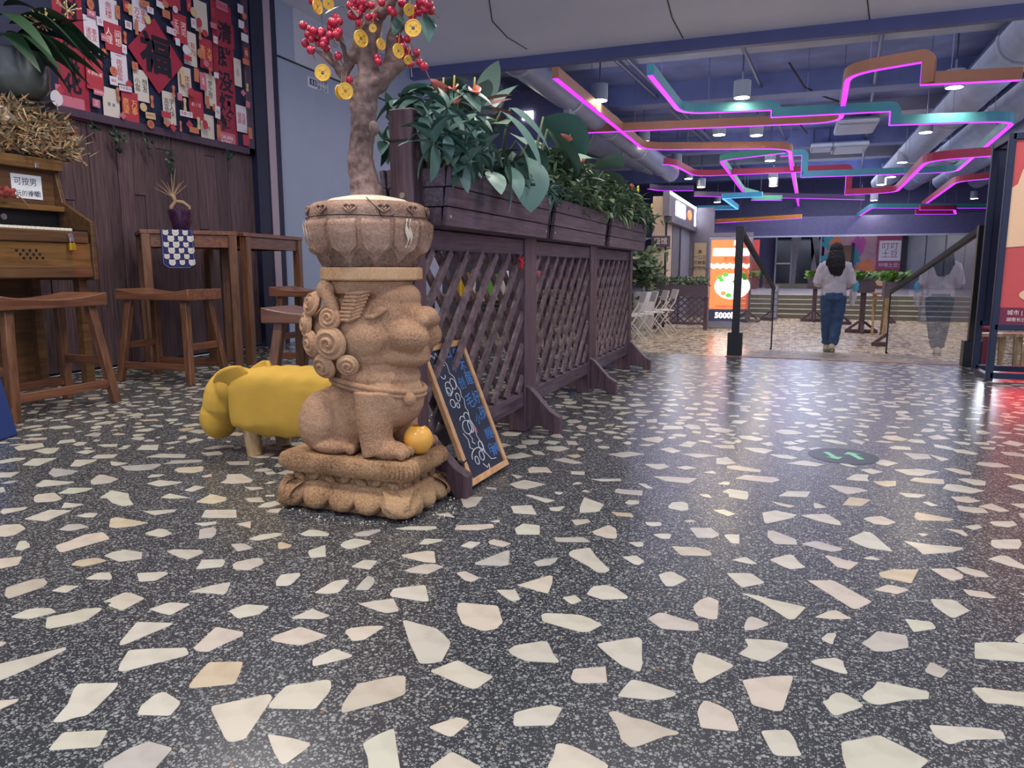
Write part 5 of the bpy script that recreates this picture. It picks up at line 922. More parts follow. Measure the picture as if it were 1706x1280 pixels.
def table(label, pts, z=1.01):
    """pts: four corners (front left, front right, back right, back left)"""
    P = [V(*p, 0) for p in pts]; c = sum(P, V(0, 0, 0)) / 4
    t = thing('bar_table', label, 'table', (c.x, c.y, 0), 'tall wooden tables along the wall')
    mb = MB(); k = [c + (p - c) * 1.06 for p in P]; mb.add([V(p.x, p.y, z - .03) for p in k] + [V(p.x, p.y, z) for p in k], [(3, 2, 1, 0), (4, 5, 6, 7), (0, 1, 5, 4), (1, 2, 6, 5), (2, 3, 7, 6), (3, 0, 4, 7)]); mb.build('table_top', 'stool_wood_y', t, bevel=.004)
    ang = math.atan2((P[1] - P[0]).y, (P[1] - P[0]).x)
    for p in P:
        q = p + (c - p) * .06; mb = MB(); mb.box((q.x, q.y, (z - .03) / 2), (.06, .06, z - .03), (0, 0, ang)); mb.build('leg', 'stool_wood_z', t, bevel=.004)
    for i in range(4):
        a = P[i] + (c - P[i]) * .05; b = P[(i + 1) % 4] + (c - P[(i + 1) % 4]) * .05; mb = MB(); mb.bar((a.x, a.y, z - .075), (b.x, b.y, z - .075), .025, .085); mb.build('apron', 'stool_wood_y', t)
    return t
T1 = table('tall wooden table against the plank wall carrying the purple pot and cat-print cloth', [(-4.25, 4.0), (-3.86, 4.47), (-4.22, 4.78), (-4.62, 4.30)])
T2 = table('tall wooden table at the grey wall, farther of the two at the left', [(-3.88, 4.60), (-4.0, 5.44), (-4.52, 5.37), (-4.40, 4.75)])
# cat-print cloth hanging over the table edge
A = V(-4.25, 4.0, 0); Bp = V(-3.86, 4.47, 0); ed = (Bp - A).normalized(); outn = V(ed.y, -ed.x, 0)
cl = thing('table_runner', 'navy cloth printed with cream cats hanging over the table edge', 'cloth', A.lerp(Bp, .38) + V(0, 0, 1.0))
c_ = A.lerp(Bp, .36) + outn * .022; wd = .105
mb = MB()
def runner(u, v):
    s_ = (u - .5) * 2
    if v < .35: q = c_ - outn * (.30 * (.35 - v) / .35) + V(0, 0, 1.0145); dz = 0
    else:
        dz = (v - .35) / .65 * .27; q = c_ + V(0, 0, 1.0145 - dz) + outn * (.004 + .004 * math.sin(s_ * 2 + 4 * dz))
    k = 1 if v < .93 else 1 - (v - .93) / .07 * .22
    return q + ed * (s_ * wd * k * (1 + .1 * dz))
mb.grid(9, 40, runner); o = mb.build('cloth', 'cloth_navy', cl, smooth=180); so = o.modifiers.new('s', 'SOLIDIFY'); so.thickness = .003; so.offset = 1
mb = MB(); mb.tube([runner(.04, .36 + .57 * k / 12) + outn * .004 for k in range(13)] + [runner(.1, .992) + outn * .004] + [runner(.9, .992) + outn * .004] + [runner(.96, .93 - .57 * k / 12) + outn * .004 for k in range(13)], .0022, 5); mb.build('border_stripe', 'cloth_edge', cl)
random.seed(4)
for r in range(6):
    for c in range(3):
        u = .2 + .3 * c + (.1 if r % 2 else -.05); v = .41 + .1 * r
        if not .1 < u < .92: continue
        p = runner(u, v); Mx = frame(ed, V(0, 0, 1), p + outn * .0035); Mx.col[2] = (*outn, 0)
        a = .018 + .004 * ((r + c) % 2); out = [(a * math.cos(2 * PI * k / 16), a * .95 * math.sin(2 * PI * k / 16)) for k in range(16)]
        out[2] = (a * .95, a * 1.15); out[6] = (-a * .95, a * 1.15)
        mb = MB(); mb.plate(out, Mx, .001); k = mb.build('cat_print', 'cloth_cream', cl)
        mb = MB(); mb.ell(Mx @ V(-.007, .003, .001), (.003, .003, .002), None, 6, 4); mb.ell(Mx @ V(.007, .003, .001), (.003, .003, .002), None, 6, 4); mb.box(Mx @ V(0, -.007, .001), (.006, .004, .002)); mb.build('cat_face', 'cloth_navy', k)
pc = A.lerp(Bp, .44) - outn * .13
pp = thing('purple_pot', 'mottled purple glazed pot with a looped bare bonsai on the table', 'potted plant', (pc.x, pc.y, 1.015))
mb = MB(); mb.lathe((pc.x, pc.y, 1.015), [(.052, 0), (.056, .004), (.075, .075), (.086, .125), (.088, .14), (.08, .148), (.074, .145), (.072, .12), (.001, .12)], 28); mb.build('pot', 'pot_purple', pp, smooth=50)
mb = MB(); q = V(pc.x, pc.y, 1.13); e2 = ed
mb.tube([q - e2 * .055, q - e2 * .06 + V(0, 0, .05), q - e2 * .03 + V(0, 0, .09), q - e2 * .04 + V(0, 0, .12), q - e2 * .055 + V(0, 0, .14)], [.015, .014, .014, .016, .008], 8); mb.tube([q - e2 * .03 + V(0, 0, .09), q + e2 * .02 + V(0, 0, .085), q + e2 * .06 + V(0, 0, .055), q + e2 * .062], [.013, .014, .012, .011], 8); mb.build('root_loop', 'twig', pp, smooth=180)
mb = MB(); q = q - e2 * .045 + V(0, 0, .12)
for d in ((-.10, .09), (-.07, .12), (.0, .17), (.05, .10), (.08, .12), (.03, .2)): mb.tube([q, q + e2 * d[0] * .5 + V(0, 0, d[1] * .55), q + e2 * d[0] + V(0, 0, d[1])], [.004, .0028, .0012], 5)
for d in ((-.12, .06), (.10, .09), (-.03, .1)): mb.tube([q, q + e2 * d[0] * .6 + V(0, 0, d[1] * .6), q + e2 * d[0] + V(0, 0, d[1])], [.003, .002, .001], 5)
mb.build('twigs', 'twig', pp)
mb = MB(); mb.lathe((pc.x, pc.y, 1.135), [(.071, 0), (.001, .004)], 20); mb.build('soil', 'soil', pp)
# ================================================================ harmonium
HX, HY = -4.15, 3.525
hm = thing('harmonium', 'honey-brown wooden harmonium with open keyboard and sound holes against the plank wall', 'harmonium', (-4.4, 2.95, 0))
z_ = lambda p: p[2]
zk = z_((-4.150, 3.377, 0.970)); zs = z_((-4.150, 3.370, 0.894)); zp = z_((-4.150, 3.355, 0.752)); zb_ = z_((-4.150, 3.349, 0.686)); zt_ = z_((-4.360, 3.348, 1.411)); zt0 = z_((-4.360, 3.341, 1.343)); zsh = z_((-4.360, 3.397, 1.125)); zsb = z_((-4.360, 3.394, 1.092))
Y0 = 2.2
MB().bb((-4.70, Y0, zb_), (HX, HY - .03, zs)).build('lower_case', 'organ_wood', hm, bevel=.004)
MB().bb((-4.70, Y0, zs), (HX + .012, HY - .045, zk - .006)).build('key_slip', 'organ_dark', hm, bevel=.005)
MB().bb((-4.70, Y0, zb_ - .004), (HX + .014, HY - .03, zp)).build('base_moulding', 'organ_dark', hm, bevel=.006)
mb = MB(); prof_ = [(-4.72, zb_ - .02), (HX + .02, zb_ - .02), (HX + .02, zk + .055), (-4.36, zsh + .03), (-4.40, zt0), (-4.72, zt0)]
mb.plate([(x, z) for x, z in prof_], Matrix(((1, 0, 0, 0), (0, 0, -1, HY), (0, 1, 0, 0), (0, 0, 0, 1))), .03); mb.build('cheek', 'organ_dark', hm, bevel=.003)
MB().bb((-4.70, Y0, zsh), (-4.42, HY - .03, zt0)).build('upper_panel', 'organ_dark', hm)
MB().bb((-4.72, Y0, zt0), (-4.36, HY + .0, zt_)).build('lid', 'organ_wood', hm, bevel=.004)
MB().bb((-4.70, Y0, zsb), (-4.34, HY - .03, zsh)).build('shelf', 'organ_wood', hm, bevel=.003)
MB().bb((-4.70, Y0, zk - .004), (-4.40, HY - .03, zsb)).build('fallboard', 'black', hm)
mb = MB(); kw = .0265; yk = HY - .14; km = None
i = 0
while yk > Y0 + .1:
    MB().bb((-4.38, yk - kw + .001, zk - .004), (HX - .006, yk - .0006, zk + .012)).build('white_key', 'key_white', hm, bevel=.0015)
    if i % 7 not in (2, 6): MB().bb((-4.38, yk - kw - .007, zk + .01), (HX - .075, yk - kw + .007, zk + .026)).build('black_key', 'key_black', hm)
    yk -= kw; i += 1
MB().bb((-4.38, HY - .13, zk - .004), (HX - .004, HY - .04, zk + .006)).build('key_block', 'black', hm)
for p in [(-4.150, 3.013, 0.841), (-4.150, 3.053, 0.842), (-4.150, 3.093, 0.843), (-4.150, 3.132, 0.844), (-4.150, 3.033, 0.820), (-4.150, 3.074, 0.821), (-4.150, 3.113, 0.819), (-4.150, 3.152, 0.821), (-4.150, 3.053, 0.798), (-4.150, 3.092, 0.798), (-4.150, 3.132, 0.799), (-4.150, 3.170, 0.800)]: mb = MB(); mb.cyl((HX - .01, p[1], p[2]), (HX + .0012, p[1], p[2]), .0085, .0085, 12); mb.build('sound_hole', 'black', hm)
p = (-4.395, 3.133, 1.043); mb = MB(); mb.cyl((-4.40, p[1], p[2]), (-4.39, p[1], p[2]), .02, .018, 18); mb.build('badge', 'steel', hm)
p = (-4.355, 3.343, 1.360); MB().bb((-4.36, p[1] - .012, p[2] - .014), (-4.35, p[1] + .012, p[2] + .014)).build('latch', 'steel', hm, bevel=.002)
for y in (Y0 + .05, HY - .05):
    for x in (-4.66, -4.24): MB().bb((x - .025, y - .03, 0), (x + .025, y + .03, zb_)).build('leg', 'organ_dark', hm)
MB().bb((-4.70, Y0, .0), (-4.68, HY - .03, zb_)).build('back_panel', 'organ_dark', hm)
p = (-4.130, 3.351, 0.871); pl = thing('padlock', 'small brass padlock hanging on the harmonium front', 'padlock', p)
MB().bb((HX + .013, p[1] - .02, p[2] - .024), (HX + .033, p[1] + .02, p[2] + .02)).build('body', 'brass', pl, bevel=.003)
mb = MB(); mb.tube([(HX + .023, p[1] - .012, p[2] + .02), (HX + .023, p[1] - .012, p[2] + .045), (HX + .023, p[1], p[2] + .055), (HX + .023, p[1] + .012, p[2] + .045), (HX + .023, p[1] + .012, p[2] + .02)], .004, 8); mb.build('shackle', 'steel', pl, smooth=180)
mb = MB(); mb.box((HX + .02, p[1] - .004, p[2] + .055), (.012, .03, .05), (.25, 0, 0)); mb.build('hasp', 'steel', pl)
# note on the harmonium
a = (-4.415, 3.216, 1.316); b = (-4.415, 3.411, 1.168)
nt_ = thing('handwritten_note', 'white handwritten note stuck on the harmonium\'s upper panel', 'note', (-4.417, a[1], b[2]))
y0, y1, z0, z1 = a[1], b[1], b[2] - .005, a[2] - .01
MB().bb((-4.419, y0, z0), (-4.4165, y1, z1)).build('sheet', 'paper', nt_)
Mn = frame((0, 1, 0), (0, 0, 1), (-4.4162, 0, 0))
text('可按男', .05, 'ink_black', nt_, Mn @ Matrix.Translation((y0 + .09, z1 - .045, 0)), .0002); text('真好玩的弹琴!', .038, 'ink_black', nt_, Mn @ Matrix.Translation((y1 - .13, z1 - .115, 0)), .0002); text('小姐', .04, 'ink_black', nt_, Mn @ Matrix.Translation((y1 - .05, z0 + .03, 0)), .0002)
p = V(*(-4.300, 3.088, 1.184)); rf = thing('red_carnation', 'faded red flower lying on the harmonium shelf in front of the note', 'flower', (p.x, p.y, zsh))
mb = MB(); random.seed(2)
for k in range(26): mb.ell(p + V(random.uniform(-.03, .03), random.uniform(-.06, .035), random.uniform(-.03, .03)), (.016, .02, .01), (random.random() * 3, random.random() * 3, 0), 8, 5)
blob(mb, 'petals', 'dried_red', rf, .006, 0)
mb = MB(); mb.tube([p + V(0, .03, 0), p + V(-.01, .1, -.03), p + V(-.03, .16, -.075)], .004, 6); mb.build('stem', 'twig', rf)
# ---------------------------------------------------------------- dried flowers and the orchid bowl on the harmonium
q = V(*(-4.480, 3.462, 1.567)); zb2 = zt_
df = thing('dried_flower_arrangement', 'wide arrangement of brown and gold dried flowers lying on top of the harmonium', 'flowers', (-4.5, q.y - .15, zb2))
random.seed(12)
for nm, m_, n_, w0 in (('dried_foliage', 'dried_a', 2600, .005), ('dried_grass', 'dried_b', 2400, .004), ('dried_leaves', 'dried_c', 1300, .011)):
    mb = MB()
    for i in range(n_):
        y = random.uniform(2.5, 3.66); f = 1 - max(0, (y - 3.3) / .4) ** 2 * .6; z = zb2 + .02 + abs(random.gauss(.14, .10)) * f; x = -4.47 + random.gauss(.02, .06)
        if z > zb2 + .34: z = zb2 + .2
        d = V(random.gauss(.3, .6), random.gauss(.15, .7), random.gauss(.2, .6)).normalized(); L = random.uniform(.03, .08); s_ = d.orthogonal().normalized(); p = V(x, y, max(z, zb2 + .01))
        e = p + d * L; e.z = max(e.z, zb2 + .004)
        mb.add([p - s_ * w0, p + s_ * w0, p.lerp(e, .5) + s_ * w0 * 1.4, e], [(0, 1, 2), (0, 2, 3)])
    o = mb.build(nm, m_, df); o['kind'] = 'stuff'
for (x, y, m_, r) in ((2, 190, 'dried_white', .065), (75, 226, 'dried_white', .035), (120, 222, 'dried_red', .03), (95, 238, 'dried_red', .025), (45, 220, 'dried_red', .025), (5, 232, 'dried_red', .03), (85, 195, 'dried_b', .03), (30, 205, 'dried_a', .04), (15, 195, 'dried_a', .035), (110, 205, 'dried_b', .03)):
    pass
for (p, m_, r) in [((-4.400, 3.185, 1.636), 'dried_white', 0.065), ((-4.400, 3.452, 1.557), 'dried_white', 0.035), ((-4.400, 3.652, 1.604), 'dried_red', 0.030), ((-4.400, 3.530, 1.526), 'dried_red', 0.025), ((-4.400, 3.335, 1.559), 'dried_red', 0.025), ((-4.400, 3.181, 1.493), 'dried_red', 0.030), ((-4.400, 3.505, 1.678), 'dried_b', 0.030), ((-4.400, 3.284, 1.603), 'dried_a', 0.040), ((-4.400, 3.231, 1.627), 'dried_a', 0.035), ((-4.400, 3.606, 1.660), 'dried_b', 0.030)]:
    mb = MB(); p = Vector(p)
    for k in range(10): a = k * 2 * PI / 10; mb.ell(p + V(0, r * .45 * math.cos(a), r * .45 * math.sin(a)), (r * .5, r * .32, r * .5), (a, 0, 0), 8, 6)
    mb.build('bloom', m_, df, smooth=180)
mb = MB(); p = V(*(-4.400, 3.566, 1.469)); mb.tube([p, p + V(.02, .10, -.01), p + V(.03, .16, .02)], .003, 5); mb.tube([p + V(.02, .1, -.01), p + V(.02, .14, -.06)], .002, 5); mb.tube([p + V(0, -.05, .05), p + V(.02, .1, .08), p + V(.02, .22, .16)], .0015, 4)
for d in ((.03, .16, .02), (.02, .14, -.06), (.03, .12, -.05)): mb.ell(p + V(*d), .012, None, 8, 6)
mb.build('trailing_sprig', 'twig', df)
p = V(*(-4.520, 3.379, 1.899))
ow = thing('orchid_bowl', 'grey glazed bowl planted with drooping dark green orchid leaves at the upper left', 'potted plant', (p.x, p.y, p.z - .14))
mb = MB(); mb.lathe((p.x, p.y, p.z - .14), [(.10, 0), (.14, .02), (.185, .08), (.195, .16), (.188, .25), (.195, .27), (.188, .275), (.17, .24), (.001, .22)], 36); mb.build('bowl', 'bowl_glaze', ow, smooth=50)
MB().bb((p.x - .12, p.y - .14, zb2), (p.x + .08, p.y + .14, p.z - .14)).build('plinth_block', 'soft_black', ow)
ol = leaf_mesh('leaf', 'leaf_dark', .38, .115, 1.05, .18, 1.25, 16)
for (c, d, s_, r_) in (((-4.450, 3.331, 2.063), (.55, .75, .35), 1.0, -.5), ((-4.420, 3.368, 2.087), (.5, .85, .45), .95, -.6), ((-4.400, 3.318, 2.105), (.5, .55, .30), .85, -.2), ((-4.400, 3.262, 2.090), (.75, .1, .3), .85, .1), ((-4.400, 3.226, 2.079), (.75, -.3, .25), .85, .3), ((-4.420, 3.414, 2.168), (.4, .9, .5), 1.0, -.7), ((-4.400, 3.364, 2.016), (.55, .7, .1), .75, -.3), ((-4.400, 3.441, 2.208), (.45, .8, .15), 1.0, -.6), ((-4.380, 3.438, 2.136), (.5, .8, -.1), .8, -.4), ((-4.420, 3.303, 2.170), (.6, .3, .2), .9, 0), ((-4.420, 3.363, 2.221), (.5, .6, .25), 1.0, -.4), ((-4.450, 3.237, 2.187), (.7, -.1, .3), 1.0, .2), ((-4.420, 3.445, 2.280), (.4, .85, .2), 1.0, -.5), ((-4.420, 3.277, 2.262), (.6, .3, .3), 1.0, 0), ((-4.500, 3.382, 2.030), (.2, .1, 1.3), 1.0, 0)):
    link_copy(ol, 'leaf', ow, aim(c, d, r_, s_))
mb = MB(); random.seed(6)
for c in ((-4.350, 3.483, 2.232), (-4.350, 3.532, 2.047), (-4.330, 3.453, 2.197), (-4.360, 3.652, 2.343)):
    for k in range(16): e = V(*c) + V(random.gauss(0, .02), random.gauss(0, .04), random.gauss(0, .035)); mb.tube([V(*c), e], .0025, 4); mb.ell(e, .006, None, 6, 4)
o = mb.build('blossom_sprays', 'dried_b', ow); o['kind'] = 'stuff'
p = V(*(-4.360, 3.289, 1.999)); mb = MB(); mb.tube([p - V(0, 0, .06), p + V(0, 0, .05)], .006, 6); mb.ell(p + V(0, 0, .065), (.01, .012, .025)); mb.box(p + V(0, 0, .04), (.012, .04, .008)); mb.build('red_pick', 'ribbon', ow)
# blue bag at the left edge
p = V(*(-3.157, 2.128, 0.000)); bg = thing('blue_bag', 'blue shopping bag with a white motif at the left edge of the floor', 'bag', (p.x - .14, p.y - .02, 0))
r_ = V(-.936, -.351, 0); b_ = V(-.351, .936, 0); mb = MB()
lo_ = [p, p + r_ * .3, p + r_ * .3 + b_ * .13, p + b_ * .13]; hi_ = [p + r_ * .045 + b_ * .045, p + r_ * .27 + b_ * .045, p + r_ * .27 + b_ * .085, p + r_ * .045 + b_ * .085]
mb.add(lo_ + [q + V(0, 0, .40) for q in hi_], [(0, 1, 2, 3), (7, 6, 5, 4), (4, 5, 1, 0), (5, 6, 2, 1), (6, 7, 3, 2), (7, 4, 0, 3)]); mb.build('bag_body', 'bag_blue', bg, bevel=.006)
Mb = frame(-r_, V(0, 0, 1) + b_ * .1125, p + r_ * .02 - b_ * .001); mb = MB(); mb.plate([(-.06 + .062 * math.cos(2 * PI * k / 24), .075 + .075 * math.sin(2 * PI * k / 24)) for k in range(24)], Mb, .002); mb.build('motif', 'bag_white', bg)
for s_ in (.055, .075): mb = MB(); mb.tube([p + r_ * .10 + b_ * s_ + V(0, 0, .39), p + r_ * .12 + b_ * s_ + V(0, 0, .50), p + r_ * .19 + b_ * s_ + V(0, 0, .50), p + r_ * .21 + b_ * s_ + V(0, 0, .39)], .004, 6); mb.build('handle', 'bag_white', bg)
# ================================================================ poster board
bd = thing('poster_board', 'navy notice board covered with red and white lucky-word cards on the plank wall', 'notice board', (-4.74, 4.3, 1.8))
MB().bb((-4.752, 2.6, 1.83), (-4.725, 5.70, 3.28)).build('backing', 'board_navy', bd)
for a, b in (((-4.752, 2.6, 1.775), (-4.70, 5.78, 1.835)), ((-4.752, 5.70, 1.775), (-4.70, 5.78, 3.29)), ((-4.752, 2.6, 3.25), (-4.70, 5.78, 3.295))): MB().bb(a, b).build('frame_rail', 'board_frame', bd, bevel=.004)
MP = frame((0, 1, 0), (0, 0, 1), (0, 0, 0))
random.seed(9); BX = [-4.7245]
def card(spec, m_, txt=None, ink='ink_red', sz=None, rot=0, shape='rect', bold=0.0):
    y, z, w_, h_ = spec; BX[0] += .0007; mm = frame((0, 1, 0), (0, 0, 1), (BX[0], y, z)) @ Matrix.Rotation(rot, 4, 'Z'); mb = MB()
    if shape == 'round': pl = [(w_ / 2 * math.cos(2 * PI * k / 18), h_ / 2 * math.sin(2 * PI * k / 18)) for k in range(18)]
    elif shape == 'diamond': pl = [(0, -h_ / 2), (w_ / 2, 0), (0, h_ / 2), (-w_ / 2, 0)]
    elif shape == 'gourd': pl = [((.32 + .18 * math.cos(2 * t)) * w_ * math.cos(t + PI / 2) * 1.3, h_ / 2 * math.sin(t + PI / 2)) for t in [2 * PI * k / 22 for k in range(22)]]
    else: pl = [(-w_ / 2, -h_ / 2), (w_ / 2, -h_ / 2), (w_ / 2, h_ / 2), (-w_ / 2, h_ / 2)]
    mb.plate(pl, mm, .0012); o = mb.build('paper_card', m_, bd)
    if txt: text(txt, sz or w_ * .38, ink, o, mm @ Matrix.Translation((0, 0, .0016)), .0002, bold=bold, spacing=.9)
    return o
W_, R_ = 'card_white', 'card_red'
card((3.957, 2.195, 0.230, 0.858), 'couplet'); card((3.921, 1.895, 0.217, 0.156), 'sticker_pink')
for ch, sp in (('财', (3.974, 2.492, 0.181, 0.154)), ('源', (3.961, 2.298, 0.181, 0.154)), ('包', (3.945, 2.144, 0.181, 0.155)), ('化', (3.948, 1.992, 0.182, 0.156))): card(sp, 'couplet', ch, 'ink_black', sp[3] * .85, bold=.006)
card((5.452, 2.384, 0.247, 1.215), 'couplet')
for ch, sp in (('清', (5.482, 2.753, 0.232, 0.194)), ('胖', (5.465, 2.545, 0.232, 0.195)), ('没', (5.457, 2.338, 0.232, 0.196)), ('烦', (5.452, 2.156, 0.233, 0.198)), ('恼', (5.439, 1.998, 0.233, 0.172))): card(sp, 'couplet', ch, 'ink_black', sp[3] * .9, bold=.005)
card((5.427, 1.859, 0.229, 0.126), 'sticker_pink', 'CHUAN\nRONG', 'ink_white', .045)
card((5.462, 2.973, 0.143, 0.070), 'sticker_pink', 'PAND', 'ink_red', .05)
for (sp, m_, tx, ink) in (((4.284, 2.576, 0.154, 0.178), W_, '贵\n楼', 'ink_red'), ((4.124, 2.369, 0.117, 0.243), W_, '诸事\n皆宜', 'ink_red'), ((4.568, 2.624, 0.140, 0.226), W_, '万事\n大吉', 'ink_red'), ((5.201, 2.808, 0.146, 0.248), 'card_cream', '', ''), ((5.056, 2.520, 0.141, 0.264), 'card_cream', '大有\n可为', 'ink_red'), ((4.340, 2.204, 0.138, 0.232), W_, '一\n夜\n暴\n富', 'ink_red'), ((4.527, 2.115, 0.135, 0.229), 'card_cream', '小 想\n富 发', 'ink_black'), ((4.242, 1.918, 0.141, 0.236), 'card_cream', '事 来', 'ink_black'), ((4.970, 2.242, 0.143, 0.232), 'card_cream', '身体\n健康', 'ink_red'), ((4.787, 2.002, 0.128, 0.246), 'card_cream', '高学\n富人\n五快', 'ink_black'), ((5.254, 2.237, 0.132, 0.255), 'card_cream', '梦\n之\n想', 'ink_black'), ((5.194, 1.918, 0.154, 0.224), 'card_cream', '前程', 'ink_red'), ((5.624, 2.071, 0.135, 0.230), W_, '健逃\n康避', 'ink_red'), ((5.605, 2.463, 0.093, 0.233), 'card_cream', '人\n生', 'ink_black'),
  ((4.302, 2.397, 0.152, 0.196), R_, '人 间\n理 想', 'ink_white'), ((4.116, 2.103, 0.138, 0.219), R_, '不到长城', 'ink_white'), ((4.404, 1.933, 0.149, 0.226), R_, '愿 万\n望 事', 'ink_gold'), ((4.949, 2.645, 0.146, 0.222), R_, '王 河\n见 见', 'ink_white'), ((5.225, 2.522, 0.148, 0.245), R_, '高 大\n姐 爷', 'ink_gold'), ((5.074, 2.082, 0.157, 0.225), R_, '必 1 过', 'ink_white'), ((4.848, 2.822, 0.240, 0.082), R_, '', '')):
    card(sp, m_, tx or None, ink or 'ink_red', sp[2] * (.40 if '\n' in tx else .22) if tx else None, random.uniform(-.02, .02))
sp = (4.686, 2.367, 0.537, 0.557); fu = card(sp, 'couplet', None, shape='diamond'); text('福', .30, 'ink_black', fu, frame((0, 1, 0), (0, 0, 1), (BX[0] + .0018, sp[0], sp[1] - .01)), .0003, bold=.012)
SM = ['sticker_orange', 'sticker_pink', 'card_white', 'sticker_yellow', 'card_red']
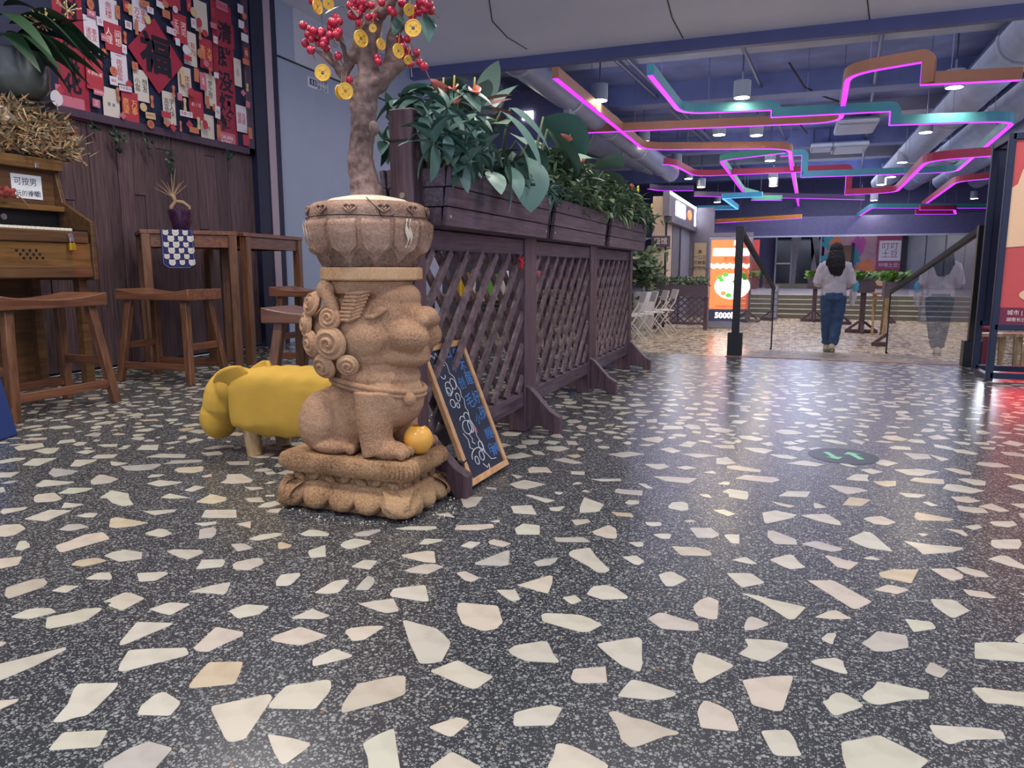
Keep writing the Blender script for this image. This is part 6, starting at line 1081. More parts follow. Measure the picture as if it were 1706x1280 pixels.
for i, (sp, m_, tx, sh) in enumerate((((4.125, 2.569, 0.057, 0.073), 0, '金', 'round'), ((4.125, 2.508, 0.070, 0.047), 1, '开运', 'rect'), ((4.190, 2.476, 0.052, 0.059), 2, '日', 'rect'), ((4.350, 2.586, 0.038, 0.093), 0, '吉', 'rect'), ((4.212, 2.373, 0.046, 0.048), 1, '好运', 'rect'), ((4.430, 2.648, 0.056, 0.077), 4, '福', 'rect'), ((4.463, 2.637, 0.035, 0.078), 3, '乙', 'rect'), ((4.434, 2.520, 0.059, 0.055), 2, '囍', 'rect'), ((4.395, 2.423, 0.050, 0.088), 0, '福', 'gourd'), ((4.380, 2.338, 0.042, 0.061), 2, '8', 'rect'), ((4.198, 2.269, 0.066, 0.065), 4, '福', 'diamond'), ((4.269, 2.158, 0.067, 0.066), 0, '发', 'round'), ((4.262, 2.089, 0.067, 0.060), 2, '暴走', 'rect'), ((4.398, 2.097, 0.063, 0.067), 4, '', 'diamond'), ((4.360, 2.056, 0.112, 0.039), 2, '平安喜乐', 'rect'), ((4.290, 2.003, 0.046, 0.094), 0, '好\n运', 'gourd'), ((4.096, 1.900, 0.061, 0.056), 1, '三', 'rect'), ((4.122, 1.979, 0.080, 0.039), 1, '大吉大利', 'rect'), ((4.316, 1.856, 0.064, 0.056), 1, '', 'diamond'), ((4.511, 1.954, 0.065, 0.063), 3, '', 'round'), ((4.597, 2.011, 0.054, 0.093), 0, '8', 'gourd'), ((4.572, 1.903, 0.093, 0.047), 3, '招财进宝', 'rect'), ((4.566, 1.839, 0.069, 0.064), 0, '发', 'round'), ((4.457, 2.238, 0.054, 0.056), 0, '吉', 'rect'), ((4.498, 2.522, 0.029, 0.107), 0, '', 'rect'), ((4.609, 2.609, 0.054, 0.068), 3, '', 'round'), ((4.590, 2.714, 0.089, 0.045), 0, 'RICH', 'rect'), ((4.638, 2.684, 0.060, 0.046), 2, '好', 'rect'), ((4.740, 2.755, 0.077, 0.046), 2, '', 'rect'), ((4.791, 2.776, 0.063, 0.052), 0, '', 'round'), ((4.792, 2.703, 0.076, 0.058), 0, '三', 'rect'), ((4.888, 2.766, 0.052, 0.053), 2, '川', 'round'), ((4.833, 2.589, 0.096, 0.047), 2, '上上签', 'rect'), ((4.854, 2.653, 0.056, 0.047), 1, '', 'diamond'), ((4.889, 2.524, 0.046, 0.054), 2, '', 'rect'), ((5.034, 2.841, 0.047, 0.091), 4, '发\n财', 'rect'), ((5.081, 2.805, 0.069, 0.073), 3, '', 'round'), ((5.073, 2.716, 0.055, 0.073), 2, '回', 'rect'), ((5.134, 2.740, 0.063, 0.074), 4, '', 'round'), ((5.135, 2.650, 0.053, 0.086), 0, '好', 'gourd'), ((5.193, 2.673, 0.064, 0.056), 4, '', 'round'), ((5.302, 2.869, 0.059, 0.069), 4, '', 'gourd'), ((5.298, 2.763, 0.073, 0.043), 1, '', 'rect'), ((5.310, 2.653, 0.048, 0.057), 2, '川', 'rect'), ((4.967, 2.485, 0.077, 0.073), 2, '', 'round'), ((4.977, 2.423, 0.084, 0.036), 4, '', 'rect'), ((5.118, 2.495, 0.063, 0.074), 0, '', 'round'), ((5.220, 2.373, 0.065, 0.076), 0, '大', 'gourd'), ((5.181, 2.431, 0.064, 0.056), 1, '', 'round'), ((5.291, 2.364, 0.055, 0.045), 2, '', 'rect'), ((5.059, 2.311, 0.052, 0.105), 0, '', 'rect'), ((5.128, 2.278, 0.071, 0.138), 1, '幸\n运', 'rect'), ((4.906, 2.263, 0.043, 0.121), 3, '', 'rect'), ((4.798, 2.128, 0.054, 0.090), 0, '大\n吉', 'gourd'), ((4.859, 2.099, 0.049, 0.054), 1, '', 'rect'), ((4.987, 2.162, 0.068, 0.068), 4, '', 'round'), ((4.906, 2.049, 0.056, 0.104), 3, '', 'gourd'), ((4.914, 1.978, 0.133, 0.044), 2, '幸福一百', 'rect'), ((4.703, 1.933, 0.094, 0.047), 4, '', 'rect'), ((4.705, 1.869, 0.078, 0.059), 0, '', 'diamond'), ((4.765, 1.845, 0.067, 0.066), 4, '', 'diamond'), ((4.843, 1.870, 0.039, 0.085), 0, '', 'gourd'), ((4.939, 1.899, 0.076, 0.074), 4, '', 'diamond'), ((4.986, 1.864, 0.102, 0.045), 0, '', 'rect'), ((5.039, 1.928, 0.062, 0.100), 3, '', 'gourd'), ((5.111, 1.929, 0.064, 0.076), 4, '', 'round'), ((5.154, 2.117, 0.043, 0.101), 0, '', 'rect'), ((5.231, 2.088, 0.047, 0.064), 0, '', 'round'), ((5.265, 2.057, 0.059, 0.103), 2, '你', 'rect'), ((5.264, 1.904, 0.041, 0.103), 0, '', 'rect'), ((5.619, 2.990, 0.072, 0.072), 2, '', 'rect'), ((5.664, 2.946, 0.061, 0.059), 0, '', 'round'), ((5.618, 2.862, 0.072, 0.066), 2, '', 'rect'), ((5.661, 2.829, 0.065, 0.053), 4, '', 'diamond'), ((5.652, 2.761, 0.089, 0.066), 2, '', 'rect'), ((5.659, 2.633, 0.081, 0.100), 4, '福', 'gourd'), ((5.649, 2.559, 0.081, 0.048), 0, '', 'rect'), ((5.651, 2.342, 0.049, 0.067), 3, '', 'gourd'), ((5.591, 2.283, 0.068, 0.060), 1, '', 'diamond'), ((5.645, 2.195, 0.053, 0.054), 1, '', 'rect'), ((5.654, 1.949, 0.050, 0.096), 0, '', 'rect'), ((5.594, 1.879, 0.081, 0.095), 4, '', 'rect'), ((3.750, 1.860, 0.091, 0.101), 2, '', 'round'), ((3.783, 1.917, 0.057, 0.061), 4, '', 'diamond'))):
    card(sp, SM[m_], tx or None, 'ink_red' if m_ in (2, 3) else 'ink_gold' if m_ == 4 else 'ink_white' if m_ == 1 else 'ink_red', sp[2] * (.62 if len(tx) == 1 else .42 if '\n' in tx else .22 if len(tx) > 3 else .34), random.uniform(-.06, .06), sh)
# ivy tufts under the board
vl = leaf_mesh('leaf', 'vine', .028, .022, .2, .1, 1.1, 5)
random.seed(14)
for (lab, c, n_, drop) in (('tiny tuft of ivy at the left below the notice board', (-4.700, 4.050, 1.746), 14, .05), ('thickest ivy tuft hanging below the notice board', (-4.700, 4.248, 1.721), 34, .16), ('short ivy tuft hanging below the middle of the notice board', (-4.700, 4.502, 1.719), 20, .10), ('long thin ivy strand hanging below the notice board above the purple pot', (-4.700, 4.739, 1.674), 34, .26), ('ivy tuft under the right corner of the notice board', (-4.700, 5.404, 1.730), 14, .05)):
    t = thing('ivy', lab, 'plant', c, 'ivy tufts below the notice board'); mb = MB()
    for s_ in range(3):
        e = V(*c) + V(.015, random.uniform(-.03, .03), -drop * random.uniform(.6, 1)); mb = MB(); mb.tube([V(-4.702, c[1] + random.uniform(-.04, .04), 1.79), V(*c).lerp(e, .5) + V(.02, 0, 0), e], .0015, 4); mb.build('stem', 'vine', t)
    for k in range(n_): f = random.random() ** 1.1; link_copy(vl, 'leaf', t, aim(V(*c) + V(random.uniform(.0, .03), random.gauss(0, .035 * (1.2 - f)), .02 - drop * f), (random.uniform(.3, 1), random.uniform(-.8, .8), random.uniform(-.8, .4)), random.uniform(-1, 1), random.uniform(.8, 1.4)))
# restroom notice on the grey wall
y0, z1 = (-4.755, 6.710, 2.715)[1:]; y1, z0 = (-4.755, 7.071, 2.592)[1:]
rn = thing('restroom_sign', 'white restroom notice with a blue figure pictogram on the grey wall', 'sign', (-4.756, y0, z0))
z1 -= .02; MB().bb((-4.758, y0, z0), (-4.754, y1, z1)).build('plate', 'paper', rn); w2 = y1 - y0; h2 = z1 - z0
MB().bb((-4.755, y0 + w2 * .1, z0 + h2 * .28), (-4.7525, y0 + w2 * .42, z1 - h2 * .12)).build('pictogram_field', 'bag_blue', rn)
mb = MB(); c = V(-4.752, y0 + w2 * .2, z0 + h2 * .55); mb.ell(c + V(0, 0, h2 * .16), (.002, .011, .011)); mb.bb(c + V(-.001, -.009, -h2 * .2), c + V(.001, .009, h2 * .09)); c += V(0, w2 * .13, 0); mb.ell(c + V(0, 0, h2 * .16), (.002, .011, .011)); mb.bb(c + V(-.001, -.011, -h2 * .2), c + V(.001, .011, h2 * .09)); o = mb.build('figures', 'paper', rn)
text('洗手间\n男女间', w2 * .17, 'bag_blue', rn, frame((0, 1, 0), (0, 0, 1), (-4.753, y0 + w2 * .7, z0 + h2 * .55)), .0003, spacing=1.1)
# things behind the trellis: long table with small wares
lt = thing('long_table', 'long table with a pale edge seen through the trellis slats', 'table', (-1.8, 4.5, 0))
MB().bb((-2.0, 3.75, .56), (-1.62, 5.3, .585)).build('table_top', 'organ_dark', lt); MB().bb((-1.62, 3.75, .557), (-1.605, 5.3, .588)).build('edge_strip', 'pale_wood', lt)
for x in (-1.97, -1.70):
    for y in (3.8, 5.2): MB().bb((x, y, 0), (x + .05, y + .05, .56)).build('leg', 'fence_wood_z', lt)
for (nm, lab, y, m_, r, h_) in (('yellow_cup', 'yellow cup seen through the trellis', 3.86, 'brass', .04, .13), ('white_cup', 'white cup seen through the trellis beside the yellow cup', 3.97, 'key_white', .035, .08), ('green_cup', 'green cup seen through the trellis', 4.32, 'leaf_bright', .05, .12), ('white_mug', 'white mug seen through the trellis near the red ribbon', 4.45, 'key_white', .04, .1), ('tall_white_jar', 'white jar seen through the middle trellis', 4.68, 'paper', .05, .14), ('yellow_jar', 'yellow jar seen through the middle trellis', 4.88, 'sticker_yellow', .05, .15), ('pink_jar', 'pink jar seen through the far trellis', 5.15, 'sticker_pink', .05, .14)):
    mb = MB(); mb.lathe((-1.75, y, .5855), [(r * .8, 0), (r, h_), (r * .93, h_), (r * .75, .006), (.001, .006)], 18); o = mb.build(nm, m_, smooth=50); tag(o, lab, 'cup')
# ================================================================ hall: hanging LED lines
mat('led_purple', (190, 60, 255), .5, emit=1.35, ecol=(186, 48, 255))
mat('led_blue', (90, 170, 255), .5, emit=1.5, ecol=(90, 170, 255))
for nm, c in (('bar_orange', (176, 116, 84)), ('bar_teal', (74, 146, 160)), ('bar_red', (170, 46, 76)), ('bar_green', (84, 160, 136)), ('bar_plum', (84, 70, 110)), ('bar_amber', (226, 150, 70)), ('bar_blue', (80, 180, 214))): mat(nm, c, .5, var=.05)
def rounded(pts, r=.22, n_=6):
    out = [pts[0]]
    for a, b, c in zip(pts, pts[1:], pts[2:]):
        a, b, c = Vector(a[:3]), Vector(b), Vector(c[:3]) if not isinstance(c, Vector) else c
        u, v = (Vector(a) - b), (Vector(c) - b)
        if len(b) > 3: pass
        q = min(r, u.length * .45, v.length * .45)
        if abs(u.normalized().z) > .6 or abs(v.normalized().z) > .6: q = min(q, .012)
        p0 = b + u.normalized() * q; p1 = b + v.normalized() * q
        for k in range(n_ + 1): t = k / n_; out.append(p0 * (1 - t) ** 2 + b * 2 * t * (1 - t) + p1 * t * t)
    out.append(pts[-1]); return [Vector(p) for p in out]
def led(label, m_, pts, w_=.045, h_=.14, strip='led_purple', r=.22):
    pts = [Vector(p) for p in pts]; P = rounded(pts, r); k = len(P)
    t = thing('led_line_lamp', label, 'lamp', P[0], 'coloured LED line lamps under the hall ceiling')
    fr = []; last = V(1, 0, 0)
    for i in range(k):
        d = (P[min(i + 1, k - 1)] - P[max(i - 1, 0)]).normalized(); hd = V(d.x, d.y, 0)
        if hd.length > .25: s_ = hd.normalized().cross(V(0, 0, 1)); last = s_
        else: s_ = last - d * last.dot(d); s_ = s_.normalized()
        n_ = s_.cross(d).normalized(); fr.append((s_, n_))
    def sweep(sec, nm, mm):
        mb = MB(); vs = []; q = len(sec)
        for p, (s_, n_) in zip(P, fr): vs += [p + s_ * a + n_ * b for a, b in sec]
        fs = [(i * q + j, i * q + (j + 1) % q, (i + 1) * q + (j + 1) % q, (i + 1) * q + j) for i in range(k - 1) for j in range(q)] + [tuple(range(q - 1, -1, -1)), tuple((k - 1) * q + j for j in range(q))]
        mb.add(vs, fs); return mb.build(nm, mm, t)
    sweep([(-w_, 0.004), (w_, 0.004), (w_, h_), (-w_, h_)], 'housing', m_)
    sweep([(-w_ * .8, -.003), (w_ * .8, -.003), (w_ * .8, .006), (-w_ * .8, .006)], 'light_strip', strip)
    nw = 0
    for a, b in zip(pts, pts[1:]):
        if (b - a).length > .8 and abs((b - a).normalized().z) < .3: q = a.lerp(b, .3) + V(0, 0, h_); mb = MB(); mb.tube([q, V(q.x, q.y, 4.1)], .005, 4); mb.build('suspension_wire', 'pipe', t); nw = 1
    if not nw: q = pts[0] + V(0, 0, h_); mb = MB(); mb.tube([q, V(q.x, q.y, 4.1)], .005, 4); mb.build('suspension_wire', 'pipe', t)
Z = 3.15
led('orange LED line lamp running towards the camera above the planters', 'bar_orange', [(-2.970, 9.489, 3.150), (-2.963, 15.563, 3.150), (-0.177, 16.447, 3.150), (-0.158, 18.941, 3.150), (0.193, 35.853, 3.150)], r=.5)
led('orange LED line lamp with a raised loop at the upper right', 'bar_orange', [(-4.169, 13.238, 3.150), (0.614, 13.862, 3.150), (0.525, 10.612, 3.150), (1.307, 10.297, 3.150), (1.307, 10.297, 2.894), (2.348, 10.449, 2.894)], r=.5)
led('teal LED line lamp starting at the top centre and bending right', 'bar_teal', [(-1.808, 9.767, 3.150), (-1.763, 12.258, 3.150), (-0.433, 12.474, 3.150), (-0.433, 12.474, 3.044), (1.228, 12.632, 3.044), (1.228, 12.632, 2.848), (2.895, 12.923, 2.848), (3.233, 19.041, 2.848), (0.067, 18.874, 2.848), (0.067, 18.874, 3.346), (-0.404, 18.898, 3.346)], r=.4)
led('green LED line lamp forming a short hook behind the orange line', 'bar_green', [(-0.269, 16.779, 3.120), (-1.623, 17.449, 3.120), (-1.558, 24.539, 3.120), (-1.189, 25.874, 3.120)], r=.3)
led('red LED line lamp crossing the middle of the hall ceiling', 'bar_red', [(-3.173, 17.211, 3.100), (-2.669, 17.606, 3.100), (-2.460, 19.903, 3.100), (1.089, 20.003, 3.100), (1.089, 20.003, 2.523), (2.168, 19.805, 2.523), (2.003, 14.299, 2.523), (2.998, 14.047, 2.523)], r=.5)
led('red LED line lamp at the right, behind the poster stand', 'bar_red', [(3.808, 27.395, 2.750), (3.457, 20.114, 2.750), (4.215, 19.558, 2.750)], r=.6)
led('teal LED line lamp low at the far right', 'bar_teal', [(2.082, 30.338, 2.600), (2.169, 25.543, 2.600), (5.643, 26.846, 2.600)], r=.2)
led('blue LED line lamp folding back above the lit food sign', 'bar_blue', [(-3.210, 26.300, 2.750), (-1.834, 26.547, 2.750), (-1.975, 22.425, 2.750), (-0.894, 22.269, 2.750)], strip='led_blue', r=.1)
led('amber LED line lamp along the far bulkhead', 'bar_amber', [(-2.767, 28.906, 2.450), (0.191, 27.257, 2.450)], strip='led_purple')
led('plum LED line lamp far left above the planters', 'bar_plum', [(-3.772, 20.563, 2.900), (-3.575, 21.129, 2.900), (-2.687, 21.462, 2.900)], r=.2)
led('plum LED line lamp running across the far hall', 'bar_plum', [(-2.859, 23.016, 2.900), (1.853, 24.251, 2.750)])
led('small green LED line lamp far in the hall', 'bar_green', [(-1.201, 22.718, 2.700), (-0.397, 23.020, 2.700)])
led('red LED line lamp making a flat loop in the far right', 'bar_red', [(3.600, 27.243, 2.500), (4.808, 27.696, 2.500), (4.431, 25.763, 2.500), (3.459, 25.398, 2.500)], r=.1)
# ---------------------------------------------------------------- cylinder downlights
random.seed(3)
DL = ['beside the near end of the orange LED lamp above the planters', 'biggest, hanging above the teal LED lamp in the middle', 'at the bend of the orange LED lamp above the planters', 'between the two long orange LED lamps', 'in front of the raised orange LED lamp at the upper right', 'below the teal LED lamp at the right', 'at the left end of the red LED lamp', 'just below the left bend of the red LED lamp', 'left of the plum LED lamp, lower of two', 'inside the green LED hook', 'upper of two in the middle of the far hall', 'lower of two in the middle of the far hall', 'above the blue LED lamp', 'left of the red LED lamp\'s right bend', 'above the red LED lamp right of its vertical step', 'in the far hall right of the red LED lamp\'s step', 'at the far right beside the poster stand', 'at the left end of the low teal LED lamp', 'smallest, above the amber LED lamp', 'behind the orange LED lamp left of the middle']
for i, (p, w_) in enumerate([((-2.911, 11.590, 3.300), 27), ((-0.852, 12.149, 3.300), 32), ((-2.961, 15.467, 3.300), 20), ((-0.792, 15.559, 3.300), 20), ((2.023, 12.554, 3.300), 30), ((2.221, 16.353, 3.300), 26), ((-2.809, 19.011, 3.300), 16), ((-2.911, 22.074, 3.300), 17), ((-2.602, 22.515, 3.100), 16), ((-0.634, 19.180, 3.300), 22), ((-0.649, 22.775, 3.300), 14), ((-0.642, 22.921, 3.100), 14), ((-2.612, 27.622, 3.100), 12), ((2.350, 20.618, 3.300), 20), ((2.452, 23.647, 3.300), 16), ((2.212, 23.670, 3.100), 12), ((5.588, 29.277, 3.100), 12), ((2.504, 28.812, 3.100), 14), ((-1.625, 34.059, 3.100), 10), ((-1.460, 15.240, 3.300), 12)]):
    d = thing('downlight', 'grey cylinder downlight ' + DL[i], 'lamp', (p[0], p[1], p[2]), 'cylinder downlights in the hall')
    x, y, z = p; mb = MB(); mb.lathe((x, y, z), [(.11, 0), (.125, .002), (.125, .24), (.001, .245)], 24); mb.build('can', 'lamp_body', d, smooth=40)
    mb = MB(); mb.lathe((x, y, z), [(.108, -.003), (.001, -.003)], 24); mb.build('lens', 'lamp_white', d)
    mb = MB(); mb.tube([(x, y, z + .24), (x, y, 4.1)], .012, 8); mb.build('rod', 'pipe', d)
    l = bpy.data.lights.new('downlight_beam', 'SPOT'); l.energy = 70; l.spot_size = 2.2; l.spot_blend = .6; l.shadow_soft_size = .1; l.color = (1, .90, .74)
    lo = bpy.data.objects.new('downlight_beam', l); COL.objects.link(lo); lo.parent = d; lo.location = (0, 0, -.012)
# ---------------------------------------------------------------- ducts, pipes, air units
def pipe_thing(name, label, pts, r, m_='duct', n_=18, cat='duct', rings=0):
    t = thing(name, label, cat, pts[0]); mb = MB(); mb.tube(pts, r, n_); mb.build('pipe_body', m_, t, smooth=50)
    a, b = Vector(pts[0]), Vector(pts[-1])
    for k in range(rings): c = a.lerp(b, (k + .5) / rings); mb = MB(); d = (b - a).normalized() * .04; mb.tube([c - d, c + d], r * 1.07, n_); mb.build('joint_ring', 'beam_pale', t, smooth=50)
    for k in range(3): c = a.lerp(b, .12 + .38 * k); mb = MB(); mb.tube([c, V(c.x, c.y, 4.1)], .012, 5); mb.build('hanger', 'pipe', t)
pipe_thing('air_duct', 'thick round air duct at the left, above the big leaves', [(-5.3, 9.04, 3.56), (-3.6, 20.0, 3.5)], .30, rings=6)
pipe_thing('air_duct', 'second round air duct low behind the planters\' foliage', [(-3.75, 9.05, 3.64), (-2.95, 19.0, 3.1)], .22, rings=5)
for i, x in enumerate((2.6, 3.5, 4.4, 5.4, 6.4)):
    pipe_thing('air_duct', 'long ceiling duct running away at the right, %s from the LED lamps' % ('first', 'second', 'third', 'fourth', 'fifth')[i], [(x, 9.2, 3.62), (x, 28.0, 3.62)], .30, 'duct', 16, 'duct', 4)
for i, (x, z) in enumerate(((-2.0, 3.85), (-1.8, 3.82), (-.2, 3.9), (1.6, 3.8))):
    pipe_thing('ceiling_pipe', 'thin ceiling pipe, %s from the left' % ('first', 'second', 'third', 'fourth')[i], [(x - .8, 9.1, z), (x + .3, 27.0, z)], .03, 'pipe', 8, 'pipe')
for i, (c, lab) in enumerate((((1.059, 17.298, 3.600), 'nearest pale air panel tilted under the hall ceiling'), ((1.136, 20.202, 3.600), 'second pale air panel under the hall ceiling'), ((0.497, 19.962, 3.600), 'small pale air panel left of the larger ones'))):
    t = thing('ceiling_air_conditioner', lab, 'air conditioner', c); x, y, z = c; s_ = (.55, .55, .35)[i]
    MB().bb((x - s_ * .7, y - s_ * 1.2, z), (x + s_ * .7, y + s_ * 1.2, z + .12)).build('housing', 'beam_pale', t, bevel=.02)
    MB().bb((x - s_ * .6, y - s_ * 1.1, z - .01), (x + s_ * .6, y + s_ * 1.1, z)).build('grille', 'lamp_body', t)
    for a in (-.5, .5): mb = MB(); mb.tube([(x + a * s_, y, z + .1), (x + a * s_, y, 4.1)], .012, 5); mb.build('hanger', 'pipe', t)
for i, pts in enumerate(([(-0.216, 12.801, 3.900), (0.024, 13.826, 3.750), (0.335, 14.872, 3.800), (0.734, 15.886, 3.850)], [(-0.532, 17.379, 3.900), (-0.048, 17.343, 3.800), (0.155, 18.979, 3.850)], [(2.728, 16.250, 3.900), (2.942, 16.281, 3.700), (3.245, 16.444, 3.900)], [(3.200, 16.685, 3.900), (3.502, 16.879, 3.700), (3.711, 16.619, 3.900)])):
    mb = MB(); mb.tube(pts, .016, 6); o = mb.build('ceiling_cable', 'cable'); tag(o, ['black cable looping below the ceiling in the middle', 'black cable near the teal LED lamp', 'black cable loop at the right ducts', 'black cable loop at the far right ducts'][i], 'cable')
# dark cabinet with a small lit window at the left under the hall ceiling
t = thing('wall_cabinet', 'dark box with one small lit pane behind the big leaves', 'cabinet', (-4.058, 11.845, 3.000)); x, y, z = (-4.058, 11.845, 3.000)
MB().bb((x - .75, y, z - .6), (x + .5, y + .3, z + .6)).build('case', 'bulkhead', t); MB().bb((x - .2, y - .02, z + .15), (x - .02, y, z + .28)).build('lit_pane', 'lamp_white', t); MB().bb((x + .5, y - .02, z - .6), (x + .6, y + .3, z + .6)).build('edge_frame', 'beam_pale', t)
mb = MB(); mb.bb((x - .05, y + .1, z + .6), (x + .0, y + .15, 4.1)); mb.build('hanger', 'pipe', t)
# ================================================================ glass railings of the ramp
n, l, b = nt('glass'); b.inputs['Base Color'].default_value = (.94, .98, .97, 1); b.inputs['Roughness'].default_value = .0; b.inputs['Transmission Weight'].default_value = 1.0; b.inputs['IOR'].default_value = 1.5
def rail(label, a, b, ha, hb):
    a, b = Vector(a), Vector(b); t = thing('glass_railing', label, 'railing', a, 'glass railings of the ramp')
    MB().bb(a + V(-.06, -.06, 0), a + V(.06, .06, .20)).build('post_base', 'black', t, bevel=.004)
    MB().bb(a + V(-.03, -.03, .15), a + V(.03, .03, ha)).build('post', 'black', t, bevel=.004)
    d = (b - a).normalized(); s_ = d.cross(V(0, 0, 1)).normalized() * .006; mb = MB(); a2, b2 = a + d * .05 + V(0, 0, .06), b + V(0, 0, .02)
    at_, bt = a + d * .05 + V(0, 0, ha - .05), b + V(0, 0, hb - .02)
    mb.add([a2 - s_, b2 - s_, bt - s_, at_ - s_, a2 + s_, b2 + s_, bt + s_, at_ + s_], [(3, 2, 1, 0), (4, 5, 6, 7), (0, 1, 5, 4), (1, 2, 6, 5), (2, 3, 7, 6), (3, 0, 4, 7)]); mb.build('glass_pane', 'glass', t)
    mb = MB(); mb.bar(a + V(0, 0, ha - .03), b + V(0, 0, hb), .05, .045); mb.build('handrail', 'soft_black', t)
    mb = MB(); mb.bar(b, b + V(0, 0, hb), .03, .03); mb.build('end_post', 'black', t)
rail('right-hand glass railing sloping down the ramp', (1.31, 6.48, 0), (1.31, 11.6, -.44), 1.06, .86)
rail('left-hand glass railing sloping down the ramp, beside the lit food sign', (-.43, 6.62, 0), (-.24, 11.6, -.44), 1.09, .90)
# ================================================================ walking person
mat('skin', (206, 158, 132), .6, sss=.1); mat('hair', (18, 16, 20), .65); mat('jacket', (206, 198, 206), .85, var=.08, scale=10); mat('jeans', (60, 86, 122), .85, var=.12, scale=12); mat('shoe', (224, 220, 196), .7); mat('sole', (150, 146, 132), .8)
PXY = V(.60, 12.15, -.506)
pe = thing('person', 'person with long dark hair, pale jacket and blue jeans walking away down the ramp', 'person', PXY)
def q_(x, y, z): return PXY + V(x, y, z)
mb = MB()
mb.tube([q_(0, 0, .84), q_(0, 0, .95), q_(0, .01, 1.1), q_(0, 0, 1.25), q_(0, -.01, 1.34)], [.13, .12, .115, .13, .09], 14); mb.tube([q_(0, 0, 1.33), q_(0, .01, 1.42)], [.055, .05], 12)
mb.ell(q_(0, .015, 1.51), (.078, .095, .115)); mb.ell(q_(0, .10, 1.50), (.014, .02, .02)); mb.ell(q_(-.078, .01, 1.50), (.012, .02, .03)); mb.ell(q_(.078, .01, 1.50), (.012, .02, .03)); mb.ell(q_(0, .085, 1.45), (.04, .03, .03))
for sx in (-1, 1):
    lp = [(-.085, -.01, .84), (-.08, .0, .64), (-.072, .03, .46), (-.062, .04, .28), (-.055, .07, .06)] if sx < 0 else [(.085, -.01, .84), (.078, -.02, .64), (.062, -.03, .46), (.045, -.10, .28), (.02, -.17, .09)]
    mb.tube([q_(*p) for p in lp], [.08, .07, .055, .045, .035], 12)
    e = q_(sx * .235, -.01, 1.06); wr = q_(sx * .19, .16, 1.0); mb.tube([q_(sx * .14, 0, 1.31), q_(sx * .195, -.01, 1.2), e, q_(sx * .215, .08, 1.03), wr], [.055, .048, .042, .036, .026], 10)
    mb.ell(wr + V(-sx * .012, .05, 0), (.02, .05, .038))
    for k in range(4): f = wr + V(-sx * .01, .085, .022 - .014 * k); mb.tube([f, f + V(-sx * .02, .03, -.004), f + V(-sx * .045, .03, -.012)], .0085, 6)
    f = wr + V(-sx * .015, .03, .03); mb.tube([f, f + V(-sx * .02, .02, .02), f + V(-sx * .035, .04, .02)], .0095, 6)
blob(mb, 'body', 'skin', pe, .009, 2)
mb = MB()   # jacket
mb.tube([q_(0, 0, .86), q_(0, 0, .92), q_(0, 0, 1.05), q_(0, 0, 1.2), q_(0, -.01, 1.30), q_(0, -.01, 1.37)], [.185, .178, .165, .175, .165, .08], 18)
for v in mb.v: v.y = PXY.y + (v.y - PXY.y) * .72
for sx in (-1, 1):
    mb.ell(q_(sx * .13, -.005, 1.30), (.075, .075, .07)); mb.tube([q_(sx * .15, 0, 1.31), q_(sx * .205, -.01, 1.2), q_(sx * .245, -.01, 1.06), q_(sx * .225, .08, 1.035), q_(sx * .2, .14, 1.01)], [.072, .064, .06, .054, .045], 12)
blob(mb, 'jacket', 'jacket', pe, .010, 2, disp=.012, dscale=16)
mb = MB()   # jeans
mb.tube([q_(0, -.005, .80), q_(0, -.005, .90)], [.165, .150], 16); mb.ell(q_(0, -.02, .84), (.165, .125, .10))
mb.tube([q_(-.085, -.01, .84), q_(-.08, .0, .64), q_(-.072, .03, .46), q_(-.062, .04, .28), q_(-.055, .06, .13)], [.105, .094, .08, .072, .066], 14)
mb.tube([q_(.085, -.01, .84), q_(.078, -.02, .64), q_(.062, -.03, .46), q_(.045, -.10, .28), q_(.02, -.16, .13)], [.105, .096, .084, .076, .07], 14)
blob(mb, 'jeans', 'jeans', pe, .010, 2, disp=.01, dscale=18)
mb = MB()   # hair
mb.ell(q_(0, -.005, 1.53), (.098, .11, .118)); mb.tube([q_(0, -.05, 1.5), q_(0, -.075, 1.38), q_(0.01, -.095, 1.27), q_(.01, -.1, 1.17)], [.105, .125, .12, .08], 14)
mb.ell(q_(-.09, -.06, 1.33), (.05, .04, .10)); mb.ell(q_(.085, -.06, 1.36), (.045, .04, .11)); mb.ell(q_(.02, -.1, 1.17), (.07, .03, .05))
blob(mb, 'hair', 'hair', pe, .009, 3, disp=.006, dscale=40)
for (x, y, z, pit) in ((-.052, .10, .0, 0), (.015, -.165, .02, -.5)):
    R = Euler((pit, 0, 0)).to_matrix(); c = q_(x, y, z); mb = MB(); mb.ell(c + R @ V(0, .02, .05), (.045, .12, .04)); mb.ell(c + R @ V(0, -.05, .075), (.042, .055, .055)); blob(mb, 'shoe', 'shoe', pe, .008, 1)
    mb = MB(); mb.box(c + R @ V(0, .015, .012), (.085, .235, .022), R); mb.build('sole', 'sole', pe, bevel=.008)
bgp = thing('shoulder_bag', 'pale bag with a blue bottle held at the walking person\'s right side', 'bag', q_(.27, .10, .72))
mb = MB(); mb.ell(q_(.275, .10, .86), (.055, .09, .13)); mb.box(q_(.275, .10, .74), (.05, .15, .08)); blob(mb, 'bag_body', 'jacket', bgp, .01, 2); mb = MB(); mb.tube([q_(.27, .06, .95), q_(.27, .08, 1.12), q_(.25, .12, .96)], .008, 6); mb.build('strap', 'jacket', bgp); mb = MB(); mb.lathe(q_(.30, .02, .93), [(.035, 0), (.04, .02), (.04, .10), (.02, .13), (.02, .15)], 14); mb.build('bottle', 'bar_blue', bgp, smooth=50)
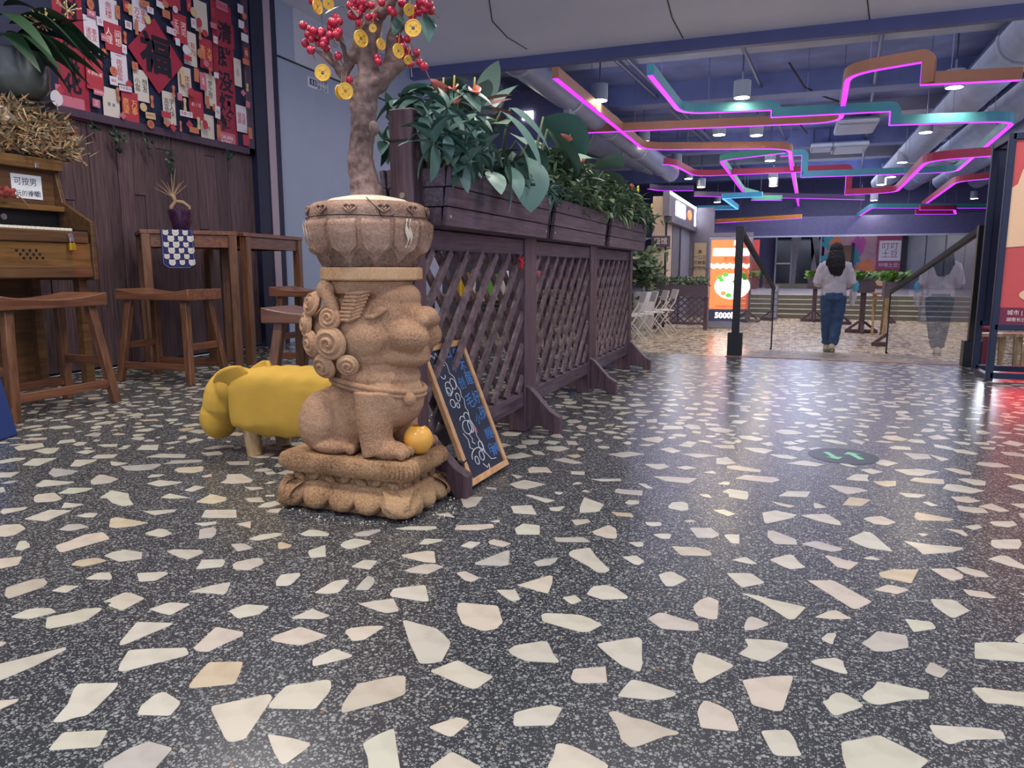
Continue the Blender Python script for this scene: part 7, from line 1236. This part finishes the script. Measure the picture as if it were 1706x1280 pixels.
# ================================================================ poster stand at the right
mat('stand_navy', (28, 38, 66), .45); mat('poster_red', (206, 84, 84), .5, var=.08, scale=3); mat('poster_deep', (120, 40, 66), .5); mat('poster_peach', (240, 196, 156), .5); mat('poster_text', (246, 226, 216), .5); mat('poster_black', (38, 38, 48), .5); mat('food_brown', (120, 92, 70), .6, var=.3, scale=30)
SY = 5.70; sx0 = 1.27; sw = .86; top = (1.283, 5.700, 1.590)[2]; mid = (1.267, 5.700, 0.357)[2]
ps = thing('poster_stand', 'tall dark metal poster stand with a red food poster at the right edge', 'poster stand', (sx0 + sw / 2, SY, 0))
for (y, dx) in ((SY, 0), (SY + .42, -.0)):
    for x in (sx0, sx0 + sw): MB().bb((x - .02, y - .02, 0), (x + .02, y + .02, top)).build('upright', 'stand_navy', ps, bevel=.003)
    for z in (.035, mid, top - .02): MB().bb((sx0, y - .02, z - .02), (sx0 + sw, y + .02, z + .02)).build('cross_bar', 'stand_navy', ps, bevel=.003)
for x in (sx0, sx0 + sw):
    for z in (.02, top - .02): MB().bb((x - .018, SY, z - .018), (x + .018, SY + .42, z + .018)).build('side_bar', 'stand_navy', ps)
MB().bb((sx0 + .02, SY - .004, mid + .02), (sx0 + sw - .02, SY + .004, top - .04)).build('poster', 'poster_red', ps)
MB().bb((sx0 + .02, SY + .416, mid + .02), (sx0 + sw - .02, SY + .424, top - .04)).build('back_poster', 'stand_navy', ps)
FY = SY - .0055; MB().bb((sx0 + .02, FY - .001, mid + .02), (sx0 + sw - .02, FY, mid + .13)).build('footer', 'poster_deep', ps)
MPo = frame((1, 0, 0), (0, 0, 1), (0, FY - .002, 0))
def ptext(s, x, z, sz, m_, **k): return text(s, sz, m_, ps, MPo @ Matrix.Translation((x, z, 0)), .0005, **k)
ptext('城市 | LAND', sx0 + .16, mid + .095, .035, 'poster_text'); ptext('湖南长沙市 | 火锅川味', sx0 + .20, mid + .05, .028, 'poster_text')
mb = MB(); arm = [(.0, .0), (.12, .02), (.115, .5), (.10, .75), (.12, .95), (.10, 1.08), (.075, 1.15), (.05, 1.1), (.03, .9), (.0, .85)]
zA = mid + (top - mid) * .42
mb.plate([(sx0 + .022 + x, zA + y * (top - mid) * .36) for x, y in arm], MPo, .001); mb.build('arm_print', 'poster_peach', ps)
z = top - .12; mb = MB(); mb.plate([(sx0 + .24 + .14 * math.cos(2 * PI * k / 24), z - .05 + .07 * math.sin(2 * PI * k / 24)) for k in range(24)], MPo, .001); mb.build('badge_print', 'poster_peach', ps); ptext('中国生态', sx0 + .22, z - .06, .05, 'poster_black')
ptext('左 手', sx0 + .24, z - .23, .14, 'poster_text', bold=.004); ptext('串 串', sx0 + .26, z - .42, .14, 'poster_text', bold=.004)
mb = MB(); random.seed(5)
for k in range(9): mb.plate([(sx0 + .28 + .25 * random.random() + .05 * math.cos(2 * PI * j / 9), z - .70 - .06 * random.random() * 1 + .035 * math.sin(2 * PI * j / 9)) for j in range(9)] if False else [(sx0 + .2 + .045 * k + .05 * math.cos(2 * PI * j / 9), z - .68 - .03 * (k % 3) + .04 * math.sin(2 * PI * j / 9)) for j in range(9)], MPo, .001)
mb.build('food_print', 'food_brown', ps)
for dz in (.76, .80): mb = MB(); mb.plate([(sx0 + .2, z - dz), (sx0 + .6, z - dz), (sx0 + .6, z - dz + .025), (sx0 + .2, z - dz + .025)], MPo, .001); mb.build('dark_print', 'poster_black', ps)
mb = MB(); mb.plate([(sx0 + .28 + .16 * math.cos(2 * PI * k / 24), z - .9 + .055 * math.sin(2 * PI * k / 24)) for k in range(24)], MPo, .001); mb.build('bowl_print', 'poster_peach', ps)
mb = MB(); mb.plate([(sx0 + .17, z - 1.06), (sx0 + .6, z - 1.06), (sx0 + .6, z - 1.01), (sx0 + .17, z - 1.01)], MPo, .001); mb.build('banner_print', 'poster_deep', ps); ptext('特色 · 酱料', sx0 + .34, z - 1.035, .04, 'poster_text')
for i in range(5): mb = MB(); mb.plate([(sx0 + .17, z - 1.10 - .03 * i), (sx0 + .55, z - 1.10 - .03 * i), (sx0 + .55, z - 1.092 - .03 * i), (sx0 + .17, z - 1.092 - .03 * i)], MPo, .001); mb.build('text_line', 'poster_text', ps)
ptext('超级食材', sx0 + .30, z - 1.30, .05, 'poster_text')
mb = MB(); c0_ = (sx0 + .52, mid + .36); ring = [(c0_[0] + r * math.cos(a), c0_[1] + r * math.sin(a)) for r, a in [(.20 + (.008 if k % 2 else 0), 2 * PI * k / 60) for k in range(60)]]; mb.plate(ring, MPo, .001); o = mb.build('pot_ring_print', 'poster_black', ps)
mb = MB(); mb.plate([(c0_[0] + .14 * math.cos(2 * PI * k / 40), c0_[1] + .14 * math.sin(2 * PI * k / 40)) for k in range(40)], MPo @ Matrix.Translation((0, 0, .001)), .001); mb.build('pot_centre_print', 'poster_peach', ps)
# red light box behind the stand
mat('sign_red_lit', (206, 30, 44), .5, emit=2.2, ecol=(230, 40, 50)); mat('sign_white_lit', (255, 255, 255), .5, emit=7, ecol=(232, 240, 255)); mat('sign_orange_lit', (240, 104, 60), .5, emit=2.4, ecol=(244, 100, 60))
rx, ry = 1.90, 9.0
rb_ = thing('red_light_box', 'tall red light box with white glowing edges behind the poster stand', 'sign', (rx + .35, ry, -.52)); 
MB().bb((rx, ry, .12), (rx + .9, ry + .25, 1.5)).build('case', 'poster_deep', rb_); MB().bb((rx + .02, ry + .05, -.52), (rx + .08, ry + .2, .12)).build('leg', 'poster_deep', rb_); MB().bb((rx + .82, ry + .05, -.52), (rx + .88, ry + .2, .12)).build('leg', 'poster_deep', rb_); MB().bb((rx + .20, ry - .01, .16), (rx + .9, ry, 1.2)).build('red_face', 'sign_red_lit', rb_); MB().bb((rx + .02, ry - .012, .16), (rx + .16, ry, .98)).build('white_edge', 'sign_white_lit', rb_); MB().bb((rx + .02, ry - .012, 1.0), (rx + .12, ry, 1.35)).build('orange_edge', 'sign_orange_lit', rb_)
# wooden stools stacked on the court behind the stand
for i in range(4):
    x = 1.72 + .20 * i; y = 8.0 + .06 * i
    t = thing('folding_stool', 'pale wooden folding stool leaning behind the poster stand, %s from the left' % ('first', 'second', 'third', 'fourth')[i], 'stool', (x, y, -.52), 'wooden folding stools behind the poster stand')
    for dx, tl in ((-.06, .05), (.06, .05)):
        mb = MB(); mb.bar((x + dx, y, -.52), (x + dx + tl, y + .1, .14), .035, .03, (0, 1, 0)); mb.build('leg', 'crate_wood', t); mb = MB(); mb.bar((x + dx + .05, y + .12, -.52), (x + dx, y, .12), .03, .03, (0, 1, 0)); mb.build('leg', 'crate_wood', t)
    mb = MB(); mb.box((x + .04, y + .06, .13), (.2, .16, .03)); mb.build('seat', 'crate_wood', t); mb = MB(); mb.bar((x - .05, y + .02, -.2), (x + .09, y + .02, -.2), .025, .03); mb.build('stretcher', 'crate_wood', t)
# green floor sticker
p = V(*(0.229, 3.133, 0.000)); fs_ = thing('floor_sticker', 'round dark floor sticker with pale green arrows on the terrazzo', 'sticker', p)
mb = MB(); mb.lathe((p.x, p.y, 0), [(.13, .0009), (.001, .0011)], 40); mat('sticker_film', (40, 52, 60), .3); mb.build('disc', 'sticker_film', fs_)
mat('arrow_green', (130, 200, 160), .4); fw_ = V(-.35, .936, 0); rt_ = V(.936, .35, 0); Ms = Matrix((rt_, fw_, V(0, 0, 1))).transposed().to_4x4(); Ms.translation = p + V(0, 0, .0013)
for dx, fl_ in ((-.045, 1), (.045, -1)):
    mb = MB(); mb.plate([(dx + x, y * fl_) for x, y in [(-.012, .06), (-.012, -.02), (-.035, -.02), (0, -.06), (.035, -.02), (.012, -.02), (.012, .06)]], Ms, .0004); mb.build('arrow', 'arrow_green', fs_)
# ================================================================ far court: chairs, planters, signs, shops
def tubechair(label, loc, rz):
    t = thing('folding_chair', label, 'chair', loc, 'white folding chairs beyond the trellis', rz)
    for sx in (-1, 1):
        x = sx * .2; mb = MB(); mb.tube([(x, -.22, 0), (x, .05, .44), (x, .17, .62), (x, .24, .86)], .013, 8); mb.build('front_tube', 'white_paint', t, local=True, smooth=50); mb = MB(); mb.tube([(x * .93, .26, 0), (x * .93, -.12, .45)], .012, 8); mb.build('rear_leg', 'white_paint', t, local=True, smooth=50)
    mb = MB(); mb.box((0, -.02, .45), (.40, .38, .025)); mb.build('seat', 'white_paint', t, local=True, bevel=.01)
    mb = MB(); mb.box((0, .215, .77), (.40, .02, .2), (-.28, 0, 0)); mb.build('backrest', 'white_paint', t, local=True, bevel=.01)
    for y, z in ((-.12, .16), (.2, .14)): mb = MB(); mb.bar((-.19, y, z), (.19, y, z), .016, .016); mb.build('stretcher', 'white_paint', t, local=True)
for i, p in enumerate(((-2.586, 13.318, -0.520), (-2.491, 13.871, -0.520), (-2.411, 14.603, -0.520), (-2.347, 15.397, -0.520))):
    tubechair('white folding chair beyond the trellis, %s from the left' % ('first', 'second', 'third', 'fourth')[i], (p[0] - .05, p[1] - .3, -.52), -1.15)
def small_fence(y, x0, x1, zt):
    t = thing('trellis_planter', 'short dark trellis planter with a clipped hedge beside the lit food sign', 'planter', ((x0 + x1) / 2, y, -.52))
    for x in (x0, x1 - .08): MB().bb((x, y, -.52), (x + .08, y + .08, zt)).build('post', 'fence_wood_z', t)
    MB().bb((x0, y - .1, zt - .24), (x1, y - .08, zt - .12)).build('plank', 'fence_wood_y', t); MB().bb((x0, y - .1, zt - .115), (x1, y - .08, zt)).build('plank', 'fence_wood_y', t); MB().bb((x0, y - .08, zt - .24), (x1, y + .2, zt - .22)).build('base_board', 'fence_wood_y', t)
    MB().bb((x0, y + .18, zt - .24), (x1, y + .2, zt)).build('plank', 'fence_wood_y', t)
    MB().bb((x0, y + .02, -.42), (x1, y + .06, -.36)).build('bottom_rail', 'fence_wood_y', t)
    k = x0 - 1
    while k < x1:
        for s_ in (1, -1):
            a = clip(k if s_ > 0 else k + .6, -.36, k + .6 if s_ > 0 else k, zt - .24, x0 + .08, x1 - .08, -.36, zt - .24)
            if a: mb = MB(); mb.bar((a[0], y + .03 + .012 * s_, a[1]), (a[2], y + .03 + .012 * s_, a[3]), .028, .012, (0, 1, 0)); mb.build('slat', 'slat_wood', t)
        k += .15
    random.seed(19); mb = MB()
    for i in range(700):
        p = V(random.uniform(x0, x1), y + random.uniform(-.1, .2), zt + random.uniform(-.03, .14)); d = V(random.gauss(0, 1), random.gauss(-.3, .6), random.gauss(.4, .5)).normalized() * .07; s_ = d.orthogonal().normalized() * .02; mb.add([p, p + d * .5 + s_, p + d, p + d * .5 - s_], [(0, 1, 2), (0, 2, 3)])
    o = mb.build('hedge', 'leaf_fern', t); o['kind'] = 'stuff'
small_fence(16.0, -2.75, -1.62, .42)
def post_planter(p, lab):
    x, y, z = p; t = thing('post_planter', lab, 'planter', (x, y, z), 'post planters along the court')
    MB().bb((x - .05, y - .05, z), (x + .05, y + .05, z + .95)).build('post', 'fence_wood_z', t)
    for a, b in (((x - .30, y - .04, z), (x + .30, y + .04, z + .07)), ((x - .04, y - .30, z), (x + .04, y + .30, z + .07))): MB().bb(a, b).build('foot', 'fence_wood_z', t, bevel=.01)
    for sx, sy in ((1, 0), (-1, 0), (0, 1), (0, -1)): mb = MB(); mb.bar((x + sx * .25, y + sy * .25, z + .06), (x + sx * .05, y + sy * .05, z + .22), .05, .05); mb.build('brace', 'fence_wood_z', t)
    for sx, sy in ((1, 0), (-1, 0), (0, 1), (0, -1)): mb = MB(); mb.bb((x + sx * .17 - (.012 if sx else .18), y + sy * .17 - (.012 if sy else .18), z + .8), (x + sx * .17 + (.012 if sx else .18), y + sy * .17 + (.012 if sy else .18), z + 1.06)); mb.build('box_side', 'fence_wood_y', t)
    MB().bb((x - .165, y - .165, z + .82), (x + .165, y + .165, z + 1.02)).build('soil', 'soil', t)
    mb = MB()
    for i in range(240):
        a = random.random() * 2 * PI; r = random.random() ** .5 * .19; q = V(x + r * math.cos(a), y + r * math.sin(a), z + 1.04 + random.random() * .16); d = V(math.cos(a), math.sin(a), random.uniform(-.2, .8)).normalized() * .10; s_ = d.orthogonal().normalized() * .035; mb.add([q, q + d * .5 + s_, q + d, q + d * .5 - s_], [(0, 1, 2), (0, 2, 3)])
    o = mb.build('foliage', 'leaf_bright', t); o['kind'] = 'stuff'
random.seed(23)
post_planter((1.60, 13.6, -.52), 'nearest post planter with bright leaves beside the right glass railing')
post_planter((1.36, 16.4, -.52), 'second post planter with bright leaves right of the walking person')
post_planter((1.05, 18.8, -.52), 'third post planter, partly hidden by the walking person')
post_planter((.55, 19.6, -.52), 'farthest post planter with bright leaves left of the walking person')
for i, (x, y) in enumerate(((1.62, 16.0), (1.8, 15.6))):
    t = thing('folding_stool', 'pale wooden folding stool between the post planters, %s one' % ('left', 'right')[i], 'stool', (x, y, -.52), 'wooden folding stools between the post planters')
    for dx in (-.1, .1):
        mb = MB(); mb.bar((x + dx, y - .15, -.52), (x + dx, y + .12, .3), .04, .04, (1, 0, 0)); mb.build('leg', 'crate_wood', t); mb = MB(); mb.bar((x + dx * .8, y + .2, -.52), (x + dx * .8, y - .1, .25), .04, .04, (1, 0, 0)); mb.build('leg', 'crate_wood', t)
    mb = MB(); mb.box((x, y, .28), (.28, .24, .04)); mb.build('seat', 'crate_wood', t)
# lit food sign
mat('sign_face', (238, 110, 66), .5, emit=1.6, ecol=(240, 104, 60)); mat('sign_glow_white', (255, 250, 244), .5, emit=3.2, ecol=(255, 248, 240)); mat('sign_green', (96, 176, 70), .5, emit=1.0, ecol=(96, 176, 70)); mat('sign_dark', (60, 66, 92), .5, emit=.25); mat('sign_ink', (150, 60, 40), .5)
ax, az = (-1.650, 16.600, -0.540)[0], -.52; bx = (-0.861, 16.600, -0.518)[0]; tz = (-1.413, 16.600, 1.363)[2]; sy = 16.6
fsn = thing('lit_food_sign', 'tall lit orange sign showing a bowl of noodle soup with greens', 'sign', ((ax + bx) / 2, sy, -.52))
MB().bb((ax - .05, sy, -.52), (bx + .05, sy + .18, tz + .05)).build('case', 'shutter', fsn, bevel=.01); MB().bb((ax, sy - .008, -.10), (bx, sy, tz)).build('face', 'sign_face', fsn); MB().bb((ax, sy - .010, -.36), (bx, sy, -.13)).build('lower_panel', 'sign_dark', fsn)
MS = frame((1, 0, 0), (0, 0, 1), (0, sy - .012, 0)); H = tz + .1; wS = bx - ax
def stext(s, u, v, sz, m_, **k): return text(s, sz, m_, fsn, MS @ Matrix.Translation((ax + u * wS, -.1 + v * H, 0)), .001, **k)
mb = MB(); mb.plate([(ax + .05 * wS, -.1 + .77 * H), (ax + .98 * wS, -.1 + .77 * H), (ax + .98 * wS, -.1 + .88 * H), (ax + .05 * wS, -.1 + .88 * H)], MS, .002); mb.build('title_glow', 'sign_glow_white', fsn)
stext('鲜', .65, .95, .12, 'sign_glow_white'); stext('武汉第一碗', .62, .72, .09, 'sign_ink')
zz = [(ax + wS * k / 12, -.1 + H * (.595 + .012 * (-1) ** k)) for k in range(13)]; mb = MB(); mb.plate(zz + [(x, y + .06 * H) for x, y in zz[::-1]], MS, .002); mb.build('zigzag_band', 'sign_glow_white', fsn)
mb = MB(); mb.plate([(ax + wS * .58 + .46 * wS * math.cos(2 * PI * k / 32), -.1 + H * .33 + .185 * H * math.sin(2 * PI * k / 32)) for k in range(32)], MS, .002); mb.build('bowl_print', 'sign_glow_white', fsn)
for (u, v, r) in ((.25, .46, .05), (.4, .50, .05), (.82, .49, .06), (.5, .20, .05), (.62, .40, .03), (.68, .33, .03), (.3, .42, .04), (.9, .45, .04)): mb = MB(); mb.plate([(ax + wS * u + r * 1.3 * math.cos(2 * PI * k / 12), -.1 + H * v + r * math.sin(2 * PI * k / 12)) for k in range(12)], MS @ Matrix.Translation((0, 0, .003)), .001); mb.build('greens_print', 'sign_green', fsn)
mb = MB(); mb.plate([(ax + wS * .36 + .06 * math.cos(2 * PI * k / 12), -.1 + H * .23 + .05 * math.sin(2 * PI * k / 12)) for k in range(12)], MS @ Matrix.Translation((0, 0, .003)), .001); mb.build('egg_print', 'sign_orange_lit', fsn)
stext('全国连锁超5000家门店', .5, .035, .055, 'sign_ink'); text('5000家', .17, 'sign_glow_white', fsn, MS @ Matrix.Translation((ax + wS * .48, -.245, .002)), .001, bold=.004)
# shop on the left side of the court
sh = sbox('wall_shop', (-2.9, 16.4, -.52), (-2.62, 20.5, 2.30), 'shop_cream'); 
for a, b, m_ in (((-2.62, 17.4, -.52), (-2.60, 18.5, 1.8), 'shop_grey'), ((-2.62, 18.5, -.52), (-2.59, 18.7, 1.8), 'navy'), ((-2.62, 18.7, -.52), (-2.60, 20.4, 1.8), 'shutter'), ((-2.62, 16.4, -.52), (-2.585, 16.5, 1.8), 'navy')): MB().bb(a, b).build('panel', m_, sh)
MB().bb((-2.62, 16.2, 1.74), (-2.45, 20.5, 1.86)).build('canopy_edge', 'shop_grey', sh)
t = thing('shop_sign', 'white lit shop sign with an orange emblem at the left of the court', 'sign', (-2.5, 17.5, 1.86)); MB().bb((-2.62, 16.0, 1.86), (-2.48, 20.4, 2.36)).build('case', 'shop_grey', t)
MB().bb((-2.48, 16.0, 2.31), (-2.46, 20.4, 2.36)).build('edge_light', 'sign_white_lit', t); MB().bb((-2.48, 20.25, 1.86), (-2.46, 20.4, 2.36)).build('edge_light', 'sign_white_lit', t); MB().bb((-2.48, 16.9, 1.93), (-2.465, 18.4, 2.24)).build('white_field', 'sign_white_lit', t)
mb = MB(); mb.ell((-2.47, 19.2, 2.08), (.02, .42, .12)); mb.build('emblem', 'sign_orange_lit', t, smooth=180); text('面', .26, 'bag_blue', t, frame((0, 1, 0), (0, 0, 1), (-2.462, 17.6, 2.08)), .001, sx=2.2)
sbox('wall_shop_end', (-2.9, 20.5, -.52), (-2.0, 20.65, 2.36), 'shop_grey'); sbox('wall_shop_low', (-2.0, 20.5, -.52), (-1.0, 20.62, 1.70), 'shop_grey')
mb = MB(); nx0, nz1 = (-2.485, 20.490, 1.443)[0], (-2.485, 20.490, 1.443)[2]; nx1, nz0 = (-2.169, 20.490, 0.540)[0], (-2.169, 20.490, 0.540)[2]
t = thing('wall_notice', 'tan wall notice with dark characters beside the lit food sign', 'sign', (nx0, 20.49, nz0)); MB().bb((nx0, 20.47, nz0), (nx1, 20.5, nz1)).build('board', 'sticker_yellow', t)
text('高\n一二三\n汉鲜面\n好吃吗', .11, 'ink_black', t, frame((1, 0, 0), (0, 0, 1), ((nx0 + nx1) / 2, 20.465, (nz0 + nz1) / 2)), .001, spacing=1.3)
for i, z in enumerate((.75, .42, .1)): MB().bb((-2.6, 20.49, z), (-2.0, 20.502, z + .012)).build('joint_line', 'seam', bpy.data.objects['wall_shop_end'])
p = (-2.660, 15.279, -0.520); x, y = -2.90, 15.7
t = thing('potted_tree', 'leafy potted tree in a tall white pot left of the lit food sign', 'potted plant', (x, y, -.52)); mb = MB(); mb.lathe((x, y, -.52), [(.16, 0), (.2, .03), (.24, .78), (.22, .8), (.2, .76), (.001, .76)], 20); mb.build('pot', 'white_paint', t, smooth=50)
mb = MB(); mb.tube([(x, y, .2), (x + .02, y, .6), (x, y, .9)], [.03, .025, .02], 8); mb.build('trunk', 'bark', t); random.seed(61); mb = MB()
for i in range(420):
    q = V(x, y, .78) + V(random.gauss(0, .17), random.gauss(0, .17), random.gauss(0, .2)); d = V(random.gauss(0, 1), random.gauss(-.3, .8), random.gauss(-.1, .6)).normalized() * .2; s_ = d.orthogonal().normalized() * .045; mb.add([q, q + d * .5 + s_, q + d, q + d * .5 - s_], [(0, 1, 2), (0, 2, 3)])
o = mb.build('foliage', 'leaf_fern', t); o['kind'] = 'stuff'
t = thing('stall_board', 'small dark wood sign plate sticking out by the potted tree', 'sign', (-2.75, 16.38, 1.3)); MB().bb((-2.9, 16.34, 1.22), (-2.5, 16.40, 1.46)).build('plate', 'fence_wood_y', t); text('面馆', .15, 'ink_white', t, frame((1, 0, 0), (0, 0, 1), (-2.7, 16.335, 1.34)), .001)
# facade at the far end
def fx(px): return None
fy = 30.4
dz = thing('glass_shopfront', 'dark glass shopfront with grey curtains behind the steps', 'shopfront', (.3, fy, .06))
xa, xb, xc, xd = (-0.616, 30.400, 0.957)[0], (-0.055, 30.400, 0.956)[0], (0.519, 30.400, 0.954)[0], (0.960, 30.400, 0.953)[0]
MB().bb((xa, fy, .06), (xd, fy + .3, 2.6)).build('dark_panes', 'dark_glass', dz)
for x in (xa, xb, xd): MB().bb((x - .03, fy - .05, .06), (x + .03, fy, 2.6)).build('mullion', 'shutter', dz)
MB().bb((xa, fy - .05, .95), (xb, fy, 1.0)).build('transom', 'shop_cream', dz); MB().bb((xa, fy - .08, .06), (xd, fy, .22)).build('sill', 'step_grey', dz)
for (x, s_) in ((xb + .15, 1), (xd - .2, -1)):
    mb = MB(); mb.plate([(x - .15, .2), (x + .12 - s_ * .1, .2), (x + .05, 1.0), (x + .2 * s_, 2.3), (x - .2 * s_, 2.3), (x - .1, 1.0)], frame((1, 0, 0), (0, 0, 1), (0, fy - .06, 0)), .03); mb.build('curtain', 'curtain', dz)
xm0, xm1 = (1.085, 30.400, 0.953)[0], (2.916, 30.400, 0.948)[0]
mu = thing('painted_mural', 'colourful splash mural in orange, teal and pink behind the planters', 'mural', ((xm0 + xm1) / 2, fy, .06))
for nm, c in (('mural_orange', (222, 130, 84)), ('mural_teal', (64, 160, 176)), ('mural_pink', (190, 90, 170)), ('mural_navy', (52, 62, 132)), ('mural_mauve', (186, 150, 160))): mat(nm, c, .6, var=.12, scale=3)
MB().bb((xm0, fy, .06), (xm1, fy + .2, 2.6)).build('ground', 'mural_mauve', mu)
mm = frame((1, 0, 0), (0, 0, 1), (0, fy - .002, 0)); random.seed(44)
for i, (u, v, r, c) in enumerate(((.08, .85, .35, 'mural_teal'), (.2, .8, .3, 'mural_orange'), (.62, .75, .4, 'mural_pink'), (.55, .55, .35, 'mural_teal'), (.5, .25, .45, 'mural_orange'), (.42, .48, .28, 'mural_navy'), (.8, .35, .4, 'mural_orange'), (.7, .2, .3, 'mural_pink'), (.35, .12, .35, 'mural_orange'), (.88, .7, .25, 'mural_mauve'), (.03, .5, .3, 'mural_teal'))):
    k = 20; x = xm0 + u * (xm1 - xm0); z = .1 + v * 2.0; mb = MB(); mb.plate([(x + r * math.cos(2 * PI * j / k) * random.uniform(.55, 1.05) * .8, z + r * math.sin(2 * PI * j / k) * random.uniform(.6, 1.1)) for j in range(k)], mm @ Matrix.Translation((0, 0, .002 * i)), .001); mb.build('paint_splash', c, mu)
kx0, kx1 = (1.616, 29.900, 0.948)[0], (1.918, 29.900, 0.947)[0]
t = thing('notice_column', 'narrow brown notice column right of the walking person', 'sign', (kx0, 29.9, .06)); MB().bb((kx0 - .1, 29.9, .06), (kx1 + .12, 30.1, 1.62)).build('board', 'food_brown', t); MB().bb((kx1 + .06, 29.88, .06), (kx1 + .16, 30.1, 1.7)).build('edge', 'navy', t)
px0, px1 = (2.857, 30.200, 0.946)[0], (3.639, 30.200, 0.944)[0]
mat('sign_magenta', (166, 70, 112), .5, var=.05)
pk = thing('pink_sign', 'magenta shop sign with a white square emblem at the far end', 'sign', (px0, 30.2, .06)); MB().bb((px0, 30.2, .75), (px1, 30.38, 2.6)).build('board', 'sign_magenta', pk); MB().bb((px0, 30.2, .06), (px1, 30.38, .74)).build('photo_board', 'food_brown', pk); MB().bb((px1, 30.15, .06), (px1 + .18, 30.4, 2.6)).build('edge_post', 'black', pk)
c = ((px0 + px1) / 2 + .02, 1.42); mk = frame((1, 0, 0), (0, 0, 1), (0, 30.195, 0)); MB().bb((c[0] - .36, 30.19, c[1] - .36), (c[0] + .36, 30.2, c[1] + .36)).build('emblem', 'paper', pk, bevel=.02); text('叮叮\n土豆', .28, 'sign_magenta', pk, mk @ Matrix.Translation((c[0], c[1], .006)), .001); text('咔嚓土豆!', .16, 'paper', pk, mk @ Matrix.Translation((c[0], .9, .004)), .001)
for u in (-.22, .22): mb = MB(); mb.plate([(c[0] + u + .2 * math.cos(2 * PI * k / 20), .4 + .25 * math.sin(2 * PI * k / 20)) for k in range(20)], mk, .004); mb.build('dish_print', 'poster_peach', pk)
sx_ = px1 + .2
t = thing('roller_shutter', 'pale grey panelled shutters at the far right behind the glass railing', 'shutter', (sx_ + 2, 30.5, .06))
for i in range(8): MB().bb((sx_ + i * .62, 30.4, .06), (sx_ + i * .62 + .60, 30.5, 2.6)).build('shutter_panel', 'shutter', t, bevel=.02)
t = thing('menu_poster', 'red and cream menu poster left of the dark shopfront', 'poster', (-1.4, 23.5, .06)); MB().bb((-1.75, 23.5, .12), (-.95, 23.6, 1.62)).build('board', 'poster_red', t); MB().bb((-1.7, 23.49, .2), (-1.25, 23.5, 1.2)).build('picture', 'poster_peach', t)
mb = MB()
for x in (-1.65, -1.05): mb.bb((x - .02, 23.52, .06), (x + .02, 23.56, .14))
mb.build('feet', 'black', t)
t = thing('dark_cabinet', 'dark slatted cabinet at the foot of the steps behind the left glass railing', 'cabinet', (-.5, 20.2, -.52)); MB().bb((-.75, 19.95, -.52), (-.3, 20.3, .34)).build('case', 'shop_grey', t); 
for k in range(5): MB().bb((-.73, 19.93, -.46 + k * .16), (-.32, 19.95, -.33 + k * .16)).build('slat', 'shutter', t)
